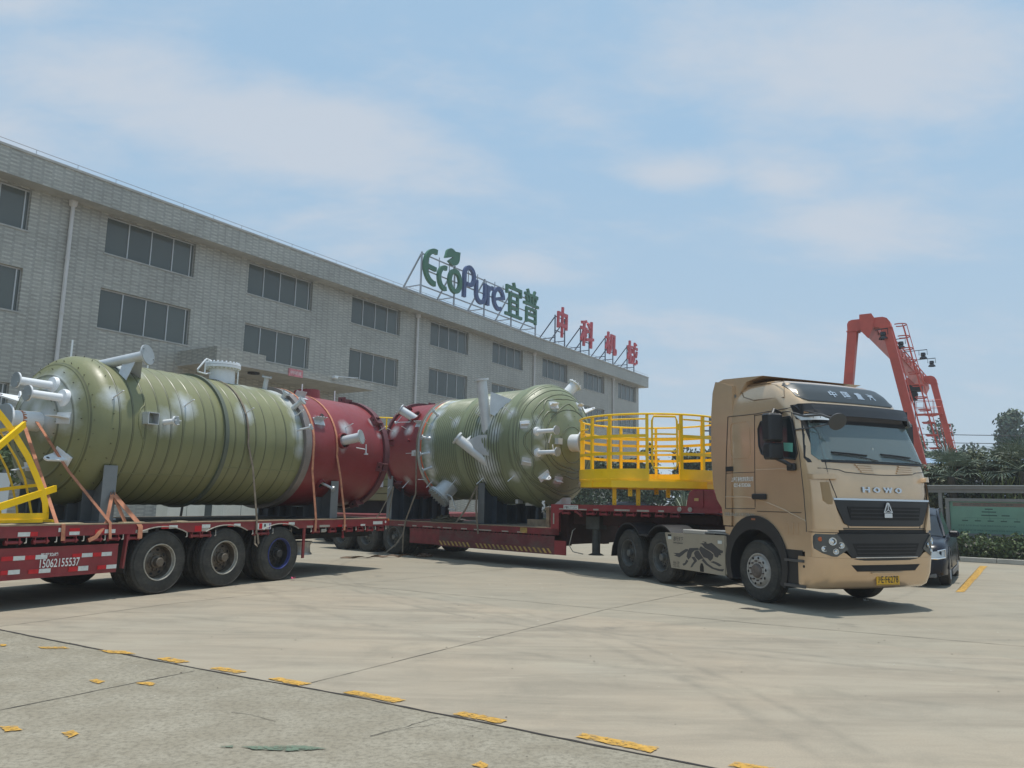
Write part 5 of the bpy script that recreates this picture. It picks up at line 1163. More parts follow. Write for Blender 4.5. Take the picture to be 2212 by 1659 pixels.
# centre nozzle and fittings on the dome
kw = dict(s0=4.75, dep=.85, RR=1.70, sg=1)
B_.nozzle(B_.pt(bx(.1), .05, 60), (1, 0, 0), .42, .235, .345, th=.03, r0=.235, name='centre_nozzle')
for rho, ph in ((1.23, 13), (1.20, -13)): B_.nozzle(hpt(B_, rho, ph, **kw), (1, 0, 0.01), .64, .052, .12, th=.02, r0=.056, pad=.12, m=M_white)
for rho, ph in PL_B: wing(B_, rho, ph, .13, flip=1, w=.16, **kw)
eye(B_, 1.24, -44, flip=1, L=.30, **kw); eye(B_, 1.58, 139, flip=1, L=.34, **kw)
b = MB(); p = hpt(B_, .62, 5, **kw); b.box(p.x - .02, p.x + .10, p.y - .09, p.y + .09, p.z - .08, p.z + .08); b.build('nameplate_bracket', M_silver, VB)
b = MB(); p = hpt(B_, 1.05, 8, **kw); b.bar(p + Vector((.25, 0, .06)), p + Vector((.15, .02, -.16)), .02, .03); b.bar(p + Vector((.25, .12, -.42)), p + Vector((.3, .0, -.22)), .02, .03); b.build('stay_bar', M_white, VB)
b = MB(); q = random.Random(9)
for rho in (1.62, 1.40, 1.12, .80, .55):
    n = int(rho * 16)
    for k in range(n):
        ph = 360 * (k + q.uniform(-.2, .2)) / n + rho * 50; stud(b, hpt(B_, rho, ph, **kw), (Vector((1, 0, 0)) + B_.rad(ph) * rho * .5).normalized(), .03)
b.build('insulation_studs', _mats['dark_stud'], VB)
b = MB(); p0_ = hpt(B_, .80, -14, **kw) 
pts = []
for k in range(22):
    a = 2 * math.pi * k / 22; rr = .10 * q.uniform(.5, 1.25); y_, z_ = p0_.y + rr * 1.4 * math.cos(a), p0_.z - .05 + rr * .8 * math.sin(a)
    rho_ = math.hypot(y_ - YB, z_ - ZB); pts.append((bx(rho_) + .012, y_, z_))
cc = (bx(math.hypot(p0_.y - YB, p0_.z - ZB)) + .014, p0_.y, p0_.z - .05)
b.add(pts + [cc], [(i, (i + 1) % 22, 22) for i in range(22)]); b.build('paint_splash', mat('cream_splash', (.62, .60, .50), .6), VB)
b = MB(); p = B_.pt(4.2, 1.62, -72); b.box(p.x - .05, p.x + .05, p.y - .18, p.y + .02, p.z - .05, p.z + .06); b.box(p.x + .2, p.x + .45, p.y - .05, p.y + .1, p.z - .10, p.z + .05); b.build('bracket', M_silver, VB)
# ---------------------------------------------------------------- cradles
def cradle(frame_loc, rz, xs_, zd, yc, zc, rad, label, tall=.62, mats=None, half=1.25, group='steel cradles under the vessels', slope=.10):
    c = empty('cradle', frame_loc, rz, label, 'cradle', group)
    x = xs_
    b = MB()
    pts = []
    ang = math.asin(min(.98, half / (rad + .03)))
    P = [(-half, 0), (half, 0)]
    top = []
    for k in range(17):
        a = -ang + 2 * ang * k / 16; top.append(((rad + .02) * math.sin(a), zc - (rad + .02) * math.cos(a) - zd))
    P = [(-half, 0), (half, 0)] + [(t[0], t[1]) for t in top[::-1]]
    M = tm(x, yc, zd) @ Matrix.Rotation(R(90), 4, 'Z')
    b.prism(P, -.010, .010, M=M)
    b.build('web_plate', mats[1], c)
    zt = top[0][1]
    b = MB(); b.box(x - .12, x + .12, yc - half - .012, yc - half, zd, zd + zt + .02); b.build('end_plate', mats[0], c)
    b = MB(); b.box(x - .12, x + .12, yc + half, yc + half + .012, zd, zd + zt + .02); b.build('end_plate', mats[0], c)
    b = MB()
    for k in range(1, 6):
        y_ = yc - half + 2 * half * k / 6; i = min(range(17), key=lambda j: abs(top[j][0] - (y_ - yc))); h = top[i][1]
        b.box(x - .19, x + .19, y_ - .006, y_ + .006, zd, zd + h)
    b.box(x - .15, x + .15, yc - half - .05, yc + half + .05, zd - .001, zd + .015)
    b.build('rib', mats[1], c)
    return c
L0 = (-5.8404, 13.1881, 0); R0 = (-3.447, 23.328, 0)
cA = [M_grey, M_navy]
cradle(L0, R(61.8), -.86, 1.18, YC, ZC, RA, 'steel cradle under the domed end of the vessel on the left flatbed', mats=[M_greyl, M_grey], half=1.12)
cradle(L0, R(61.8), 4.62, 1.18, YC, ZC, SKR, 'steel cradle under the maroon skirt of the vessel on the left flatbed', mats=[M_greyl, M_grey], half=1.08)
cradle(R0, R(-42), -.55, 1.0, YB, ZB, SKB, 'dark steel cradle under the maroon skirt of the bigger vessel on the low-bed', mats=[M_greyl, M_navy], half=1.2)
cradle(R0, R(-42), 3.42, 1.0, YB, ZB, 1.62, 'blue grey cradle beneath the coiled middle of the bigger vessel', mats=[M_grey, M_navy], half=1.25)
# ---------------------------------------------------------------- frames of the two trailers
def place(o, base, rz): o.location = base; o.rotation_euler = (0, 0, rz); return o
ML = Matrix.Translation(L0) @ Matrix.Rotation(R(61.8), 4, 'Z'); MR = Matrix.Translation(R0) @ Matrix.Rotation(R(-42), 4, 'Z')
# ---------------------------------------------------------------- tie-down straps
def ribbon(mb, pts, w, side=(1, 0, 0), th=.006):
    P = [Vector(p) for p in pts]; sd = Vector(side); vs = []
    for i, p in enumerate(P):
        t = (P[min(i + 1, len(P) - 1)] - P[max(i - 1, 0)]).normalized(); u = sd - t * sd.dot(t)
        if u.length < 1e-3: u = t.cross(Vector((0, 0, 1)))
        u.normalize(); nrm = t.cross(u)
        for a, b_ in ((-1, -1), (1, -1), (1, 1), (-1, 1)): vs.append(p + u * w / 2 * a + nrm * th / 2 * b_)
    fs = []
    for i in range(len(P) - 1):
        for k in range(4): fs.append((i * 4 + k, i * 4 + (k + 1) % 4, (i + 1) * 4 + (k + 1) % 4, (i + 1) * 4 + k))
    fs += [(0, 3, 2, 1), tuple(len(vs) - 4 + k for k in range(4))]
    mb.add(vs, fs)
def strap(base, rz, polys, m, label, w=.06, side=(1, 0, 0)):
    b = MB()
    for p in polys: ribbon(b, p, w, side)
    o = b.build('tie_down_strap', m, None); place(o, base, rz); tag(o, label, 'strap', 'tie-down straps over the loads'); return o
def over(v, x, r, ph0, ph1, n=26, dx=0.0): return [v.pt(x + dx * k / n, r, ph0 + (ph1 - ph0) * k / n) for k in range(n + 1)]
LB, RB = R(61.8), R(-42)
strap(L0, LB, [over(A_, 3.62, SKR + .07, 175, -4, dx=-.02) + [Vector((3.66, .12, 2.2)), Vector((3.70, -.02, 1.19)), Vector((3.70, -.02, .93))]], M_strap, 'orange strap over the grey flange ring between green shell and maroon skirt')
strap(L0, LB, [over(A_, 4.30, SKR + .012, 175, -6, dx=.12) + [Vector((4.50, .06, 2.1)), Vector((4.62, -.02, 1.19)), Vector((4.62, -.025, .93))]], M_strap, 'orange strap round the middle of the maroon skirt on the left flatbed')
strap(L0, LB, [over(A_, 1.80, RA + .02, 175, -3, dx=.05) + [Vector((2.0, .12, 2.2)), Vector((2.06, -.02, 1.19)), Vector((2.07, -.02, .93))], [Vector((2.10, -.02, .93)), Vector((2.13, -.03, .75)), Vector((2.10, -.03, .68)), Vector((2.04, -.03, .75)), Vector((2.03, -.03, .9))]], M_strapo, 'thin dusty strap hanging down over the green shell by a patched sticker', w=.045)
nz_ = hpt(A_, .16, 25) + Vector((-.25, 0, 0))
strap(L0, LB, [[nz_ + Vector((-.03, -.15 * math.cos(a), .15 * math.sin(a))) for a in np.linspace(-.5, 3.6, 12)] , [nz_ + Vector((-.03, -.13, -.07)), Vector((-1.75, .12, 1.19)), Vector((-1.73, -.015, 1.18)), Vector((-1.72, -.02, .94))]], M_strap, 'orange strap from the end nozzle down to the rail beside the yellow frame')
strap(L0, LB, [[nz_ + Vector((.12, -.15 * math.cos(a), .15 * math.sin(a))) for a in np.linspace(-.5, 3.6, 12)], [nz_ + Vector((.14, -.13, .02)), Vector((-1.40, .52, 1.98)), Vector((-.98, -.015, 1.19)), Vector((-.96, -.02, .94))]], M_strap, 'orange strap from the end nozzle passing behind the white lifting eye', w=.05)
ck = Vector((-.80, .26, 1.66))
strap(L0, LB, [[ck, Vector((-1.02, .02, 1.19)), Vector((-1.20, -.02, .98)), Vector((-1.32, -.025, .93))], [ck, Vector((-.64, .10, 1.19))]], M_strap, 'pair of short orange straps tied at the cradle eye and crossing the red rail')
strap(L0, LB, [[ck, Vector((-.48, .02, 1.20)), Vector((-.44, -.02, 1.12)), Vector((-.44, -.025, .93))]], M_strap, 'short orange strap from the cradle eye to the winch ahead of the front wheel', w=.085)
b = MB(); b.tube([ck + Vector((-.03, -.01, -.03)), ck + Vector((0, -.03, .03)), ck + Vector((.03, -.01, -.03))], .013, 6); o = b.build('shackle', M_grey); place(o, L0, LB); tag(o, 'steel shackle joining the orange straps at the cradle plate', 'shackle')
strap(R0, RB, [over(B_, 1.04, 1.56, 175, 0, dx=-.02) + [Vector((.90, .03, 1.8)), Vector((.55, -.02, 1.0)), Vector((.50, -.05, .62))], [Vector((.50, -.05, .62)), Vector((.30, -.15, .30)), Vector((.05, -.3, .06)), Vector((-.2, -.4, .012))], [Vector((.50, -.05, .62)), Vector((.53, -.07, .08))]], M_strapo, 'long dusty strap over the pale flange ring, trailing to the ground', w=.06)
strap(R0, RB, [[Vector((-.35, .22, 2.0)), Vector((-.85, .15, 1.2)), Vector((-1.0, .1, 1.02))], [Vector((-.35, .22, 2.0)), Vector((-.28, .0, 1.02)), Vector((-.22, -.03, .75))]], M_strapo, 'two dusty straps tied at the cradle under the maroon skirt of the bigger vessel', w=.045)
strap(R0, RB, [[Vector((3.26, .18, 2.02)), Vector((3.32, .10, 1.4)), Vector((3.50, -.02, 1.0)), Vector((3.55, -.03, .75))], [Vector((3.26, .18, 2.02)), Vector((2.85, .15, 1.35)), Vector((2.55, .1, 1.01))]], M_strapo, 'dusty strap pair tied at the blue grey cradle under the coils', w=.06)
# webbing lying on the ground
b = MB(); q = random.Random(21); P = []
for i in range(26):
    t = i / 25; x = -4.53 + t * 2.1; y = 21.19 + t * 1.38 + .04 * math.sin(t * 15); P.append(Vector((x, y, .012 + .05 * abs(math.sin(t * 17 + 1)) * (0.4 + t))))
vs = []
for i, p in enumerate(P):
    a = i * .45; u = Vector((math.sin(R(-33)) * math.cos(a), math.cos(R(-33)) * math.cos(a), abs(math.sin(a)) * .5)) * .07; vs += [p - u * .5, p + u + Vector((0, 0, .004))]
b.add(vs, [(2 * i, 2 * i + 2, 2 * i + 3, 2 * i + 1) for i in range(25)]); b.add([v + Vector((0, 0, -.005)) for v in vs], [(2 * i, 2 * i + 1, 2 * i + 3, 2 * i + 2) for i in range(25)])
tag(b.build('loose_webbing', mat('brown_webbing', (.13, .085, .055), .9, var=.4, scale=9)), 'crumpled brown webbing lying on the concrete by the low-bed wheel', 'strap')
def heap(name, loc, rz, sx, sy, sz, m, label, cat, seed, strands=26):
    q = random.Random(seed); b = MB()
    for _ in range(strands):
        r0 = q.uniform(.2, 1); a0 = q.uniform(0, 6.3); L_ = q.uniform(1.0, 2.6); pts = []
        h = q.uniform(.1, 1) * (1.15 - r0)
        for k in range(9):
            a = a0 + L_ * k / 8; rr = r0 * (1 + .15 * math.sin(3 * a)); pts.append((sx * rr * math.cos(a), sy * rr * math.sin(a), .015 + sz * h * (1 + .25 * math.sin(5 * a))))
        b.tube(pts, q.uniform(.014, .026), 5)
    o = b.build(name, m); place(o, loc, rz); return tag(o, label, cat)
heap('rope_pile', tuple(MR @ Vector((1.75, .42, 1.0))), RB, .62, .28, .17, mat('tarred_rope', (.095, .085, .055), .95, var=.4, scale=9), 'pile of dark coiled rope on the low-bed deck by the cradle', 'rope', 4, 40)
heap('rope_tail', (-2.35, 22.35, 0), .5, .30, .12, .12, _mats['brown_webbing'], 'small bundle of brown webbing on the ground beside the low-bed skirt', 'strap', 8, 14)
# timber under the bottom nozzle and white plastic
b = MB(); b.M = MR; b.box(4.72, 5.62, .62, .80, 1.002, 1.17); b.M = None; tag(b.build('timber_block', M_wood), 'long brown timber block under the bottom nozzle of the bigger vessel', 'timber')
b = MB(); b.M = MR; b.box(5.58, 5.68, .35, .45, 1.002, 1.42); b.box(5.58, 5.72, .30, .60, 1.42, 1.5); b.M = None; tag(b.build('timber_post', M_wood), 'short upright timber post against the step of the low-bed neck', 'timber')
b = MB(); q = random.Random(2); b.M = MR
for k in range(9):
    c = Vector((5.45 + q.uniform(-.16, .2), .42 + q.uniform(-.1, .1), 1.56 + q.uniform(-.13, .10))); pts = [c + Vector((q.uniform(-.13, .13), q.uniform(-.06, .06), q.uniform(-.12, .08))) for _ in range(4)]; b.add(pts, [(0, 1, 2), (0, 2, 3), (0, 3, 1), (1, 3, 2)])
b.M = None; tag(b.build('plastic_wrap', mat('white_plastic', (.75, .76, .75), .3)), 'crumpled white plastic wrap by the bottom nozzle', 'plastic wrap')
b = MB(); b.M = ML
for (x0, x1) in ((-3.4, -1.95), (-2.4, -1.4), (-.72, -.35), (.28, .5)): b.box(x0, x1, .01, .16, 1.184, 1.196)
b.M = None; tag(b.build('plywood_strips', M_woodl), 'thin pale plywood strips laid along the left flatbed edge', 'plywood')
# ---------------------------------------------------------------- round yellow platform
PF = empty('round_platform', (3.4684, 19.0525, 0), 0, 'round yellow railed platform with a gate, standing on the neck of the low-bed', 'platform')
def ring(b, r, z0, z1, th=.008, a0=0, a1=360, n=72):
    V = []; fs = []
    full = a1 - a0 >= 360; m = n if full else n + 1
    for k in range(m):
        a = R(a0 + (a1 - a0) * k / n); c, s = math.cos(a), math.sin(a)
        V += [(r * c, r * s, z0), (r * c, r * s, z1), ((r - th) * c, (r - th) * s, z1), ((r - th) * c, (r - th) * s, z0)]
    for k in range(n):
        i, j = k * 4, ((k + 1) % m) * 4
        fs += [(i, j, j + 1, i + 1), (i + 1, j + 1, j + 2, i + 2), (i + 2, j + 2, j + 3, i + 3), (i + 3, j + 3, j, i)]
    b.add(V, fs)
def arc3(r, z, a0, a1, n=40): return [(r * math.cos(R(a0 + (a1 - a0) * k / n)), r * math.sin(R(a0 + (a1 - a0) * k / n)), z) for k in range(n + 1)]
RP = 1.75
b = MB(); b.tube(arc3(RP, 3.66, 0, 360, 72)[:-1], .024, 8, closed=True); b.build('top_ring', M_yel, PF)
b = MB(); b.tube(arc3(RP - .03, 3.55, -148, -103, 30), .020, 8); b.tube(arc3(RP - .03, 3.55, -75, -20, 30), .020, 8); b.tube(arc3(RP - .03, 3.38, 20, 200, 60), .020, 8); b.build('hand_rail', M_yel, PF)
gA, gB = -100.5, -80.0
for z0, z1 in ((3.13, 3.20), (2.73, 2.80)):
    b = MB(); ring(b, RP, z0, z1, a0=gB + 2, a1=gA + 358, n=68); b.build('mid_rail', M_yel, PF)
for z0, z1 in ((3.30, 3.355), (2.90, 2.955)):
    b = MB(); ring(b, RP - .12, z0, z1, a0=5, a1=180, n=36); b.build('mid_rail', M_yel, PF)
b = MB(); ring(b, RP + .01, 2.19, 2.42, a0=gB + 1, a1=gA + 359, n=68); b.build('toe_board', M_yel, PF)
for a in (-153, -133, -103, -77, -57, -30, 0, 30, 53, 75, 91, 107, 120, 141, 160, 180):
    b = MB(); c, s = math.cos(R(a)), math.sin(R(a)); Mx = Matrix.Rotation(R(a), 4, 'Z') @ tm(RP - .03, 0, 0)
    z_low = 2.0 if a in (-153, -103, -77, -30) else 2.18
    b.box(-.03, .028, -.035, .035, z_low, 3.64, M=Mx); b.build('post', M_yel, PF)
gate = MB(); g = []
for (a, z) in [(gA + 2.2, 2.44), (gA + 1.2, 2.54), (gA + 1.2, 3.50), (gA + 2.4, 3.60), (gB - 2.4, 3.60), (gB - 1.2, 3.50), (gB - 1.2, 2.54), (gB - 2.2, 2.44)]: g.append((1.79 * math.cos(R(a)), 1.79 * math.sin(R(a)), z))
gate.tube(g, .024, 8, closed=True)
for z in (3.20, 2.82): gate.tube([(1.79 * math.cos(R(a)), 1.79 * math.sin(R(a)), z) for a in (gA + 1.2, (gA + gB) / 2, gB - 1.2)], .020, 8)
gt = gate.build('gate', M_yel, PF)
for z in (3.30, 2.58):
    b = MB(); b.cyl((1.79 * math.cos(R(gB)), 1.79 * math.sin(R(gB)), z), (1.79 * math.cos(R(gB)), 1.79 * math.sin(R(gB)), z + .14), .034, n=10); b.build('hinge', M_yel, gt)
b = MB(); b.lathe([(2.14, 0.5), (2.14, RP), (2.185, RP), (2.185, .5), (2.14, .5)], axis_m((0, 0, 0), (0, 0, 1)), 64, smooth=False); b.build('floor_plate', M_yel, PF)
b = MB(); ring(b, RP - .02, 2.0, 2.14, th=.012); b.build('edge_channel', M_yel, PF)
for y in (-1.05, -.35, .35, 1.05):
    b = MB(); L_ = math.sqrt(RP ** 2 - y ** 2) - .05; b.M = Matrix.Rotation(R(-8), 4, 'Z'); b.box(-L_, L_, y - .04, y + .04, 2.0, 2.012); b.box(-L_, L_, y - .005, y + .005, 2.012, 2.13); b.build('floor_beam', M_yel, PF)
b = MB(); b.M = Matrix.Rotation(R(-8), 4, 'Z'); b.box(-.95, 1.15, -RP - .05, -RP - .035, 1.99, 2.13); b.box(-.95, 1.15, -RP - .05, -RP + .1, 2.13, 2.14); b.build('gate_beam', M_yel, PF)
for (zx, lz) in (((-1.02, -.9), 1.585), ((-.52, -1.25), 1.585), ((-.72, -1.35), 1.80), ((-.05, -1.0), 1.85), ((.13, -1.45), 1.78), ((.80, -1.3), 1.74), ((.98, -1.0), 1.84)):
    b = MB(); x_, y_ = zx; b.box(x_ - .045, x_ + .045, y_ - .004, y_ + .004, lz, 2.0); b.box(x_ - .045, x_ - .037, y_ + .004, y_ + .07, lz, 2.0); b.mi = 1
    for zz in (lz + .05, lz + .13): b.cyl((x_, y_ - .006, zz), (x_, y_ - .0042, zz), .008, n=6)
    b.build('leg', [M_yel, M_dark], PF)
# ---------------------------------------------------------------- yellow curved frame at the far left
YF = empty('ladder_cage_section', L0, LB, 'curved yellow cage section lying at the left end of the flatbed', 'cage section')
def zlp(x, y, yy):   # helper values were measured on the frame's own plane
    return Vector((x, yy, y))
b = MB(); yy = .30
outer = [(-3.1, 3.15), (-2.85, 2.95), (-2.64, 2.75), (-2.50, 2.60), (-2.37, 2.43), (-2.18, 2.17), (-2.03, 1.90), (-1.92, 1.68), (-1.85, 1.50), (-1.82, 1.34)]
for w_, y0, y1 in ((.09, yy, yy + .012),):
    n = len(outer); Vv = []; 
    for i, (x, z) in enumerate(outer):
        a = outer[max(0, i - 1)]; c_ = outer[min(n - 1, i + 1)]; t = Vector((c_[0] - a[0], 0, c_[1] - a[1])).normalized(); nn_ = Vector((-t.z, 0, t.x)) * w_ / 2
        for s_ in (-1, 1):
            for y_ in (y0, y1): Vv.append(Vector((x, y_, z)) + nn_ * s_)
    fs = []
    for i in range(n - 1):
        k = i * 4; fs += [(k, k + 4, k + 6, k + 2), (k + 1, k + 3, k + 7, k + 5), (k, k + 1, k + 5, k + 4), (k + 2, k + 6, k + 7, k + 3)]
    fs += [(0, 2, 3, 1), (4 * n - 4, 4 * n - 3, 4 * n - 1, 4 * n - 2)]
    b.add(Vv, fs)
b.box(-4.0, -1.775, yy, yy + .012, 1.25, 1.34); b.box(-4.0, -1.87, yy - .02, yy + .10, 1.200, 1.245)
b.build('end_hoop', M_yel, YF)
def hoop(name, pts, y_, w_=.05):
    b = MB(); ribbon(b, [Vector((x, y_, z)) for x, z in pts], w_, side=(0, 1, 0), th=.010); return b.build(name, M_yel, YF)
hoop('cage_bar', [(-2.45, 2.70), (-2.29, 2.54), (-2.17, 2.38), (-2.0, 2.14), (-1.85, 1.86), (-1.75, 1.54), (-1.69, 1.33), (-1.69, 1.22)], .90)
hoop('cage_bar', [(-2.25, 2.38), (-2.09, 2.20), (-1.96, 1.99), (-1.85, 1.73), (-1.74, 1.37), (-1.72, 1.22)], 1.2)
hoop('cage_bar', [(-2.12, 1.95), (-2.03, 1.73), (-1.98, 1.47), (-1.93, 1.33), (-1.92, 1.22)], 1.3)
hoop('cage_bar', [(-3.05, 2.6), (-2.85, 2.3), (-2.7, 1.95), (-2.62, 1.6), (-2.6, 1.3)], .7)
b = MB(); b.bar((-3.13, -.15, 1.325), (-1.63, .45, 1.73), .05, .05); b.bar((-3.13, -.18, 1.305), (-1.63, .42, 1.71), .012, .10); b.build('angle_bar', M_yel, YF)
b = MB(); b.bar((-3.24, -.35, 1.97), (-2.2, .45, 2.665), .05, .05); b.bar((-3.24, -.38, 1.95), (-2.2, .42, 2.645), .012, .10); b.build('angle_bar', M_yel, YF)
for p_, q_, w_, h_ in (((-2.9, .9, 1.57), (-1.58, .9, 1.766), .03, .05), ((-2.3, .9, 2.55), (-2.25, .4, 2.62), .03, .05), ((-1.70, .3, 1.22), (-1.70, 1.3, 1.22), .05, .04)):
    b = MB(); b.bar(p_, q_, w_, h_); b.build('tie_bar', M_yel, YF)
# ---------------------------------------------------------------- gantry crane
CR = empty('gantry_crane', (19.907, 42.159, 0), R(90 - 33.5 - 90), 'tall orange-red gantry crane with caged ladders, rising behind the gold tractor', 'crane')
# local x: across the track, local y: along the girder away from the camera
def cbar(b, p, q_, w0, w1, d0=None, d1=None):
    """tapered box from p to q_; widths along x and depths along y"""
    d0 = d0 or w0; d1 = d1 or w1; p, q_ = Vector(p), Vector(q_)
    V = [p + Vector((sx * w0 / 2, sy * d0 / 2, 0)) for sx, sy in ((-1, -1), (1, -1), (1, 1), (-1, 1))] + [q_ + Vector((sx * w1 / 2, sy * d1 / 2, 0)) for sx, sy in ((-1, -1), (1, -1), (1, 1), (-1, 1))]
    b.add(V, [(0, 3, 2, 1), (4, 5, 6, 7), (0, 1, 5, 4), (1, 2, 6, 5), (2, 3, 7, 6), (3, 0, 4, 7)])
def portal(y, dx, z1, top=True):
    b = MB(); cbar(b, (-1.98 + dx, y, 1.0), (-.75 + dx, y, 11.5), .40, .50, .45, .6); b.build('leg', M_crane, CR)
    b = MB(); cbar(b, (2.85 + dx, y, 1.0), (.98 + dx, y, 11.5), .40, .46, .45, .6); b.build('leg', M_crane, CR)
    b = MB(); P = [(-1.0, 11.45), (-1.0, 11.85), (-.92, 12.0), (-.75, 12.07), (.85, 12.07), (1.05, 11.98), (1.2, 11.75), (1.22, 11.45), (.68, 11.45), (.55, 11.52), (.3, 11.52), (-.3, 11.45)]
    b.prism([(x + dx, z) for x, z in P][::-1], y - .32, y + .32); b.box(-1.05 + dx, -.42 + dx, y - .36, y + .36, 11.40, 11.46); b.box(.72 + dx, 1.26 + dx, y - .36, y + .36, 11.42, 11.47); b.build('cross_beam', M_crane, CR)
    b = MB(); b.box(-3.0 + dx, 3.8 + dx, y - .3, y + .3, .55, 1.0); b.build('end_carriage', M_crane, CR)
portal(0, 0, 11.5); portal(22.9, .35, 11.5)
b = MB(); b.prism([(-.32, 12.3), (.30, 12.3), (.42, 12.05), (.34, 11.45), (.08, 10.9), (-.24, 11.3), (-.34, 11.7)], -.45, -.40); b.box(-.32, .3, -.40, .5, 12.05, 12.28); b.build('girder_end_plate', M_crane, CR)
b = MB(); 
for (y0_, y1_) in ((-.38, 26.0),):
    ga, gb = 0.0, .35
    def gp(x, y, z): return (x + .35 * max(0, y) / 22.9, y, z)
    V = [gp(-.30, y0_, 11.5), gp(.36, y0_, 11.5), gp(.08, y0_, 10.95), gp(-.30, y1_, 11.5), gp(.36, y1_, 11.5), gp(.08, y1_, 10.95), gp(-.30, y0_, 12.2), gp(.30, y0_, 12.2), gp(-.30, y1_, 12.2), gp(.30, y1_, 12.2)]
    b.add(V, [(0, 3, 5, 2), (2, 5, 4, 1), (0, 6, 8, 3), (1, 4, 9, 7), (6, 7, 9, 8), (3, 8, 9, 4, 5), (0, 2, 1, 7, 6)])
b.build('girder', M_craned, CR)
b = MB()
for k in range(12):
    y = .5 + k * 2.0; b.bar(gp(.42, y, 11.5), gp(.42, y + 1.0, 12.15), .05, .05); b.bar(gp(.42, y + 1.0, 12.15), gp(.42, y + 2.0, 11.5), .05, .05)
b.bar(gp(.42, .5, 11.5), gp(.42, 24.5, 11.5), .06, .06); b.bar(gp(.42, .5, 12.2), gp(.42, 24.5, 12.2), .06, .06); b.build('girder_lacing', M_crane, CR)
def caged_ladder(y, p0, p1, n, r=.36):
    lad = MB(); P0, P1 = Vector(p0), Vector(p1)
    for s in (-.2, .2): lad.tube([P0 + Vector((0, s, 0)), P1 + Vector((0, s, 0))], .022, 5)
    k = 0; m = int((P1 - P0).length / .3)
    for i in range(m): t = (i + .5) / m; p = P0.lerp(P1, t); lad.tube([p + Vector((0, -.2, 0)), p + Vector((0, .2, 0))], .014, 4)
    lad.build('ladder', M_crane, CR)
    cg = MB(); pts_by = {a: [] for a in (-60, 0, 60)}
    for i in range(n):
        t = i / (n - 1); p = P0.lerp(P1, t); H = []
        for k in range(15):
            a = R(-125 + 250 * k / 14); H.append(p + Vector((.38 + r * math.cos(a), r * math.sin(a), .02)))
        ribbon(cg, H, .06, side=(0, 0, 1), th=.012)
        for a in pts_by: pts_by[a].append(p + Vector((.38 + r * math.cos(R(a)), r * math.sin(R(a)), .02)))
    for a in pts_by: cg.tube(pts_by[a], .020, 4)
    cg.build('ladder_cage', M_crane, CR)
caged_ladder(0, (2.55, -.05, 4.75), (1.24, -.05, 11.55), 11)
caged_ladder(22.9, (2.05, 22.9, 5.0), (1.62, 22.9, 8.15), 6, r=.30)
b = MB(); b.box(.0, 1.85, 22.0, 23.0, 8.92, 9.0); b.prism([(.25, 8.92), (1.80, 8.92), (1.15, 8.75)], 22.0, 22.4); pl_ = b.build('cab_platform', M_crane, CR)
b = MB()
for z in (9.5, 10.05): b.tube([(.02, 22.05, z), (1.83, 22.05, z), (1.83, 22.95, z), (.02, 22.95, z)], .018, 4, closed=True)
for x in (.02, .6, 1.25, 1.83):
    for y in (22.05, 22.95): b.tube([(x, y, 9.0), (x, y, 10.05)], .018, 4)
b.build('guard_rail', M_crane, pl_)
b = MB(); hx = .62
b.box(-.1, .9, 17.6, 18.8, 10.3, 10.7); b.box(.1, .55, 17.9, 18.4, 9.6, 10.3); b.cyl((.35, 18.0, 10.1), (.35, 18.7, 10.1), .24, n=14); b.tube([(.35, 18.2, 9.6), (.35, 18.2, 7.6)], .03, 5); b.build('hoist', M_dark, CR)
b = MB(); b.lathe([(0, .05), (.1, .2), (.35, .2), (.45, .05)], axis_m((.35, 18.2, 7.2), (0, 0, 1)), 12); b.tube([(.35 + .14 * math.sin(a), 18.2, 7.0 - .14 * math.cos(a)) for a in np.linspace(-2.2, 2.6, 10)], .035, 6); b.build('hook_block', M_crane, CR)
for (x, y, z, L_) in ((1.55, -.3, 11.0, .4), (2.0, 4.2, 11.25, .7), (2.0, 10.5, 11.6, 1.2), (1.9, 15.5, 11.85, 1.2)):
    b = MB(); gx = gp(.42, y, 0)[0]; b.bar((gx, y, z + .35), (gx + L_ + .25, y, z + .40), .04, .04); bx_ = gx + L_
    b.lathe([(0, .24), (.08, .22), (.18, .12), (.23, .16), (.40, .14), (.42, .0)], axis_m((bx_, y, z - .20), (0, 0, 1)), 14); b.tube([(bx_ - .24, y, z + .05), (bx_ - .24, y, z + .38), (bx_ + .24, y, z + .38), (bx_ + .24, y, z + .05)], .02, 4)
    b.build('floodlight', M_blackg, CR)
# ---------------------------------------------------------------- tractor unit
TK = empty('tractor_truck', (2.6815, 17.6829, 0), R(-67.3), 'gold high-roof tractor unit turned towards the camera, coupled to the low-bed', 'truck')
YCB = 1.25; HW = 1.25
FX = [(.35, 5.74), (.45, 5.84), (.62, 5.90), (.85, 5.93), (1.25, 5.95), (1.75, 5.95), (2.2, 5.92), (2.42, 5.87), (2.8, 5.70), (3.12, 5.55), (3.30, 5.47), (3.45, 5.38), (3.62, 5.24), (3.76, 5.06), (3.84, 4.86), (3.90, 4.5)]
def hwid(z): return float(np.interp(z, [0, 3.2, 3.45, 3.70, 3.84, 3.92], [1.25, 1.25, 1.235, 1.18, 1.09, .94]))
def F(y, z):
    xf = float(np.interp(z, [a for a, _ in FX], [b for _, b in FX])); v = (y - YCB) / hwid(z); av = min(1.0, abs(v))
    return xf - .10 * av * av - .26 * (max(0, av - .80) / .20) ** 2.2
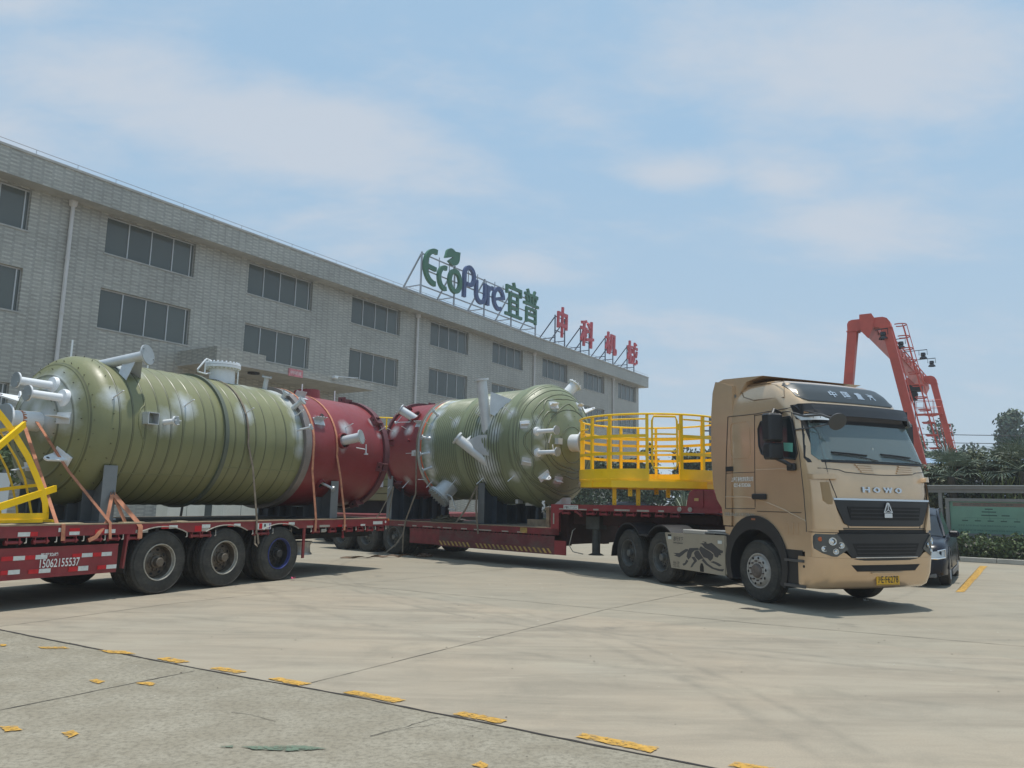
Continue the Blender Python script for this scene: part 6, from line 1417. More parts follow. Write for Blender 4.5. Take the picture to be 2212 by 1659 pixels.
def front_patch(parent, name, rows, m, off=.01, th=.012, ny=16, nz=4):
    """rows: (z, y_left, y_right); laid on the cab's front, proud by off"""
    mb = MB() if not isinstance(name, MB) else name
    Z = [r[0] for r in rows]; zs = []
    for a, b in zip(Z, Z[1:]):
        for k in range(nz): zs.append(a + (b - a) * k / nz)
    zs.append(Z[-1])
    sg = 1 if Z[-1] > Z[0] else -1; order = np.argsort(Z)
    zz = [Z[i] for i in order]; yl = [rows[i][1] for i in order]; yr = [rows[i][2] for i in order]
    if sg < 0: zs = zs[::-1]
    V = []; n = ny + 1
    for layer in (off, off - th):
        for z in zs:
            a, b = float(np.interp(z, zz, yl)), float(np.interp(z, zz, yr))
            for k in range(n): y = a + (b - a) * k / ny; V.append((F(y, z) + layer, y, z))
    nr = len(zs); fs = []; o2 = nr * n
    for i in range(nr - 1):
        for k in range(ny):
            q = (i * n + k, i * n + k + 1, (i + 1) * n + k + 1, (i + 1) * n + k); fs.append(q); fs.append(tuple(o2 + j for j in q[::-1]))
    for i in range(nr - 1):
        for k in (0, ny):
            q = (i * n + k, (i + 1) * n + k, o2 + (i + 1) * n + k, o2 + i * n + k); fs.append(q if k == 0 else q[::-1])
    for k in range(ny):
        fs.append((k + 1, k, o2 + k, o2 + k + 1)); j = (nr - 1) * n; fs.append((j + k, j + k + 1, o2 + j + k + 1, o2 + j + k))
    mb.add(V, fs, True)
    if isinstance(name, MB): return mb
    return mb.build(name, m, parent)
# cab shell: lofted horizontal sections
cab = MB()
def section(z, xr, x_f=None):
    P = []; w = hwid(z); y0, y1 = YCB - w, YCB + w; rr = .10
    P.append((xr, y1 - rr)); P.append((xr, y0 + rr)); P.append((xr + .03, y0 + .03)); 
    xs_ = F(y0, z)
    for t in (0.0, .2, .4, .6, .8, .93): P.append((xr + rr + (xs_ - .02 - xr - rr) * t, y0))
    for v in (-1, -.985, -.96, -.93, -.90, -.86, -.80, -.7, -.5, -.25, 0, .25, .5, .7, .8, .86, .90, .93, .96, .985, 1): P.append((F(YCB + v * w, z), YCB + v * w))
    for t in (.93, .8, .6, .4, .2, 0.0): P.append((xr + rr + (xs_ - .02 - xr - rr) * t, y1))
    P.append((xr + .03, y1 - .03))
    return [(x, y, z) for x, y in P]
levels = [(1.26, 3.62), (1.5, 3.62), (1.9, 3.62), (2.2, 3.62), (2.47, 3.62), (2.8, 3.62), (3.10, 3.62), (3.30, 3.62), (3.45, 3.62), (3.62, 3.62), (3.76, 3.63), (3.84, 3.66), (3.90, 3.72)]
secs = [section(z, xr) for z, xr in levels]; n = len(secs[0])
V = [p for s in secs for p in s]; fs = []
for i in range(len(secs) - 1):
    for k in range(n):
        k2 = (k + 1) % n
        if 4 <= i <= 5 and (12 <= k < 26 or 31 <= k < 34): continue      # openings for the windscreen and the far door window
        fs.append((i * n + k, i * n + k2, (i + 1) * n + k2, (i + 1) * n + k))
# roof cap
i0 = (len(secs) - 1) * n; V.append((4.3, YCB, 3.955)); fs += [(i0 + k, i0 + (k + 1) % n, len(V) - 1) for k in range(n)]
fs.append(tuple(range(n))[::-1])
cab.add(V, fs, True)
def side_poly(mb, poly, y0, y1): mb.prism(poly, y0, y1); return mb
for ya, yb in ((0.0, .05), (2.45, 2.5)):   # lower door panels with the wheel arch cut out
    AR = lambda a0, a1: [(4.28 + .70 * math.cos(R(a)), .66 + .66 * math.sin(R(a))) for a in np.linspace(a0, a1, 7)]
    side_poly(cab, [(3.44, 1.2601), (3.46, 1.15), (3.60, 1.02)] + AR(150, 114.4), ya, yb); side_poly(cab, AR(65.6, 20) + [(5.0, .88), (5.46, .94), (5.54, 1.2601)], ya, yb)
M_gold2 = M_gold
cab.build('cab_body', M_gold, TK, sharp=30)
# rear side fairings
for ya, yb in ((.004, .07), (2.43, 2.496)):
    b = MB(); b.prism([(3.74, 3.86), (3.40, 3.97), (3.24, 4.0), (3.15, 3.80), (3.09, 3.35), (3.07, 2.6), (3.12, 2.0), (3.22, 1.75), (3.36, 1.60), (3.40, 1.28), (3.62, 1.28)], ya, yb); b.build('side_fairing', M_gold, TK)
b = MB(); b.prism([(3.24, 4.0), (3.32, 3.82), (3.58, 3.62), (3.80, 3.62), (4.05, 3.90), (4.5, 3.955), (4.1, 3.985), (3.4, 4.035)], .072, 2.428); b.build('roof_spoiler', M_gold, TK)
# panel gaps, pressed lines
def seam_line(name, pts, r=.006, m=M_black, parent=TK): b = MB(); b.tube(pts, r, 5); return b.build(name, m, parent)
Ys = -.001
seam_line('panel_gap', [(3.60, Ys, 3.29), (4.35, Ys, 3.275), (5.28, Ys, 3.30)]); seam_line('panel_gap', [(3.60, Ys, 3.29), (3.53, Ys, 2.6), (3.47, Ys, 1.58)])
door = MB(); door.box(4.34, 5.40, -.006, .0, 1.55, 1.56); door.tube([(4.34, Ys, 3.26), (4.31, Ys, 2.4), (4.29, Ys, 1.62)], .006, 5); door.tube([(4.34, Ys, 3.25), (5.24, Ys, 3.24)], .006, 5); 
door.tube([(5.25, Ys, 3.22), (5.40, Ys, 2.55), (5.47, Ys, 1.87), (5.50, Ys, 1.35), (5.49, Ys, .95)], .007, 5)
door.build('door_gap', M_black, TK)
hb = MB(); hb.tube([(3.50, Ys, 2.24), (4.30, Ys, 2.24)], .005, 5); hb.tube([(3.47, Ys, 1.585), (4.29, Ys, 1.60)], .006, 5); hb.build('panel_gap', M_black, TK)
lt = MB(); lt.tube([(3.45, -.002, 1.80), (4.1, -.002, 1.80), (4.5, -.002, 1.74), (5.0, -.002, 1.60), (5.5, -.002, 1.42)], .007, 6); lt.tube([(4.30, -.002, 2.28), (5.44, -.002, 2.28)], .005, 5); lt.build('pressed_line', M_gold, TK)
def rounded(x0, x1, z0, z1, r, n=5):
    P = []
    for cx_, cz_, a0 in ((x1 - r, z1 - r, 0), (x0 + r, z1 - r, 90), (x0 + r, z0 + r, 180), (x1 - r, z0 + r, 270)):
        for k in range(n + 1): a = R(a0 + 90 * k / n); P.append((cx_ + r * math.cos(a), cz_ + r * math.sin(a)))
    return P
rb = MB(); rb.tube([(x, -.002, z) for x, z in rounded(3.66, 4.20, 2.50, 3.16, .10)], .007, 5, closed=True); rb.build('pressed_panel', M_gold, TK)
rb = MB(); 
for k in range(3): rb.prism(rounded(5.02 + k * .12, 5.09 + k * .12, 1.20, 1.40, .02), -.008, .0)
rb.build('door_rib', M_gold, TK)
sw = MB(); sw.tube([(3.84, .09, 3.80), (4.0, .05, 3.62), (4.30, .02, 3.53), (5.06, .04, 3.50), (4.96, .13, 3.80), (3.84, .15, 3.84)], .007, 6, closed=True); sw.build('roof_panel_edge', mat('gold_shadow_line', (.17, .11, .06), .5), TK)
M_screen = bpy.data.materials.new('windscreen_glass'); M_screen.use_nodes = True
tint_glass(M_screen, (.50, .72, .70), 1.9, .02, .22)
M_farglass = bpy.data.materials.new('far_window_glass'); M_farglass.use_nodes = True; tint_glass(M_farglass, (.50, .80, .76))
# inside of the cab
M_trim = mat('cab_trim_grey', (.20, .21, .21), .7, var=.15)
b = MB(); b.box(3.72, 3.76, .06, 2.44, 1.6, 3.7); b.box(3.76, 5.3, .05, .07, 1.6, 2.4); b.box(3.76, 5.3, 2.43, 2.45, 1.6, 2.4); b.box(3.76, 5.2, .06, 2.44, 3.28, 3.30); b.box(3.76, 4.35, 2.40, 2.44, 2.4, 3.28); b.build('cab_lining', M_trim, TK)
b = MB(); b.prism([(4.95, 1.6), (4.95, 2.42), (5.15, 2.52), (5.62, 2.47), (5.62, 1.6)], .10, 2.40); b.build('dashboard', mat('dash_grey', (.12, .12, .13), .6), TK)
for y_ in (.55, 1.9):
    b = MB(); b.box(4.15, 4.3, y_ - .24, y_ + .24, 1.8, 2.75, bev=.04); b.box(4.17, 4.28, y_ - .13, y_ + .13, 2.78, 2.98, bev=.03); b.build('seat', M_black, TK)
# side window
M_cabglass = glass_mat('cab_side_glass', (.018, .028, .032), .05, .6)
wpts = [(4.43, 3.00), (4.50, 3.12), (5.22, 3.15), (5.27, 3.05), (5.36, 2.52), (5.32, 2.43), (4.62, 2.50), (4.50, 2.56), (4.44, 2.70)]
for ya, yb in ((-.006, .004), (2.496, 2.506)):
    b = MB()
    if ya < 0: b.prism(wpts, ya, yb)
    else: b.quad((4.40, 2.502, 2.46), (5.42, 2.502, 2.46), (5.42, 2.502, 3.13), (4.40, 2.502, 3.13))
    win = b.build('side_window', M_cabglass if ya < 0 else M_farglass, TK)
    b = MB(); yy = ya if ya < 0 else yb; b.tube([(x, yy, z) for x, z in wpts], .017, 6, closed=True); b.build('window_seal', M_black, win)
b = MB(); b.prism([(5.06, 2.58), (5.26, 2.55), (5.27, 2.70), (5.05, 2.72)], -.008, -.0062); b.build('green_permit', mat('permit_green', (.16, .50, .40), .4), TK)
b = MB(); b.prism([(4.66, 2.66), (4.85, 2.66), (4.84, 2.74), (4.68, 2.74)], -.008, -.0062); b.build('red_headrest', mat('headrest_red', (.30, .03, .03), .7), TK)
b = MB(); b.box(4.26, 4.60, -.045, -.001, 1.76, 1.86, bev=.012); b.box(4.22, 4.27, -.012, -.001, 1.78, 1.85); b.build('door_handle', M_black, TK)
b = MB(); b.box(3.50, 3.72, -.004, -.001, 2.27, 2.36); b.build('badge', M_black, TK)
b = MB(); write(b, '上海涌泉物流有限公司', tm(3.66, -.004, 2.08), .60, .085, bold=.02); write(b, '021-61535366', tm(3.73, -.004, 1.98), .46, .07, bold=.03); b.build('lettering', M_letterw, TK)
b = MB(); write(b, '总质量25000kg最大允许牵引质量40000kg', tm(3.44, -.004, 1.44), .85, .085, bold=.01); b.build('lettering', M_refd, TK)
# windscreen, sign panel, visor
front_patch(TK, 'windscreen_seal', [(2.37, .02, 2.48), (2.45, .0, 2.50), (3.22, .10, 2.40)], M_black, off=.012, th=.02)
front_patch(TK, 'windscreen', [(2.41, .10, 2.40), (2.50, .055, 2.445), (3.18, .16, 2.34)], M_screen, off=.020, th=.01, ny=30, nz=8)
front_patch(TK, 'sun_visor', [(3.16, .30, 2.20), (3.20, .12, 2.38), (3.25, .04, 2.46), (3.33, .02, 2.48), (3.36, .06, 2.44)], M_black, off=.17, th=.03)
for yy in (.06, 2.44):
    b = MB(); b.box(5.18, 5.46, yy - .012, yy + .012, 3.10, 3.35); b.build('visor_bracket', M_black, TK)
for yl, yr, nm in ((.0, .42, 'visor_lamp'), (2.30, 2.5, 'visor_lamp')): front_patch(TK, nm, [(3.07, yl + .03, yr), (3.17, yl, yr - .10)], mat('clear_lamp', (.62, .66, .68), .12, spec=.8), off=.165, th=.03, ny=8)
b = MB()
for k in range(3): p = Vector((F(.14 + k * .1, 3.12) + .167, .14 + k * .1, 3.12)); b.box(p.x, p.x + .004, p.y - .004, p.y + .004, 3.08, 3.165)
b.build('lamp_divider', M_black, TK)
front_patch(TK, 'sign_panel', [(3.43, .30, 2.20), (3.47, .20, 2.30), (3.52, .155, 2.345), (3.74, .16, 2.34), (3.79, .22, 2.27)], mat('smoked_sign_panel', (.040, .048, .052), .35, spec=.35), off=.012, th=.02, ny=20)
M_chrome = mat('chrome_letter', (.62, .65, .68), .22, metal=.8)
def front_write(parent, txt, y0, z0, w, h, off, m, bold=.0, shear=0.0, depth=.012, name='lettering'):
    b = MB(); vs, fs = glyphs(txt, bold, 1.0)
    xs_ = [v[0] for v in vs]; ys_ = [v[1] for v in vs]; X0_, X1_, Y0_, Y1_ = min(xs_), max(xs_), min(ys_), max(ys_)
    P = []
    for x, y, _ in vs:
        yy = y0 + (x - X0_) / (X1_ - X0_) * w; zz = z0 + (y - Y0_) / (Y1_ - Y0_) * h; P.append((F(yy, zz) + off, yy, zz))
    b.add(P, fs); b.add([(p[0] - depth, p[1], p[2]) for p in P], [f[::-1] for f in fs])
    return b.build(name, m, parent)
for k, ch in enumerate('中国重汽'): front_write(TK, ch, .84 + k * .30, 3.53, .16, .13, .020, M_chrome, bold=.03)
b = front_write(TK, '中国重汽', .56, 3.27, .26, .055, .156, M_letterw, bold=.03); front_write(TK, 'SINOTRUK', .56, 3.225, .26, .032, .156, M_letterw, bold=.03)
for yy in (.66, 1.35, 2.0): 
    p = F(yy, 3.30) + .152; b = MB(); b.cyl((p - .01, yy, 3.30), (p + .006, yy, 3.30), .018, n=10); b.build('visor_bolt', M_dark, TK)
for ch, y_, w_ in (('H', .78, .15), ('O', 1.01, .14), ('W', 1.23, .20), ('O', 1.50, .14)): front_write(TK, ch, y_, 1.90, w_, .088, .024, M_chrome, bold=.03, depth=.02)
seam_line('panel_gap', [(F(y, 1.325) + .002, y, 1.325) for y in np.linspace(.03, 2.47, 30)], .008)
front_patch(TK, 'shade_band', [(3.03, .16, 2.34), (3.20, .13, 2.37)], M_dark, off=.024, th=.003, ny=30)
# front panel details
seam_gap = MB()
def fline(mb, pts, off, r): mb.tube([(F(y, z) + off, y, z) for y, z in pts], r, 5)
fline(seam_gap, [(.17, 2.37), (.18, 2.12), (.22, 1.98), (.30, 1.75), (.40, 1.50), (.48, 1.33)], .002, .006); fline(seam_gap, [(2.34, 2.37), (2.33, 2.12), (2.30, 1.98), (2.22, 1.75), (2.12, 1.5), (2.05, 1.33)], .002, .006)
fline(seam_gap, [(.08 + .1 * k, 2.30 - .06 * math.sin(math.pi * k / 23) - .05 * (1 if 3 < k < 20 else .5)) for k in range(24)], .001, .007)
seam_gap.build('panel_gap', M_black, TK)
M_goldd = mat('gold_recess', (.36, .24, .125), .4, metal=.3)
for y0 in (.72, 1.68):
    b = MB()
    for k in range(4):
        z = 2.335 - k * .037; sl = k * .03 * (1 if y0 < 1 else -1)
        front_patch(None, b, [(z, y0 + sl, y0 + .34 + sl * .3), (z + .018, y0 + sl - .01, y0 + .33 + sl * .3)], None, off=.016, th=.02, ny=6, nz=1)
    b.build('intake_slats', M_gold, TK)
front_patch(TK, 'grille_frame', [(1.36, .50, 2.00), (1.40, .39, 2.11), (1.70, .23, 2.27), (1.80, .19, 2.31)], M_black, off=.024, th=.03, ny=20)
front_patch(TK, 'grille_chrome_bar', [(1.77, .20, 2.30), (1.80, .19, 2.31)], M_chrome, off=.040, th=.016, ny=20)
front_patch(TK, 'grille', [(1.46, .50, 2.0), (1.67, .44, 2.06)], M_dark, off=.032, th=.006, ny=14)
b = MB()
for z in (1.50, 1.56, 1.62): front_patch(None, b, [(z, .49, 2.01), (z + .016, .49, 2.01)], None, off=.042, th=.01, ny=14, nz=1)
b.build('grille_bar', M_black, TK)
b = MB(); ex = F(1.25, 1.6) + .045     # triangular badge
Mb = Matrix(((0, -1, 0, ex), (1, 0, 0, 1.25), (0, 0, 1, 1.48), (0, 0, 0, 1)))
b.prism([(-.10, .10), (.10, .10), (.08, .14), (.03, .25), (.0, .265), (-.03, .25), (-.08, .14)], -.012, .0, M=Mb); b.prism([(-.085, .02), (.085, .02), (.085, .09), (-.085, .09)], -.012, 0, M=Mb); b.mi = 1
for P in ([(-.07, .115), (-.01, .15), (-.012, .235)], [(.07, .115), (.01, .15), (.012, .235)], [(-.055, .108), (.055, .108), (0, .14)]): b.prism(P, -.014, -.0125, M=Mb)
b.build('badge', [M_chrome, M_black], TK)
# corner deflectors with vents
for s in (0, 1):
    def YY(y): return y if s == 0 else 2.5 - y
    b = MB(); pts = []
    rows_ = [(1.30, -.0, .34), (1.6, -.0, .24), (1.95, -.0, .14), (2.08, -.0, .12)]
    a_ = [(z, YY(l), YY(r)) if s == 0 else (z, YY(r), YY(l)) for z, l, r in rows_]
    front_patch(TK, 'corner_deflector', a_, M_gold, off=.040, th=.03, ny=12)
    c_ = [(2.10, -.0, .30), (2.16, -.0, .26), (2.18, -.0, .22)]; a_ = [(z, YY(l), YY(r)) if s == 0 else (z, YY(r), YY(l)) for z, l, r in c_]
    front_patch(TK, 'deflector_fin', a_, M_gold, off=.085, th=.09, ny=12)
    c_ = [(1.70, .12, .17), (1.76, .08, .18), (2.05, .07, .15)]; a_ = [(z, YY(l), YY(r)) if s == 0 else (z, YY(r), YY(l)) for z, l, r in c_]
    front_patch(TK, 'deflector_vent', a_, M_dark if s else M_goldd, off=.044, th=.006, ny=6)
# gap under the panel and lower grille
front_patch(TK, 'lower_grille_gap', [(1.20, .30, 2.20), (1.31, .28, 2.22)], M_dark, off=.002, th=.08, ny=14)
front_patch(TK, 'lower_grille', [(.82, .56, 1.94), (.88, .50, 2.00), (1.12, .26, 2.24), (1.24, .20, 2.30)], M_black, off=.03, th=.06, ny=20)
front_patch(TK, 'grille_recess', [(.90, .62, 1.88), (1.09, .52, 1.98)], M_dark, off=.034, th=.006, ny=14)
b = MB()
for z in (.93, .99, 1.04): front_patch(None, b, [(z, .60, 1.90), (z + .014, .60, 1.90)], None, off=.040, th=.008, ny=14, nz=1)
b.build('grille_bar', M_black, TK)
front_patch(TK, 'chrome_strip', [(.862, .58, 1.92), (.876, .57, 1.93)], M_chrome, off=.044, th=.014, ny=14)
# bumper
bp_ = MB()
LV = [(.36, 5.36), (.42, 5.30), (.60, 5.30), (.80, 5.30), (.86, 5.31)]
def bsec(z, xr, ex_=.012):
    P = [(xr, 2.5 + ex_), (xr + .02, 2.5 + ex_)]; P2 = []
    for k in range(33):
        v = 1 - 2 * k / 32; y = YCB + v * (HW + ex_); y_ = YCB + max(-1, min(1, v)) * HW; P2.append((F(y_, z) + .03 - (.05 if z < .4 else 0), y))
    return [(x, y, z) for x, y in P + P2 + [(xr + .02, -ex_), (xr, -ex_)]]
ss = [bsec(*l) for l in LV]; n = len(ss[0]); V = [p for s_ in ss for p in s_]; fs = []
for i in range(len(ss) - 1):
    for k in range(n - 1): fs.append((i * n + k, (i + 1) * n + k, (i + 1) * n + k + 1, i * n + k + 1))
fs.append(tuple(range(n))); fs.append(tuple(range((len(ss) - 1) * n, len(ss) * n))[::-1])
bp_.add(V, fs, True); bumper = bp_.build('bumper', M_gold, TK, sharp=40)
for s in (0, 1):
    rows_ = [(.862, -.005, .50), (.93, -.005, .40), (1.02, -.005, .12), (1.10, -.005, .10), (1.25, -.005, .24)]
    rr_ = [(z, l, r) if s == 0 else (z, 2.5 - r, 2.5 - l) for z, l, r in rows_]
    front_patch(TK, 'bumper_corner', rr_, M_gold, off=.028, th=.05, ny=12)
    b = MB(); 
    x0_ = 5.30; yy0, yy1 = (-.012, .02) if s == 0 else (2.48, 2.512)
    b.box(5.46, 5.60, yy0, yy1, .86, 1.25); b.build('bumper_corner', M_gold, TK)
    # headlamp
    rows_ = [(.885, .16, .22), (.93, .07, .30), (1.0, .01, .43), (1.08, .004, .37), (1.19, .004, .27), (1.23, .02, .22)]
    rr_ = [(z, l, r) if s == 0 else (z, 2.5 - r, 2.5 - l) for z, l, r in rows_]
    hl = front_patch(TK, 'headlamp', rr_, mat('headlamp_housing', (.09, .10, .105), .18, metal=.3, spec=.8), off=.042, th=.03, ny=14)
    b = MB(); 
    for (yy, zz, r_) in ((.16, 1.12, .062), (.29, 1.06, .050), (.08, 1.00, .046), (.20, .965, .045)):
        y_ = yy if s == 0 else 2.5 - yy; M = axis_m((F(y_, zz) + .040, y_, zz), (1, (-.55 if s == 0 else .55) * (1 if yy < .4 else .4), 0))
        b.mi = 0; b.lathe([(0, r_), (.016, r_), (.016, r_ * .84), (-.0, r_ * .62), (.004, r_ * .36), (.012, r_ * .3), (.014, 0)], M, 24)
    y_ = .05 if s == 0 else 2.45; b.mi = 1; M = axis_m((F(y_, 1.15) + .040, y_, 1.15), (1, -.5 if s == 0 else .5, 0)); b.lathe([(0, .036), (.014, .034), (.018, 0)], M, 18)
    b.build('lamp_reflector', [mat('lamp_chrome', (.75, .78, .80), .12, metal=.9), mat('amber_lens', (.55, .12, .03), .2)], hl)
front_patch(bumper, 'bumper_slot', [(.65, .62, 1.88), (.75, .50, 2.0)], M_dark, off=.036, th=.01, ny=16)
front_patch(bumper, 'bumper_lip', [(.615, .9, 1.6), (.63, .9, 1.6)], M_gold, off=.055, th=.03, ny=10)
b = MB(); b.cyl((5.43, -.018, .70), (5.43, -.0125, .70), .022, n=14); b.build('tow_hole', M_dark, bumper)
px_ = F(1.28, .5) + .048
b = MB(); b.box(px_ - .008, px_, 1.03, 1.53, .43, .60); b.mi = 1
Mp = Matrix(((0, -1, 0, px_ + .002), (1, 0, 0, 1.05), (0, 0, 1, .45), (0, 0, 0, 1)))
b.box(px_, px_ + .001, 1.04, 1.52, .438, .444); b.box(px_, px_ + .001, 1.04, 1.52, .586, .592)
write(b, '沪', Mp @ tm(.005, 0, .01), .065, .11, bold=.01); write(b, 'E·F6278', Mp @ tm(.08, 0, .01), .375, .11, bold=.012)
b.build('number_plate', [mat('yellow_plate', (.75, .42, .015), .45, var=.05), M_black], TK)
# wheel arch, steps, mud guards
for s, ya, yb in ((0, -.03, .34), (1, 2.16, 2.53)):
    b = MB(); ri, ro = .66, .80
    out = [(4.28 + (ro + .0) * math.cos(R(a)), .66 + .82 * math.sin(R(a))) for a in range(-25, 206, 10)]; inn = [(4.28 + .66 * math.cos(R(a)), .62 + .62 * math.sin(R(a))) for a in range(-25, 206, 10)]
    nn = len(out)
    vs = [(x, ya, z) for x, z in out] + [(x, ya, z) for x, z in inn] + [(x, yb, z) for x, z in out] + [(x, yb, z) for x, z in inn]; fs = []
    for i in range(nn - 1): fs += [(i, nn + i, nn + i + 1, i + 1), (i, i + 1, 2 * nn + i + 1, 2 * nn + i), (nn + i, 3 * nn + i, 3 * nn + i + 1, nn + i + 1), (2 * nn + i, 2 * nn + i + 1, 3 * nn + i + 1, 3 * nn + i)]
    fs += [(0, 2 * nn, 3 * nn, nn), (nn - 1, 2 * nn - 1, 4 * nn - 1, 3 * nn - 1)]
    b.add(vs, fs, True); b.build('wheel_arch', M_black, TK)
    b = MB(); b.prism([(4.98, .95), (5.40, .95), (5.40, .38), (5.0, .34), (4.96, .55)], min(ya + .02, yb - .02), max(ya + .02, yb - .02)); b.build('step_box', M_black, TK)
    b = MB(); b.box(5.0, 5.46, ya - .015 if s == 0 else yb - .02, ya + .02 if s == 0 else yb + .015, .355, .40); b.build('step_tread', mat('worn_step', (.10, .10, .10), .5, metal=.3), TK)
    b = MB(); b.box(5.02, 5.44, ya - .012 if s == 0 else yb - .02, ya + .02 if s == 0 else yb + .012, .76, .80); b.build('step_tread', mat('worn_step', (.10, .10, .10), .5, metal=.3), TK)
    b = MB(); b.box(3.48, 3.62, ya + .02, yb - .05, .45, 1.12, bev=.02); b.build('arch_liner', M_black, TK)
b = MB(); b.box(4.22, 4.32, -.036, -.031, 1.40, 1.43); b.build('side_marker', mat('amber_marker', (.35, .13, .06), .3), TK)
# wheels
make_wheel(TK, 4.33, 0.0, .535, RIM_FRONT, dual=False, kind='front')
make_wheel(TK, 4.33, 2.5, .535, RIM_FRONT, dual=False, side=1, kind='front')
for x in (0.0, 1.3):
    make_wheel(TK, x, .02, .535, RIM_GREY); make_wheel(TK, x, 2.48, .535, RIM_GREY, side=1)
    b = MB(); b.cyl((x, .3, .53), (x, 2.2, .53), .10, n=12); b.build('axle', M_dark, TK)
# drive wheel guards
for ya, yb in ((.0, .62), (1.88, 2.5)):
    b = MB(); T = []
    for cx_ in (0.0, 1.3): T.append([(cx_ + .62 * math.cos(R(a)), .535 + .64 * math.sin(R(a))) for a in range(160 if cx_ == 0 else 142, 37 if cx_ == 0 else 25, -8)])
    line = [(-.70, .42), (-.68, .62)] + T[0] + T[1]
    nn = len(line); vs = [(x, ya, z) for x, z in line] + [(x, yb, z) for x, z in line] + [(x, ya, z + .035) for x, z in line] + [(x, yb, z + .035) for x, z in line]
    vs[0] = (-.70, ya, .42); vs[2 * nn] = (-.74, ya, .42); vs[nn] = (-.70, yb, .42); vs[3 * nn] = (-.74, yb, .42)
    fs = []
    for i in range(nn - 1): fs += [(i, i + 1, nn + i + 1, nn + i), (2 * nn + i, 3 * nn + i, 3 * nn + i + 1, 2 * nn + i + 1), (i, 2 * nn + i, 2 * nn + i + 1, i + 1), (nn + i, nn + i + 1, 3 * nn + i + 1, 3 * nn + i)]
    b.add(vs, fs); b.build('mudguard', M_black, TK)
# frame, fifth wheel, tanks and side panel
b = MB(); b.box(-.9, 5.2, .78, .86, .82, 1.08); b.box(-.9, 5.2, 1.64, 1.72, .82, 1.08); b.box(-.9, -.8, .86, 1.64, .85, 1.05); b.box(1.9, 3.5, .15, .77, .55, 1.02); b.box(1.9, 3.5, 1.73, 2.4, .5, 1.02); b.box(3.4, 5.5, .4, 2.1, .55, 1.2); b.build('chassis_frame', M_dark, TK)
b = MB(); b.lathe([(0, .48), (.06, .50), (.08, .46), (.08, .0)], axis_m((.55, 1.25, 1.12), (0, 0, 1)), 32); b.box(.2, .9, .85, 1.65, 1.06, 1.13); b.build('fifth_wheel', M_dark, TK)
b = MB(); b.box(2.2, 3.2, .35, 2.15, 1.10, 1.14); b.mi = 1; b.tube([(3.4, .8, 1.9), (2.9, .9, 1.55), (2.2, 1.0, 1.5), (1.4, 1.1, 1.45)], .02, 6); b.tube([(3.4, 1.0, 1.8), (2.8, 1.1, 1.45), (2.0, 1.2, 1.42), (1.2, 1.3, 1.45)], .018, 6); b.build('catwalk', [M_greyl, mat('air_line_red', (.3, .05, .04), .5)], TK)
M_sidepan = mat('champagne_side_panel', (.36, .32, .25), .45, metal=.15, var=.08, scale=2)
b = MB(); b.prism([(1.50, 1.06), (3.44, 1.09), (3.44, .36), (1.72, .36)][::-1], -.012, .02); b.prism([(3.44, 1.09), (3.44, .36), (3.475, .40), (3.475, 1.07)], .0, .12); sp3 = b.build('side_panel', M_sidepan, TK)
b = MB(); b.box(2.12, 2.82, -.005, .25, 1.075, 1.15, bev=.01); b.mi = 1; b.box(2.85, 3.55, .0, .25, 1.11, 1.135); b.box(2.85, 3.55, .05, .25, 1.145, 1.16); b.build('step_plate', [mat('aluminium_tread', (.42, .40, .36), .5, metal=.2), M_greyl], TK)
b = MB(); write(b, '狼行天下', tm(1.80, -.0135, .90), .33, .10, bold=.01, shear=.15); write(b, 'NEVER SURRENDER', tm(1.80, -.0135, .855), .33, .028, bold=.03); write(b, '物流', tm(1.78, -.0135, .38), .22, .13, bold=-.005, shear=.1)
b.build('lettering', mat('graphite_decal', (.055, .055, .058), .5), sp3)
wolf = MB()
def decal(pts): wolf.prism([(1.78 + x * .0102 * 1.0, .42 + (100 - y) * .0060) for x, y in pts], -.0140, -.0125)
decal([(96, 22), (104, 16), (114, 18), (125, 14), (133, 20), (141, 27), (150, 33), (158, 35), (157, 42), (150, 44), (153, 49), (146, 50), (142, 58), (134, 56), (130, 46), (122, 40), (112, 36), (104, 32)])   # head
decal([(92, 28), (104, 34), (120, 42), (130, 50), (128, 62), (120, 72), (112, 64), (100, 62), (92, 50), (86, 38)])                                                         # shoulder
decal([(84, 42), (92, 54), (100, 66), (92, 68), (84, 74), (74, 64), (70, 52), (76, 44)])                                                                                     # chest
decal([(56, 38), (84, 34), (86, 40), (72, 44), (64, 52), (60, 66), (52, 76), (46, 66), (50, 48)])                                                                             # haunch
decal([(52, 42), (44, 42), (32, 50), (22, 58), (2, 60), (12, 64), (4, 68), (22, 72), (32, 64), (42, 54), (50, 48)])                                                           # tail
decal([(46, 76), (40, 88), (32, 92), (36, 98), (44, 92), (52, 80)]); decal([(62, 66), (70, 78), (62, 90), (58, 100), (64, 98), (70, 88), (80, 76), (72, 64)])                # hind legs
decal([(100, 66), (112, 80), (130, 90), (148, 92), (160, 90), (156, 98), (144, 98), (124, 94), (106, 84), (94, 72)])                                                          # fore leg
decal([(120, 74), (134, 78), (146, 84), (154, 80), (144, 74), (130, 70)]); decal([(100, 17), (88, 21), (100, 22)]); decal([(110, 13), (96, 12), (108, 17)])
wolf.build('running_wolf_decal', mat('graphite_decal', (.055, .055, .058), .5), sp3)
b = MB(); b.prism([(2.68, .37), (2.80, .37), (2.80, .46), (2.77, .53), (2.71, .53), (2.68, .46)], -.0145, -.0125); b.box(1.62, 1.73, -.02, -.0125, .985, 1.03); b.build('panel_recess', M_dark, sp3)
for xx in (1.62, 3.25):
    b = MB(); b.box(xx, xx + .12, -.025, -.013, .93, .99, bev=.004); b.build('latch', M_refw, sp3)
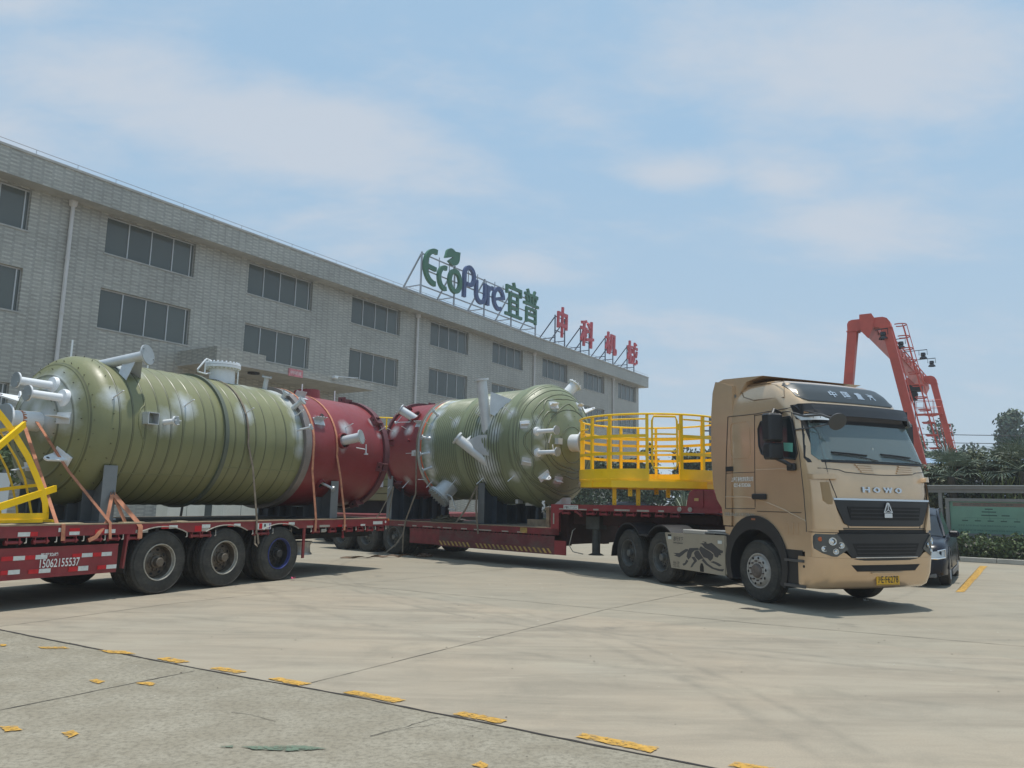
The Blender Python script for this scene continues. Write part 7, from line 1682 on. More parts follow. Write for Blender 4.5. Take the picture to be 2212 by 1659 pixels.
# mirrors
def box_r(b, x0, x1, y0, y1, z0, z1, bev): b.box(x0, x1, y0, y1, z0, z1, bev=bev)
for s in (0, 1):
    sy = -1 if s == 0 else 1; y0 = 0 if s == 0 else 2.5
    b = MB(); ya, yb = sorted((y0 + sy * .12, y0 + sy * .42)); box_r(b, 4.98, 5.20, ya, yb, 2.72, 3.20, .035); box_r(b, 5.0, 5.19, ya, yb, 2.42, 2.70, .03)
    b.tube([(5.02, y0 + sy * .01, 3.22), (5.06, y0 + sy * .2, 3.27), (5.10, y0 + sy * .27, 3.18)], .028, 8); b.tube([(5.28, y0 + sy * .02, 2.30), (5.20, y0 + sy * .12, 2.38), (5.10, y0 + sy * .25, 2.46)], .035, 8)
    xa, xb = 5.16, 5.34; ya, yb = sorted((y0 + sy * .001, y0 + sy * .07)); box_r(b, xa, xb, ya, yb, 2.24, 2.36, .015)
    b.build('door_mirror', M_black, TK)
b = MB(); pm = Vector((5.92, .32, 3.03)); b.tube([(5.30, -.01, 3.20), (5.48, .06, 3.14), (5.75, .16, 3.14), (5.86, .26, 3.08)], .02, 8); b.tube([(5.32, -.01, 2.92), (5.6, .1, 2.94), (5.86, .24, 2.99)], .012, 6)
M = axis_m(pm, (.72, -.20, -.45)); b.lathe([(-.03, .02), (-.025, .11), (0, .145), (.025, .15), (.03, .135), (.03, 0)], M, 28); b.build('front_mirror', mat('dusty_dark_plastic', (.06, .062, .064), .5, var=.15), TK)
b = MB()
for y0, y1 in ((.30, 1.18), (1.32, 2.22)):
    b.tube([(F(y, z) + .045, y, z) for y, z in ((y0, 2.515), ((y0 + y1) / 2, 2.49), (y1, 2.42))], .010, 6)
    b.tube([(F(y, z) + .035, y, z) for y, z in ((y0, 2.54), (y0 + .38, 2.525), (y0 + .70, 2.505))], .012, 6)
b.build('wiper', M_black, TK)
b = MB(); y_ = 1.21; b.box(F(y_, 2.62) + .021, F(y_, 2.62) + .026, y_ - .02, y_, 2.56, 2.64); b.build('permit_sticker', M_refw, TK)
# ---------------------------------------------------------------- trees, palms, hedges
def leaf_mat(name, c1, c2):
    m = bpy.data.materials.new(name); m.use_nodes = True; N = m.node_tree.nodes; L = m.node_tree.links; b = N['Principled BSDF']
    g_ = N.new('ShaderNodeNewGeometry'); mr = N.new('ShaderNodeMixRGB'); mr.inputs[1].default_value = (*c1, 1); mr.inputs[2].default_value = (*c2, 1)
    L.new(g_.outputs['Random Per Island'], mr.inputs[0]); L.new(mr.outputs[0], b.inputs['Base Color']); b.inputs['Roughness'].default_value = .55; b.inputs['Specular IOR Level'].default_value = .3
    return m
M_leafd = leaf_mat('dark_evergreen_leaf', (.045, .072, .042), (.115, .150, .085)); M_leafm = leaf_mat('mid_green_leaf', (.050, .085, .034), (.125, .160, .065)); M_leafo = leaf_mat('olive_shrub_leaf', (.065, .085, .045), (.18, .19, .105))
M_leafp = leaf_mat('pale_hazy_leaf', (.060, .090, .060), (.11, .145, .10)); M_palm = leaf_mat('palm_leaf', (.075, .11, .078), (.18, .22, .16)); M_bark = mat('bark', (.09, .07, .05), .9, var=.3, scale=6)  # M_leafp: haze of distance put into the leaf colour
M_leafy = leaf_mat('yellow_green_blade', (.10, .13, .04), (.22, .24, .10))
def leaves(name, blobs, n, size, m, parent=None, seed=1, flat=.6):
    """blobs: (x, y, z, rx, ry, rz); small leaf faces spread through and over each blob"""
    rs = np.random.RandomState(seed); vol = np.array([b[3] * b[4] * b[5] for b in blobs]) ** .75; pick = rs.choice(len(blobs), n, p=vol / vol.sum())
    B = np.array(blobs)[pick]; d = rs.normal(size=(n, 3)); d /= np.linalg.norm(d, axis=1)[:, None]; r = rs.uniform(.25, 1.0, n) ** .5 * rs.uniform(.85, 1.12, n)
    C = B[:, :3] + d * r[:, None] * B[:, 3:6]
    nrm = d * .7 + rs.normal(size=(n, 3)) * .8; nrm /= np.linalg.norm(nrm, axis=1)[:, None]
    t = np.cross(nrm, rs.normal(size=(n, 3))); t /= np.linalg.norm(t, axis=1)[:, None]; u = np.cross(nrm, t); s = size * rs.uniform(.55, 1.35, n)[:, None]
    V = np.stack([C - t * s, C - u * s * flat, C + t * s, C + u * s * flat], 1).reshape(-1, 3)
    me = bpy.data.meshes.new(name); me.from_pydata(V.tolist(), [], [(4 * i, 4 * i + 1, 4 * i + 2, 4 * i + 3) for i in range(n)]); me.materials.append(m)
    o = bpy.data.objects.new(name, me); COL.objects.link(o); o.parent = parent; return o
def tree(loc, h, blobs_fn, n, size, m, label, cat='tree', group='trees beyond the yard', seed=1, trunk_r=.16):
    t = empty('tree', loc, 0, label, cat, group); q = random.Random(seed)
    b = MB(); pts = [(0, 0, 0)]; 
    for k in range(1, 6): pts.append((q.uniform(-.06, .06) * k, q.uniform(-.06, .06) * k, h * .8 * k / 5))
    b.tube(pts, [trunk_r * (1 - .75 * k / 5) for k in range(6)], 8)
    for k in range(9):
        z = h * (.25 + .5 * k / 9); a = q.uniform(0, 6.3); L_ = h * q.uniform(.12, .25); b.tube([(0, 0, z), (L_ * .5 * math.cos(a), L_ * .5 * math.sin(a), z + L_ * .35), (L_ * math.cos(a), L_ * math.sin(a), z + L_ * .55)], [trunk_r * .35, trunk_r * .2, trunk_r * .08], 5)
    b.build('trunk', M_bark, t); leaves('crown', blobs_fn(q, h), n, size, m, t, seed); return t
def round_crown(q, h):
    B = []
    for _ in range(16): a = q.uniform(0, 6.3); r = q.uniform(0, .28) * h; z = h * q.uniform(.38, .9); k = h * q.uniform(.09, .17); B.append((r * math.cos(a), r * math.sin(a), z, k * 1.2, k * 1.2, k * .9))
    return B
def cone_crown(q, h):
    B = []
    for i in range(22): t = i / 21; z = h * (.18 + .8 * t); R_ = h * .22 * (1 - t) ** .8 + .15; a = q.uniform(0, 6.3); B.append((R_ * .6 * math.cos(a), R_ * .6 * math.sin(a), z, R_ * .65 + .1, R_ * .65 + .1, h * .045))
    return B
def tall_crown(q, h):
    B = []
    for _ in range(20): a = q.uniform(0, 6.3); z = h * q.uniform(.25, .98); r = q.uniform(0, .14) * h * (1.15 - z / h * .8); k = h * q.uniform(.05, .10); B.append((r * math.cos(a), r * math.sin(a), z, k * 1.2, k * 1.2, k))
    return B
KD = Vector((.77696, -.62955, 0)); KN = Vector((.62955, .77696, 0)); K0 = Vector((14.31, 24.88, 0))
KR = math.atan2(KD.y, KD.x)
def kp(s, t, z=0): p = K0 + KD * s + KN * t; return (p.x, p.y, z)
# kerb and planting bed
b = MB(); MK = Matrix.Translation(K0) @ Matrix.Rotation(KR, 4, 'Z')
for k in range(-14, 22): b.box(k * 1.0 + .006, k * 1.0 + .994, 0, .14, 0, .15, M=MK, bev=.012)
ko = tag(b.build('kerb', mat('kerb_concrete', (.40, .385, .34), .85, var=.15, scale=3)), kind='structure')
b = MB(); b.box(-14, 22, .14, 30, 0, .10, M=MK); tag(b.build('planting_bed', mat('bed_soil', (.06, .05, .035), .95, var=.3)), kind='structure')
# low hedge behind the notice board
def hedge(p, s0, s1, t0, t1, z1, n, m, label, seed, size=.06, name='hedge'):
    L_ = s1 - s0; bl = []; q = random.Random(seed); k = int(L_ / .45)
    for i in range(k): 
        for j in range(max(1, int((t1 - t0) / .5))): c = kp(s0 + (i + .5) * L_ / k, t0 + .3 + j * .5); bl.append((c[0], c[1], z1 * .5, .36, .36, z1 * .5 * q.uniform(.85, 1.12)))
    o = leaves(name, bl, n, size, m, None, seed); return tag(o, label, 'hedge')
hedge(None, -6, 4.5, .2, 1.0, .95, 9000, M_leafm, 'low green hedge of long leaves behind the kerb and under the notice board', 3)
hedge(None, -6, 4.5, .9, 1.5, .55, 2500, M_leafd, 'darker low ground cover behind the notice board hedge', 31)
# notice board
NBd = empty('notice_board', kp(0, .9), KR, 'grey steel notice board with a faded green organisation chart behind the kerb', 'notice board')
M_nb = mat('board_grey_steel', (.20, .195, .185), .5, var=.1); M_nbl = mat('board_pale_trim', (.52, .52, .49), .5)
b = MB(); b.box(-6.0, 4.6, -.10, .22, 2.30, 2.40); b.mi = 1; b.box(-6.0, 4.6, -.14, .26, 2.40, 2.425); b.build('canopy_beam', [M_nb, M_nbl], NBd)
b = MB(); b.box(-6.0, 4.6, -.04, .06, 2.18, 2.30); b.build('rail', M_nb, NBd)
for x in (-5.8, -3.4, -.60, 2.15, 4.4):
    b = MB(); b.box(x - .055, x + .055, -.02, .14, 0, 2.18); b.build('post', M_nb, NBd)
b = MB(); Fx0, Fx1, Fz0, Fz1 = -.45, 1.95, .76, 2.0; b.box(Fx0, Fx1, -.06, .08, Fz1 - .10, Fz1); b.box(Fx0, Fx1, -.06, .08, Fz0, Fz0 + .11); b.box(Fx0, Fx0 + .11, -.06, .08, Fz0 + .11, Fz1 - .10); b.box(Fx1 - .11, Fx1, -.06, .08, Fz0 + .11, Fz1 - .10); b.build('frame', M_nb, NBd)
b = MB(); b.box(Fx0 + .11, Fx1 - .11, .03, .05, .87, 1.90); b.mi = 1; b.box(Fx0 + .20, Fx1 - .2, .028, .0295, 1.74, 1.86); b.mi = 2
for (x, z, w_) in ((.77, 1.66, .22), (.77, 1.57, .40), (.77, 1.46, .44), (1.22, 1.46, .22)) + tuple((.08 + k * .36, 1.28, .17) for k in range(5)): b.box(x - w_ / 2, x + w_ / 2, .0275, .0295, z - .018, z + .018)
b.box(.765, .772, .0275, .0295, 1.30, 1.66); b.box(.08, 1.54, .0275, .0295, 1.37, 1.376)
for k in range(5): b.box(.078 + k * .36, .084 + k * .36, .0275, .0295, 1.29, 1.37)
write(b, '组织机构图 安全生产 质量第一', tm(-.02, .0275, 1.775), 1.6, .055)
write(b, '技术部 生产部 质检部 供应部 销售部 财务部 行政部 安环部', tm(-.12, .0275, 1.10), 1.6, .05); write(b, '车间一班 车间二班 焊接组 下料组 装配组 喷漆组 探伤组 仓库组', tm(-.12, .0275, .95), 1.7, .05)
b.build('chart_panel', [mat('faded_chart_green', (.30, .52, .43), .5, var=.12, scale=1.5), mat('faded_chart_red', (.36, .22, .20), .6, var=.15, scale=4), mat('faded_chart_ink', (.09, .17, .15), .6)], NBd)
b = MB(); b.quad((Fx0 + .11, -.03, .87), (Fx1 - .11, -.03, .87), (Fx1 - .11, -.03, 1.90), (Fx0 + .11, -.03, 1.90)); M_bg = bpy.data.materials.new('board_glass'); M_bg.use_nodes = True; tint_glass(M_bg, (.90, .95, .92), 1.3); b.build('glass', M_bg, NBd)
for i, (s, t, h) in enumerate(((-1.5, 3.4, 3.2), (-.7, 3.0, 3.3), (.1, 3.4, 3.7), (.8, 3.1, 3.8), (1.6, 3.4, 3.7), (2.6, 3.2, 3.4))):
    sh_ = empty('shrub', kp(s, t), 0, 'twiggy olive shrub over the notice board, %s' % ('half hidden by the gold cab', 'below the crane leg', 'above the left end of the chart', 'above the middle of the chart', 'behind the pale bladed plant', 'at the right picture edge')[i], 'shrub', 'olive shrubs behind the notice board'); q = random.Random(40 + i)
    b = MB()
    for k in range(12): a = q.uniform(0, 6.3); r = q.uniform(.3, .9); b.tube([(.1 * math.cos(a), .1 * math.sin(a), 0), (r * .5 * math.cos(a), r * .5 * math.sin(a), h * .45), (r * math.cos(a), r * math.sin(a), h * q.uniform(.75, .95))], [.03, .02, .008], 5)
    b.build('stems', M_bark, sh_)
    leaves('foliage', [(q.uniform(-.8, .8), q.uniform(-.5, .5), h * q.uniform(.35, .93), .42, .42, .32) for _ in range(20)], 5200, .058, M_leafo, sh_, 50 + i)
pb = empty('bladed_plant', kp(1.1, 2.0), 0, 'pale yellow green plant with upright blades above the notice board', 'plant'); b = MB(); q = random.Random(77)
for k in range(60):
    a = q.uniform(0, 6.3); r = q.uniform(.1, .55); x0_, y0_ = q.uniform(-.5, .5), q.uniform(-.3, .3); h = q.uniform(1.9, 2.95); ribbon(b, [(x0_, y0_, 1.2), (x0_ + r * .3 * math.cos(a), y0_ + r * .3 * math.sin(a), h * .8), (x0_ + r * math.cos(a), y0_ + r * math.sin(a), h)], .035, side=(math.sin(a), -math.cos(a), 0), th=.004)
b.build('blades', M_leafy, pb)
def palm(loc, h, R_, label, seed, nf=26):
    p = empty('fan_palm', loc, 0, label, 'palm', 'fan palms behind the notice board'); q = random.Random(seed)
    b = MB(); b.tube([(0, 0, 0), (.05, .02, h * .5), (.0, .05, h)], [.16, .13, .12], 10); b.build('trunk', M_bark, p)
    f_ = MB()
    for k in range(nf):
        a = 2 * math.pi * k / nf * 2.618; el = R(q.uniform(-25, 75)); L_ = R_ * q.uniform(.45, .6); d = Vector((math.cos(a) * math.cos(el), math.sin(a) * math.cos(el), math.sin(el))); c = Vector((0, .05, h)); e = c + d * L_
        f_.tube([c, c + d * L_ * .5 + Vector((0, 0, .03)), e], .012, 4)
        sd = d.cross(Vector((0, 0, 1))).normalized(); up = sd.cross(d)
        for j in range(19):
            t = R(-85 + 170 * j / 18); bl = d * math.cos(t) + sd * math.sin(t); LL = R_ * .5 * q.uniform(.85, 1.1); w_ = .022; nn_ = bl.cross(up).normalized() * w_
            tip = e + bl * LL - Vector((0, 0, LL * .18 * q.uniform(.3, 1.6))); mid = e + bl * LL * .55 + up * .02
            f_.add([e, mid + nn_, tip, mid - nn_], [(0, 1, 2, 3)])
    f_.build('fronds', M_palm, p); return p
palm(kp(-.45, 2.3), 2.75, 1.25, 'fan palm showing beside the black far mirror of the gold cab', 5)
palm(kp(1.65, 2.5), 2.95, 1.5, 'fan palm at the right edge behind the notice board', 6)
palm(kp(3.0, 2.5), 3.0, 1.5, 'fan palm furthest along the kerb at the right edge', 8)
# far trees on the right
for i, (x, y, h, fn, n, sz, m, lab) in enumerate(((54.6, 84, 12.4, tall_crown, 5200, .22, M_leafd, 'tall dark tree with ragged crown at the right edge'), (56.5, 95, 10.5, round_crown, 3600, .24, M_leafd, 'low dark tree left of the tall ragged tree'),
        (53.2, 95, 11.8, tall_crown, 2600, .20, M_leafd, 'slim dark tree standing alone between two low tree masses'), (44.5, 86, 9.6, round_crown, 4600, .2, M_leafm, 'round mid green tree right of the crane leg'), (40.6, 82, 9.2, round_crown, 3600, .2, M_leafm, 'bushy tree seen behind the lower crane leg'),
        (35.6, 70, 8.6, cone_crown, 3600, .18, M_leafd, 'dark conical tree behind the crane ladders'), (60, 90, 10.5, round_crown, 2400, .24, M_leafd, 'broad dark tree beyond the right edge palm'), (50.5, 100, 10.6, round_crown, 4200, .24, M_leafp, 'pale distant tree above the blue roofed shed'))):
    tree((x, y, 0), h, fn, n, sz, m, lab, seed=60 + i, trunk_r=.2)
shd = empty('far_shed', (46, 78, 0), R(-8), 'long low shed with a pale blue roof beyond the shrubs', 'shed')
b = MB(); b.box(-11, 14, 0, 8, 0, 6.1); b.build('wall', mat('shed_wall', (.42, .45, .46), .7, var=.1), shd)
b = MB(); b.prism([(-1, 6.1), (8.8, 6.1), (4, 6.9)], -14.3, 11.3, M=Matrix.Rotation(R(90), 4, 'Z')); b.build('roof', mat('blue_sheet_roof', (.22, .34, .48), .5, var=.08, scale=.5), shd)
# parked red and white machines behind the shrubs
for i, (s, t, c, lab) in enumerate(((-5.2, 6.5, (.45, .03, .03), 'red and white parked van glimpsed left of the notice board'), (-.5, 7.5, (.5, .5, .5), 'pale parked van glimpsed through the shrubs'))):
    vv = empty('parked_van', kp(s, t), KR, lab, 'van', 'vans glimpsed behind the shrubs')
    b = MB(); b.prism([(-2.2, .4), (2.2, .4), (2.2, 1.3), (1.9, 1.5), (1.4, 2.2), (-2.1, 2.25), (-2.2, 2.1)], -.9, .9); b.build('body', mat('van_white', (.6, .6, .6), .4, var=.05), vv)
    b = MB(); b.prism([(-2.205, 1.1), (2.205, 1.1), (2.205, 1.3), (-2.205, 1.3)], -.91, .91); b.prism([(-2.1, 2.25), (1.38, 2.2), (1.2, 2.32), (-2.0, 2.36)], -.88, .88); b.build('stripe', mat('van_stripe_%s' % ('red', 'grey')[i], c, .4), vv)
    b = MB(); b.prism([(-1.9, 1.45), (1.75, 1.45), (1.35, 2.1), (-1.9, 2.1)], -.915, .915); b.build('window', M_wglass, vv)
    for x in (-1.5, 1.5):
        b = MB(); b.cyl((x, -.92, .34), (x, -.68, .34), .34, n=20); b.build('wheel', M_rubber, vv)
# ---------------------------------------------------------------- dark SUV
def make_suv(loc, rz, label, m, group=None):
    c = empty('parked_car', loc, rz, label, 'car', group)
    S = [(-.93, .80, .45, .85, .95), (-.85, .88, .28, .90, 1.05), (-.4, .94, .22, .95, 1.08), (.4, .95, .20, .97, 1.08), (1.6, .95, .20, .97, 1.06), (2.3, .95, .20, .95, 1.06), (2.9, .94, .20, .92, 1.02), (3.35, .93, .20, .88, .97), (3.58, .90, .20, .82, .92), (3.72, .84, .20, .74, .84), (3.80, .70, .24, .64, .72), (3.83, .5, .30, .6, .66)]
    b = MB(); V = []; NN = 15
    for x, w, zl, zb, zt in S:
        half = [(0, zl), (w * .8, zl), (w * .97, zl + .06), (w, (zl + zb) / 2), (w * .985, zb), (w * .93, zb + (zt - zb) * .55), (w * .80, zt - .01), (0, zt + .02)]
        ringp = [(-y, z) for y, z in half] + [(y, z) for y, z in half[::-1][1:]]
        ringp = ringp[:-1]; V += [(x, y, z) for y, z in ringp]
    n = len(ringp); fs = []
    for i in range(len(S) - 1):
        for k in range(n): fs.append((i * n + k, i * n + (k + 1) % n, (i + 1) * n + (k + 1) % n, (i + 1) * n + k))
    fs += [tuple(range(n))[::-1], tuple(range((len(S) - 1) * n, len(S) * n))]
    b.add(V, fs, True); body = b.build('body', m, c, sharp=50)
    G = [(-.75, .72, 1.02, 1.06), (-.55, .74, 1.04, 1.42), (-.2, .78, 1.05, 1.60), (.6, .80, 1.05, 1.66), (1.3, .80, 1.05, 1.64), (1.75, .80, 1.04, 1.50), (2.15, .82, 1.03, 1.26), (2.55, .84, 1.00, 1.05)]
    b = MB(); V = []
    for x, w, z0, z1 in G:
        tw = w - (z1 - z0) * .28; V += [(x, -w, z0), (x, -tw, z1 - .03), (x, -tw + .10, z1), (x, tw - .10, z1), (x, tw, z1 - .03), (x, w, z0)]
    fs = [(i * 6 + k, i * 6 + k + 1, (i + 1) * 6 + k + 1, (i + 1) * 6 + k) for i in range(len(G) - 1) for k in range(5)]; fs += [(0, 5, 4, 3, 2, 1), tuple((len(G) - 1) * 6 + k for k in range(6))]
    b.add(V, [f[::-1] for f in fs], True); b.build('glasshouse', M_blackg, c)
    b = MB(); V = []
    for x, w, z0, z1 in G[1:6]: tw = w - (z1 - z0) * .28; V += [(x, -tw + .03, z1 - .015), (x, -tw + .12, z1 + .012), (x, 0, z1 + .03), (x, tw - .12, z1 + .012), (x, tw - .03, z1 - .015)]
    b.add(V, [(i * 5 + k, i * 5 + k + 1, (i + 1) * 5 + k + 1, (i + 1) * 5 + k) for i in range(4) for k in range(4)], True); b.build('roof', m, c)
    for s in (-1, 1):
        b = MB(); b.tube([(2.52, s * .83, 1.03), (2.15, s * .765, 1.27), (1.75, s * .685, 1.50), (1.3, s * .645, 1.62), (.4, s * .63, 1.65)], .03, 6); b.build('pillar', m, c)
        b = MB(); b.box(2.0, 2.16, min(s * .90, s * 1.10), max(s * .90, s * 1.10), 1.02, 1.16, bev=.03); b.build('door_mirror', m, c)
        for x in (0.0, 2.85):
            w_ = empty('wheel', (x, s * .93, .36)); w_.parent = c; Mx = axis_m((0, 0, 0), (0, s, 0)); b = MB()
            b.lathe([(-.22, .22), (-.22, .33), (-.19, .36), (-.03, .36), (0, .335), (0, .25), (-.01, .24)], Mx, 36); b.build('tyre', M_rubber, w_)
            b = MB(); b.lathe([(-.01, .245), (0, .24), (-.02, .225), (-.06, .22)], Mx, 36); b.lathe([(-.07, .22), (-.07, .0)], Mx, 20)
            for k in range(10): a = 2 * math.pi * k / 10; b.bar(Mx @ Vector((-.02, .04 * math.cos(a), .04 * math.sin(a))), Mx @ Vector((-.015, .23 * math.cos(a + .1), .23 * math.sin(a + .1))), .022, .03)
            b.build('rim', mat('alloy_rim', (.45, .46, .47), .3, metal=.7), w_)
            b = MB(); cx_ = x; b.lathe([(-.10, .40), (.012, .40), (.016, .43), (.0, .47)], axis_m((cx_, s * .935, .36), (0, s, 0)), 24, a0=0, a1=math.pi); b.build('arch_trim', M_black, c)
        b = MB(); P = [(3.62, s * .885, .80), (3.74, s * .74, .76), (3.80, s * .52, .72), (3.815, s * .50, .60), (3.775, s * .74, .60), (3.66, s * .885, .63)]; V = [Vector(p) + Vector((.02, s * .012, 0)) for p in P]; b.add(V, [tuple(range(6)) if s < 0 else tuple(range(6))[::-1]])
        hl_ = b.build('headlamp', _mats['clear_lamp'], c)
        b = MB(); b.tube([v + Vector((.008, s * .004, 0)) for v in (V[1], V[0], V[5], V[4], V[3])], .016, 6); b.build('lamp_outline', mat('bright_trim', (.8, .82, .84), .15, metal=.8), hl_)
        b = MB(); b.tube([(3.80, s * .50, .36), (3.76, s * .66, .34), (3.71, s * .78, .38), (3.68, s * .83, .44)], .018, 6); b.build('fog_lamp_trim', _mats['bright_trim'], c)
    b = MB(); b.box(3.80, 3.86, -.46, .46, .42, .68, bev=.015); b.build('grille', M_dark, c)
    b = MB(); b.box(3.55, 3.80, -.72, .72, .20, .30, bev=.02); b.build('lower_trim', mat('grey_cladding', (.16, .165, .17), .5), c)
    for s in (-1, 1):
        b = MB(); b.box(.35, 2.5, s * .95 - .012, s * .95 + .012, .20, .30); b.build('sill_trim', _mats['grey_cladding'], c)
    return c
M_suv = mat('deep_blue_black_paint', (.008, .011, .020), .25, metal=0, coat=0, spec=.3)
ch_ = math.atan2(-.841, -.541); cX = Vector((math.cos(ch_), math.sin(ch_), 0)); cY = Vector((-cX.y, cX.x, 0))
# the near front wheel (the car's left) stands at (9.75, 17.33)
org = Vector((9.75, 17.33, 0)) - cX * 2.85 - cY * .93
suv = make_suv(tuple(org), ch_, 'blue-black car parked nose forward, half hidden behind the gold cab', M_suv)
for i, (x, y, a_, lab) in enumerate(((11.5, 42.0, 200, 'dark parked car seen between the trailer neck and the yellow platform'), (6.2, 45.0, 20, 'dark parked car under the yellow platform, nearer the vessel'))):
    k_ = copy_tree(suv); k_.location = (x, y, 0); k_.rotation_euler = (0, 0, R(a_)); k_['label'] = lab; k_['group'] = 'dark cars parked behind the low-bed'
# ---------------------------------------------------------------- trees and hedge behind the low-bed
for i, (x, y, h, fn, n, sz, m, lab) in enumerate(((5.0, 52, 4.6, round_crown, 3000, .15, M_leafd, 'dark bushy tree behind the left half of the yellow platform'), (8.6, 54, 5.0, round_crown, 3000, .15, M_leafd, 'dark bushy tree seen through the platform gate'), (12.2, 54, 5.6, round_crown, 3000, .15, M_leafd, 'dark bushy tree seen through the rails near the gold cab'),
        (15.5, 56, 5.2, tall_crown, 2400, .15, M_leafd, 'dark ragged tree just left of the gold cab'), (10.4, 58, 6.2, cone_crown, 2200, .15, M_leafd, 'pointed dark tree rising above the gate rails'))):
    tree((x, y, 0), h, fn, n, sz, m, lab, group='dark trees behind the low-bed', seed=90 + i, trunk_r=.12)
bl = []; q = random.Random(14)
for k in range(46): bl.append((-1 + k * .5, 47.0 + q.uniform(-.3, .3), 1.75, .6, .6, 1.8 * q.uniform(.85, 1.1)))
tag(leaves('hedge', bl, 19000, .11, M_leafd, None, 15), 'dark clipped hedge behind the low-bed neck and parked cars', 'hedge')
for i, x in enumerate((9.8, 12.6)):
    p = empty('spiky_plant', (x, 43.6, 0), 0, ('pale spiky plant in front of the dark hedge, nearer the gate', 'pale spiky plant in front of the dark hedge, nearer the gold cab')[i], 'plant', 'spiky plants by the hedge'); b = MB(); q = random.Random(i)
    for k in range(60): a = q.uniform(0, 6.3); el = R(q.uniform(15, 85)); L_ = q.uniform(.8, 1.3); d = Vector((math.cos(a) * math.cos(el), math.sin(a) * math.cos(el), math.sin(el))); ribbon(b, [(0, 0, 1.1), tuple(Vector((0, 0, 1.1)) + d * L_)], .05, side=tuple(d.cross(Vector((0, 0, 1)))), th=.005)
    b.tube([(0, 0, 0), (0, 0, 1.1)], .09, 8); b.build('leaves', leaf_mat('pale_spiky_leaf', (.10, .13, .08), (.30, .34, .24)), p)
# ---------------------------------------------------------------- third load behind
VX = empty('flatbed_trailer', (-4.0, 31.5, 0), R(61.8), 'third red flatbed trailer mostly hidden behind the two vessels', 'trailer')
b = MB(); b.box(-4.5, 4.5, -1.4, 1.4, .92, 1.06); b.build('deck', M_redd, VX)
b = MB(); b.box(-4.5, 4.5, -.6, .6, .6, .92); b.build('chassis', M_dark, VX)
for x in (-3.2, -1.9): make_wheel(VX, x, -1.4, .5, RIM_GREY); make_wheel(VX, x, 1.4, .5, RIM_GREY, side=1)
V3 = empty('vessel_section', (-5.2, 31.2, 1.06), 0, 'upright olive green vessel section seen in the gap between the two maroon skirts', 'vessel section')
prof3 = [[0.45, 1.95, 0], [.46, 2.0, 0]]; z = .46
pr = []
for k in range(9): pr += [[.46 + k * .27, 2.0, .9], [.46 + k * .27 + .01, 1.97, .9], [.46 + k * .27 + .03, 2.0, 0], [.46 + k * .27 + .25, 2.0, 0]]
M3 = axis_m((0, 0, 0), (0, 0, 1)); b = MB(); b.lathe([(p[0], p[1]) for p in pr], M3, 96); b.disc(M3, pr[-1][0], 2.0, 96, 1)
b.build('shell', M_vg, V3, attrs={'seam': [pr[i // 96][2] if i // 96 < len(pr) else 0 for i in range(len(b.v))], 'spray': [0.0] * len(b.v)})
b = MB(); b.lathe([(0, 1.7), (.46, 1.7)], M3, 64); b.build('dark_base', M_dark, V3)
b = MB(); b.box(.02, .42, -2.06, -1.97, .98, 1.20); b.mi = 1; b.box(.06, .24, -2.065, -2.06, 1.02, 1.16); b.build('nameplate_box', [M_silver, M_dark], V3)
b = MB(); 
for z0 in (3.62, 3.15): b.tube([(1.9 * math.cos(a), 1.9 * math.sin(a), z0) for a in np.linspace(0, 6.283, 49)[:-1]], .03, 6, closed=True)
for k in range(14): a = 2 * math.pi * k / 14; b.tube([(1.9 * math.cos(a), 1.9 * math.sin(a), 2.6), (1.9 * math.cos(a), 1.9 * math.sin(a), 3.62)], .03, 6)
b.build('guard_rail', M_yel, V3)
# ---------------------------------------------------------------- things by the building foot
for i, (x, y) in enumerate(((-11.6, 28.0), (-10.0, 29.0))):
    c = empty('white_cabinet', (x, y, 0), R(57), ('white steel cabinet behind the left flatbed, nearer the drain nozzle', 'white steel cabinet behind the left flatbed, nearer the rear cradle')[i], 'cabinet', 'white cabinets by the building')
    b = MB(); b.box(-.75, .75, 0, .7, .12, 1.58, bev=.02); b.build('case', mat('cabinet_white', (.66, .66, .60), .5, var=.06), c); b = MB(); b.box(-.004, .004, -.006, .0, .16, 1.54); b.box(-.6, .6, .05, .65, 0, .12); b.build('plinth', M_dark, c)
bo = empty('display_board', (-13.6, 19.0, 0), R(62), 'blue and white printed display board behind the yellow cage section', 'display board')
b = MB(); b.box(-1.6, 1.3, 0, .06, .9, 2.1); b.mi = 1; b.box(-1.5, .2, -.006, -.001, 1.0, 2.0); b.mi = 2; b.box(-1.45, .0, -.010, -.0065, 1.55, 1.95); b.box(.35, .8, -.006, -.001, 1.15, 1.9); b.mi = 3; b.box(.28, .34, -.006, -.001, 1.0, 2.05); b.mi = 4; b.box(-.6, .15, -.011, -.0065, 1.05, 1.3)
b.build('panel', [mat('board_white', (.62, .66, .68), .4), mat('board_blue', (.12, .36, .55), .4, var=.2), mat('board_cyan', (.30, .60, .68), .4, var=.2), mat('board_red', (.5, .08, .06), .4), mat('board_green', (.04, .30, .20), .4, var=.2)], bo)
b = MB(); 
for x in (-1.5, 1.2): b.box(x - .04, x + .04, .06, .14, 0, 2.2)
b.build('post', M_grey, bo)
tree((-19.6, 29.0, 0), 4.4, round_crown, 4200, .10, M_leafm, 'leafy tree against the office wall at the left picture edge', group=None, seed=120)
tree((-15.5, 27.8, 0), 2.7, round_crown, 2600, .07, M_leafd, 'small dark bush behind the display board', cat='bush', group=None, seed=121)
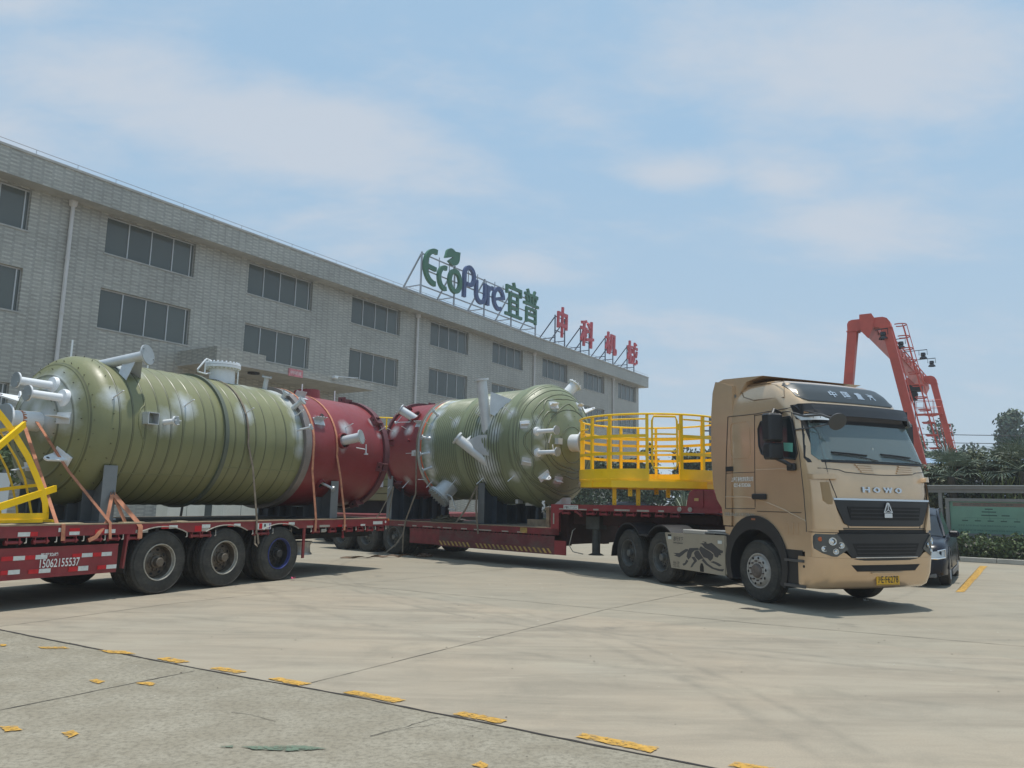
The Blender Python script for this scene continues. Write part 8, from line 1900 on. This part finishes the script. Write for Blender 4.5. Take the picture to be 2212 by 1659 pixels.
for i, (x, y) in enumerate(((-9.6, 22.6), (-12.6, 24.5))):
    b = MB(); b.tube([(x, y, 0), (x + .12, y, 1.5)], .035, 6); o = b.build('bollard_post', M_dark); tag(o, ('thin dark post leaning in the gap below the green vessel', 'thin dark post in the gap near the drain nozzle')[i], 'post', 'thin dark posts behind the left flatbed')
# overhead wires
for i, z in enumerate((7.1, 7.9)):
    b = MB(); b.tube([(20 + 60 * k / 12, 75, z + 1.2 - 2.4 * (k / 12) * (1 - k / 12) + .6 * k / 12) for k in range(13)], .035, 4); tag(b.build('overhead_wire', M_dark), ('lower dark overhead wire right of the crane', 'upper dark overhead wire right of the crane')[i], 'wire', 'overhead wires')
for i, (x, y) in enumerate(((19.5, 75), (80.5, 75))):
    b = MB(); b.cyl((x, y, 0), (x, y, 10), .18, .12, n=10); b.box(x - .9, x + .9, y - .06, y + .06, 8.6, 8.75); tag(b.build('utility_pole', M_grey), ('grey utility pole hidden behind the crane', 'grey utility pole far beyond the right edge')[i], 'pole', 'poles carrying the overhead wires')
b = MB(); q = random.Random(6)
for k in range(5): a = k * 1.25; b.add([(0, 0, .02), (.05 * math.cos(a), .05 * math.sin(a), .05), (.045 * math.cos(a + .9), .045 * math.sin(a + .9), .015)], [(0, 1, 2)])
o = b.build('scrap', mat('pink_rag', (.55, .06, .16), .8)); o.location = (-4.28, 15.72, .02); tag(o, 'small pink rag on the concrete by the blue-rimmed wheel', 'rag')
o2 = o.copy(); o2.data = o.data.copy(); COL.objects.link(o2); o2.name = 'paper_scrap'; o2.data.materials[0] = M_letterw; o2.location = (6.3, 13.9, .02); o2['label'] = 'crumpled white paper scrap on the concrete before the gold truck'; o2['category'] = 'paper scrap'
# ---------------------------------------------------------------- the hazy air over the yard
b = MB(); b.box(-610, 610, -210, 910, -1.0, 24.0)
hm = bpy.data.materials.new('hazy_air'); hm.use_nodes = True; hm.node_tree.nodes.clear()
ho = hm.node_tree.nodes.new('ShaderNodeOutputMaterial'); hv = hm.node_tree.nodes.new('ShaderNodeVolumePrincipled')
hv.inputs['Color'].default_value = (.86, .92, 1.0, 1); hv.inputs['Density'].default_value = .0009; hv.inputs['Anisotropy'].default_value = .3
hm.node_tree.links.new(hv.outputs[0], ho.inputs['Volume'])
tag(b.build('haze', hm, sharp=0), kind='stuff', label='thin summer haze over the whole yard', cat='haze')
SC.cycles.volume_bounces = 1
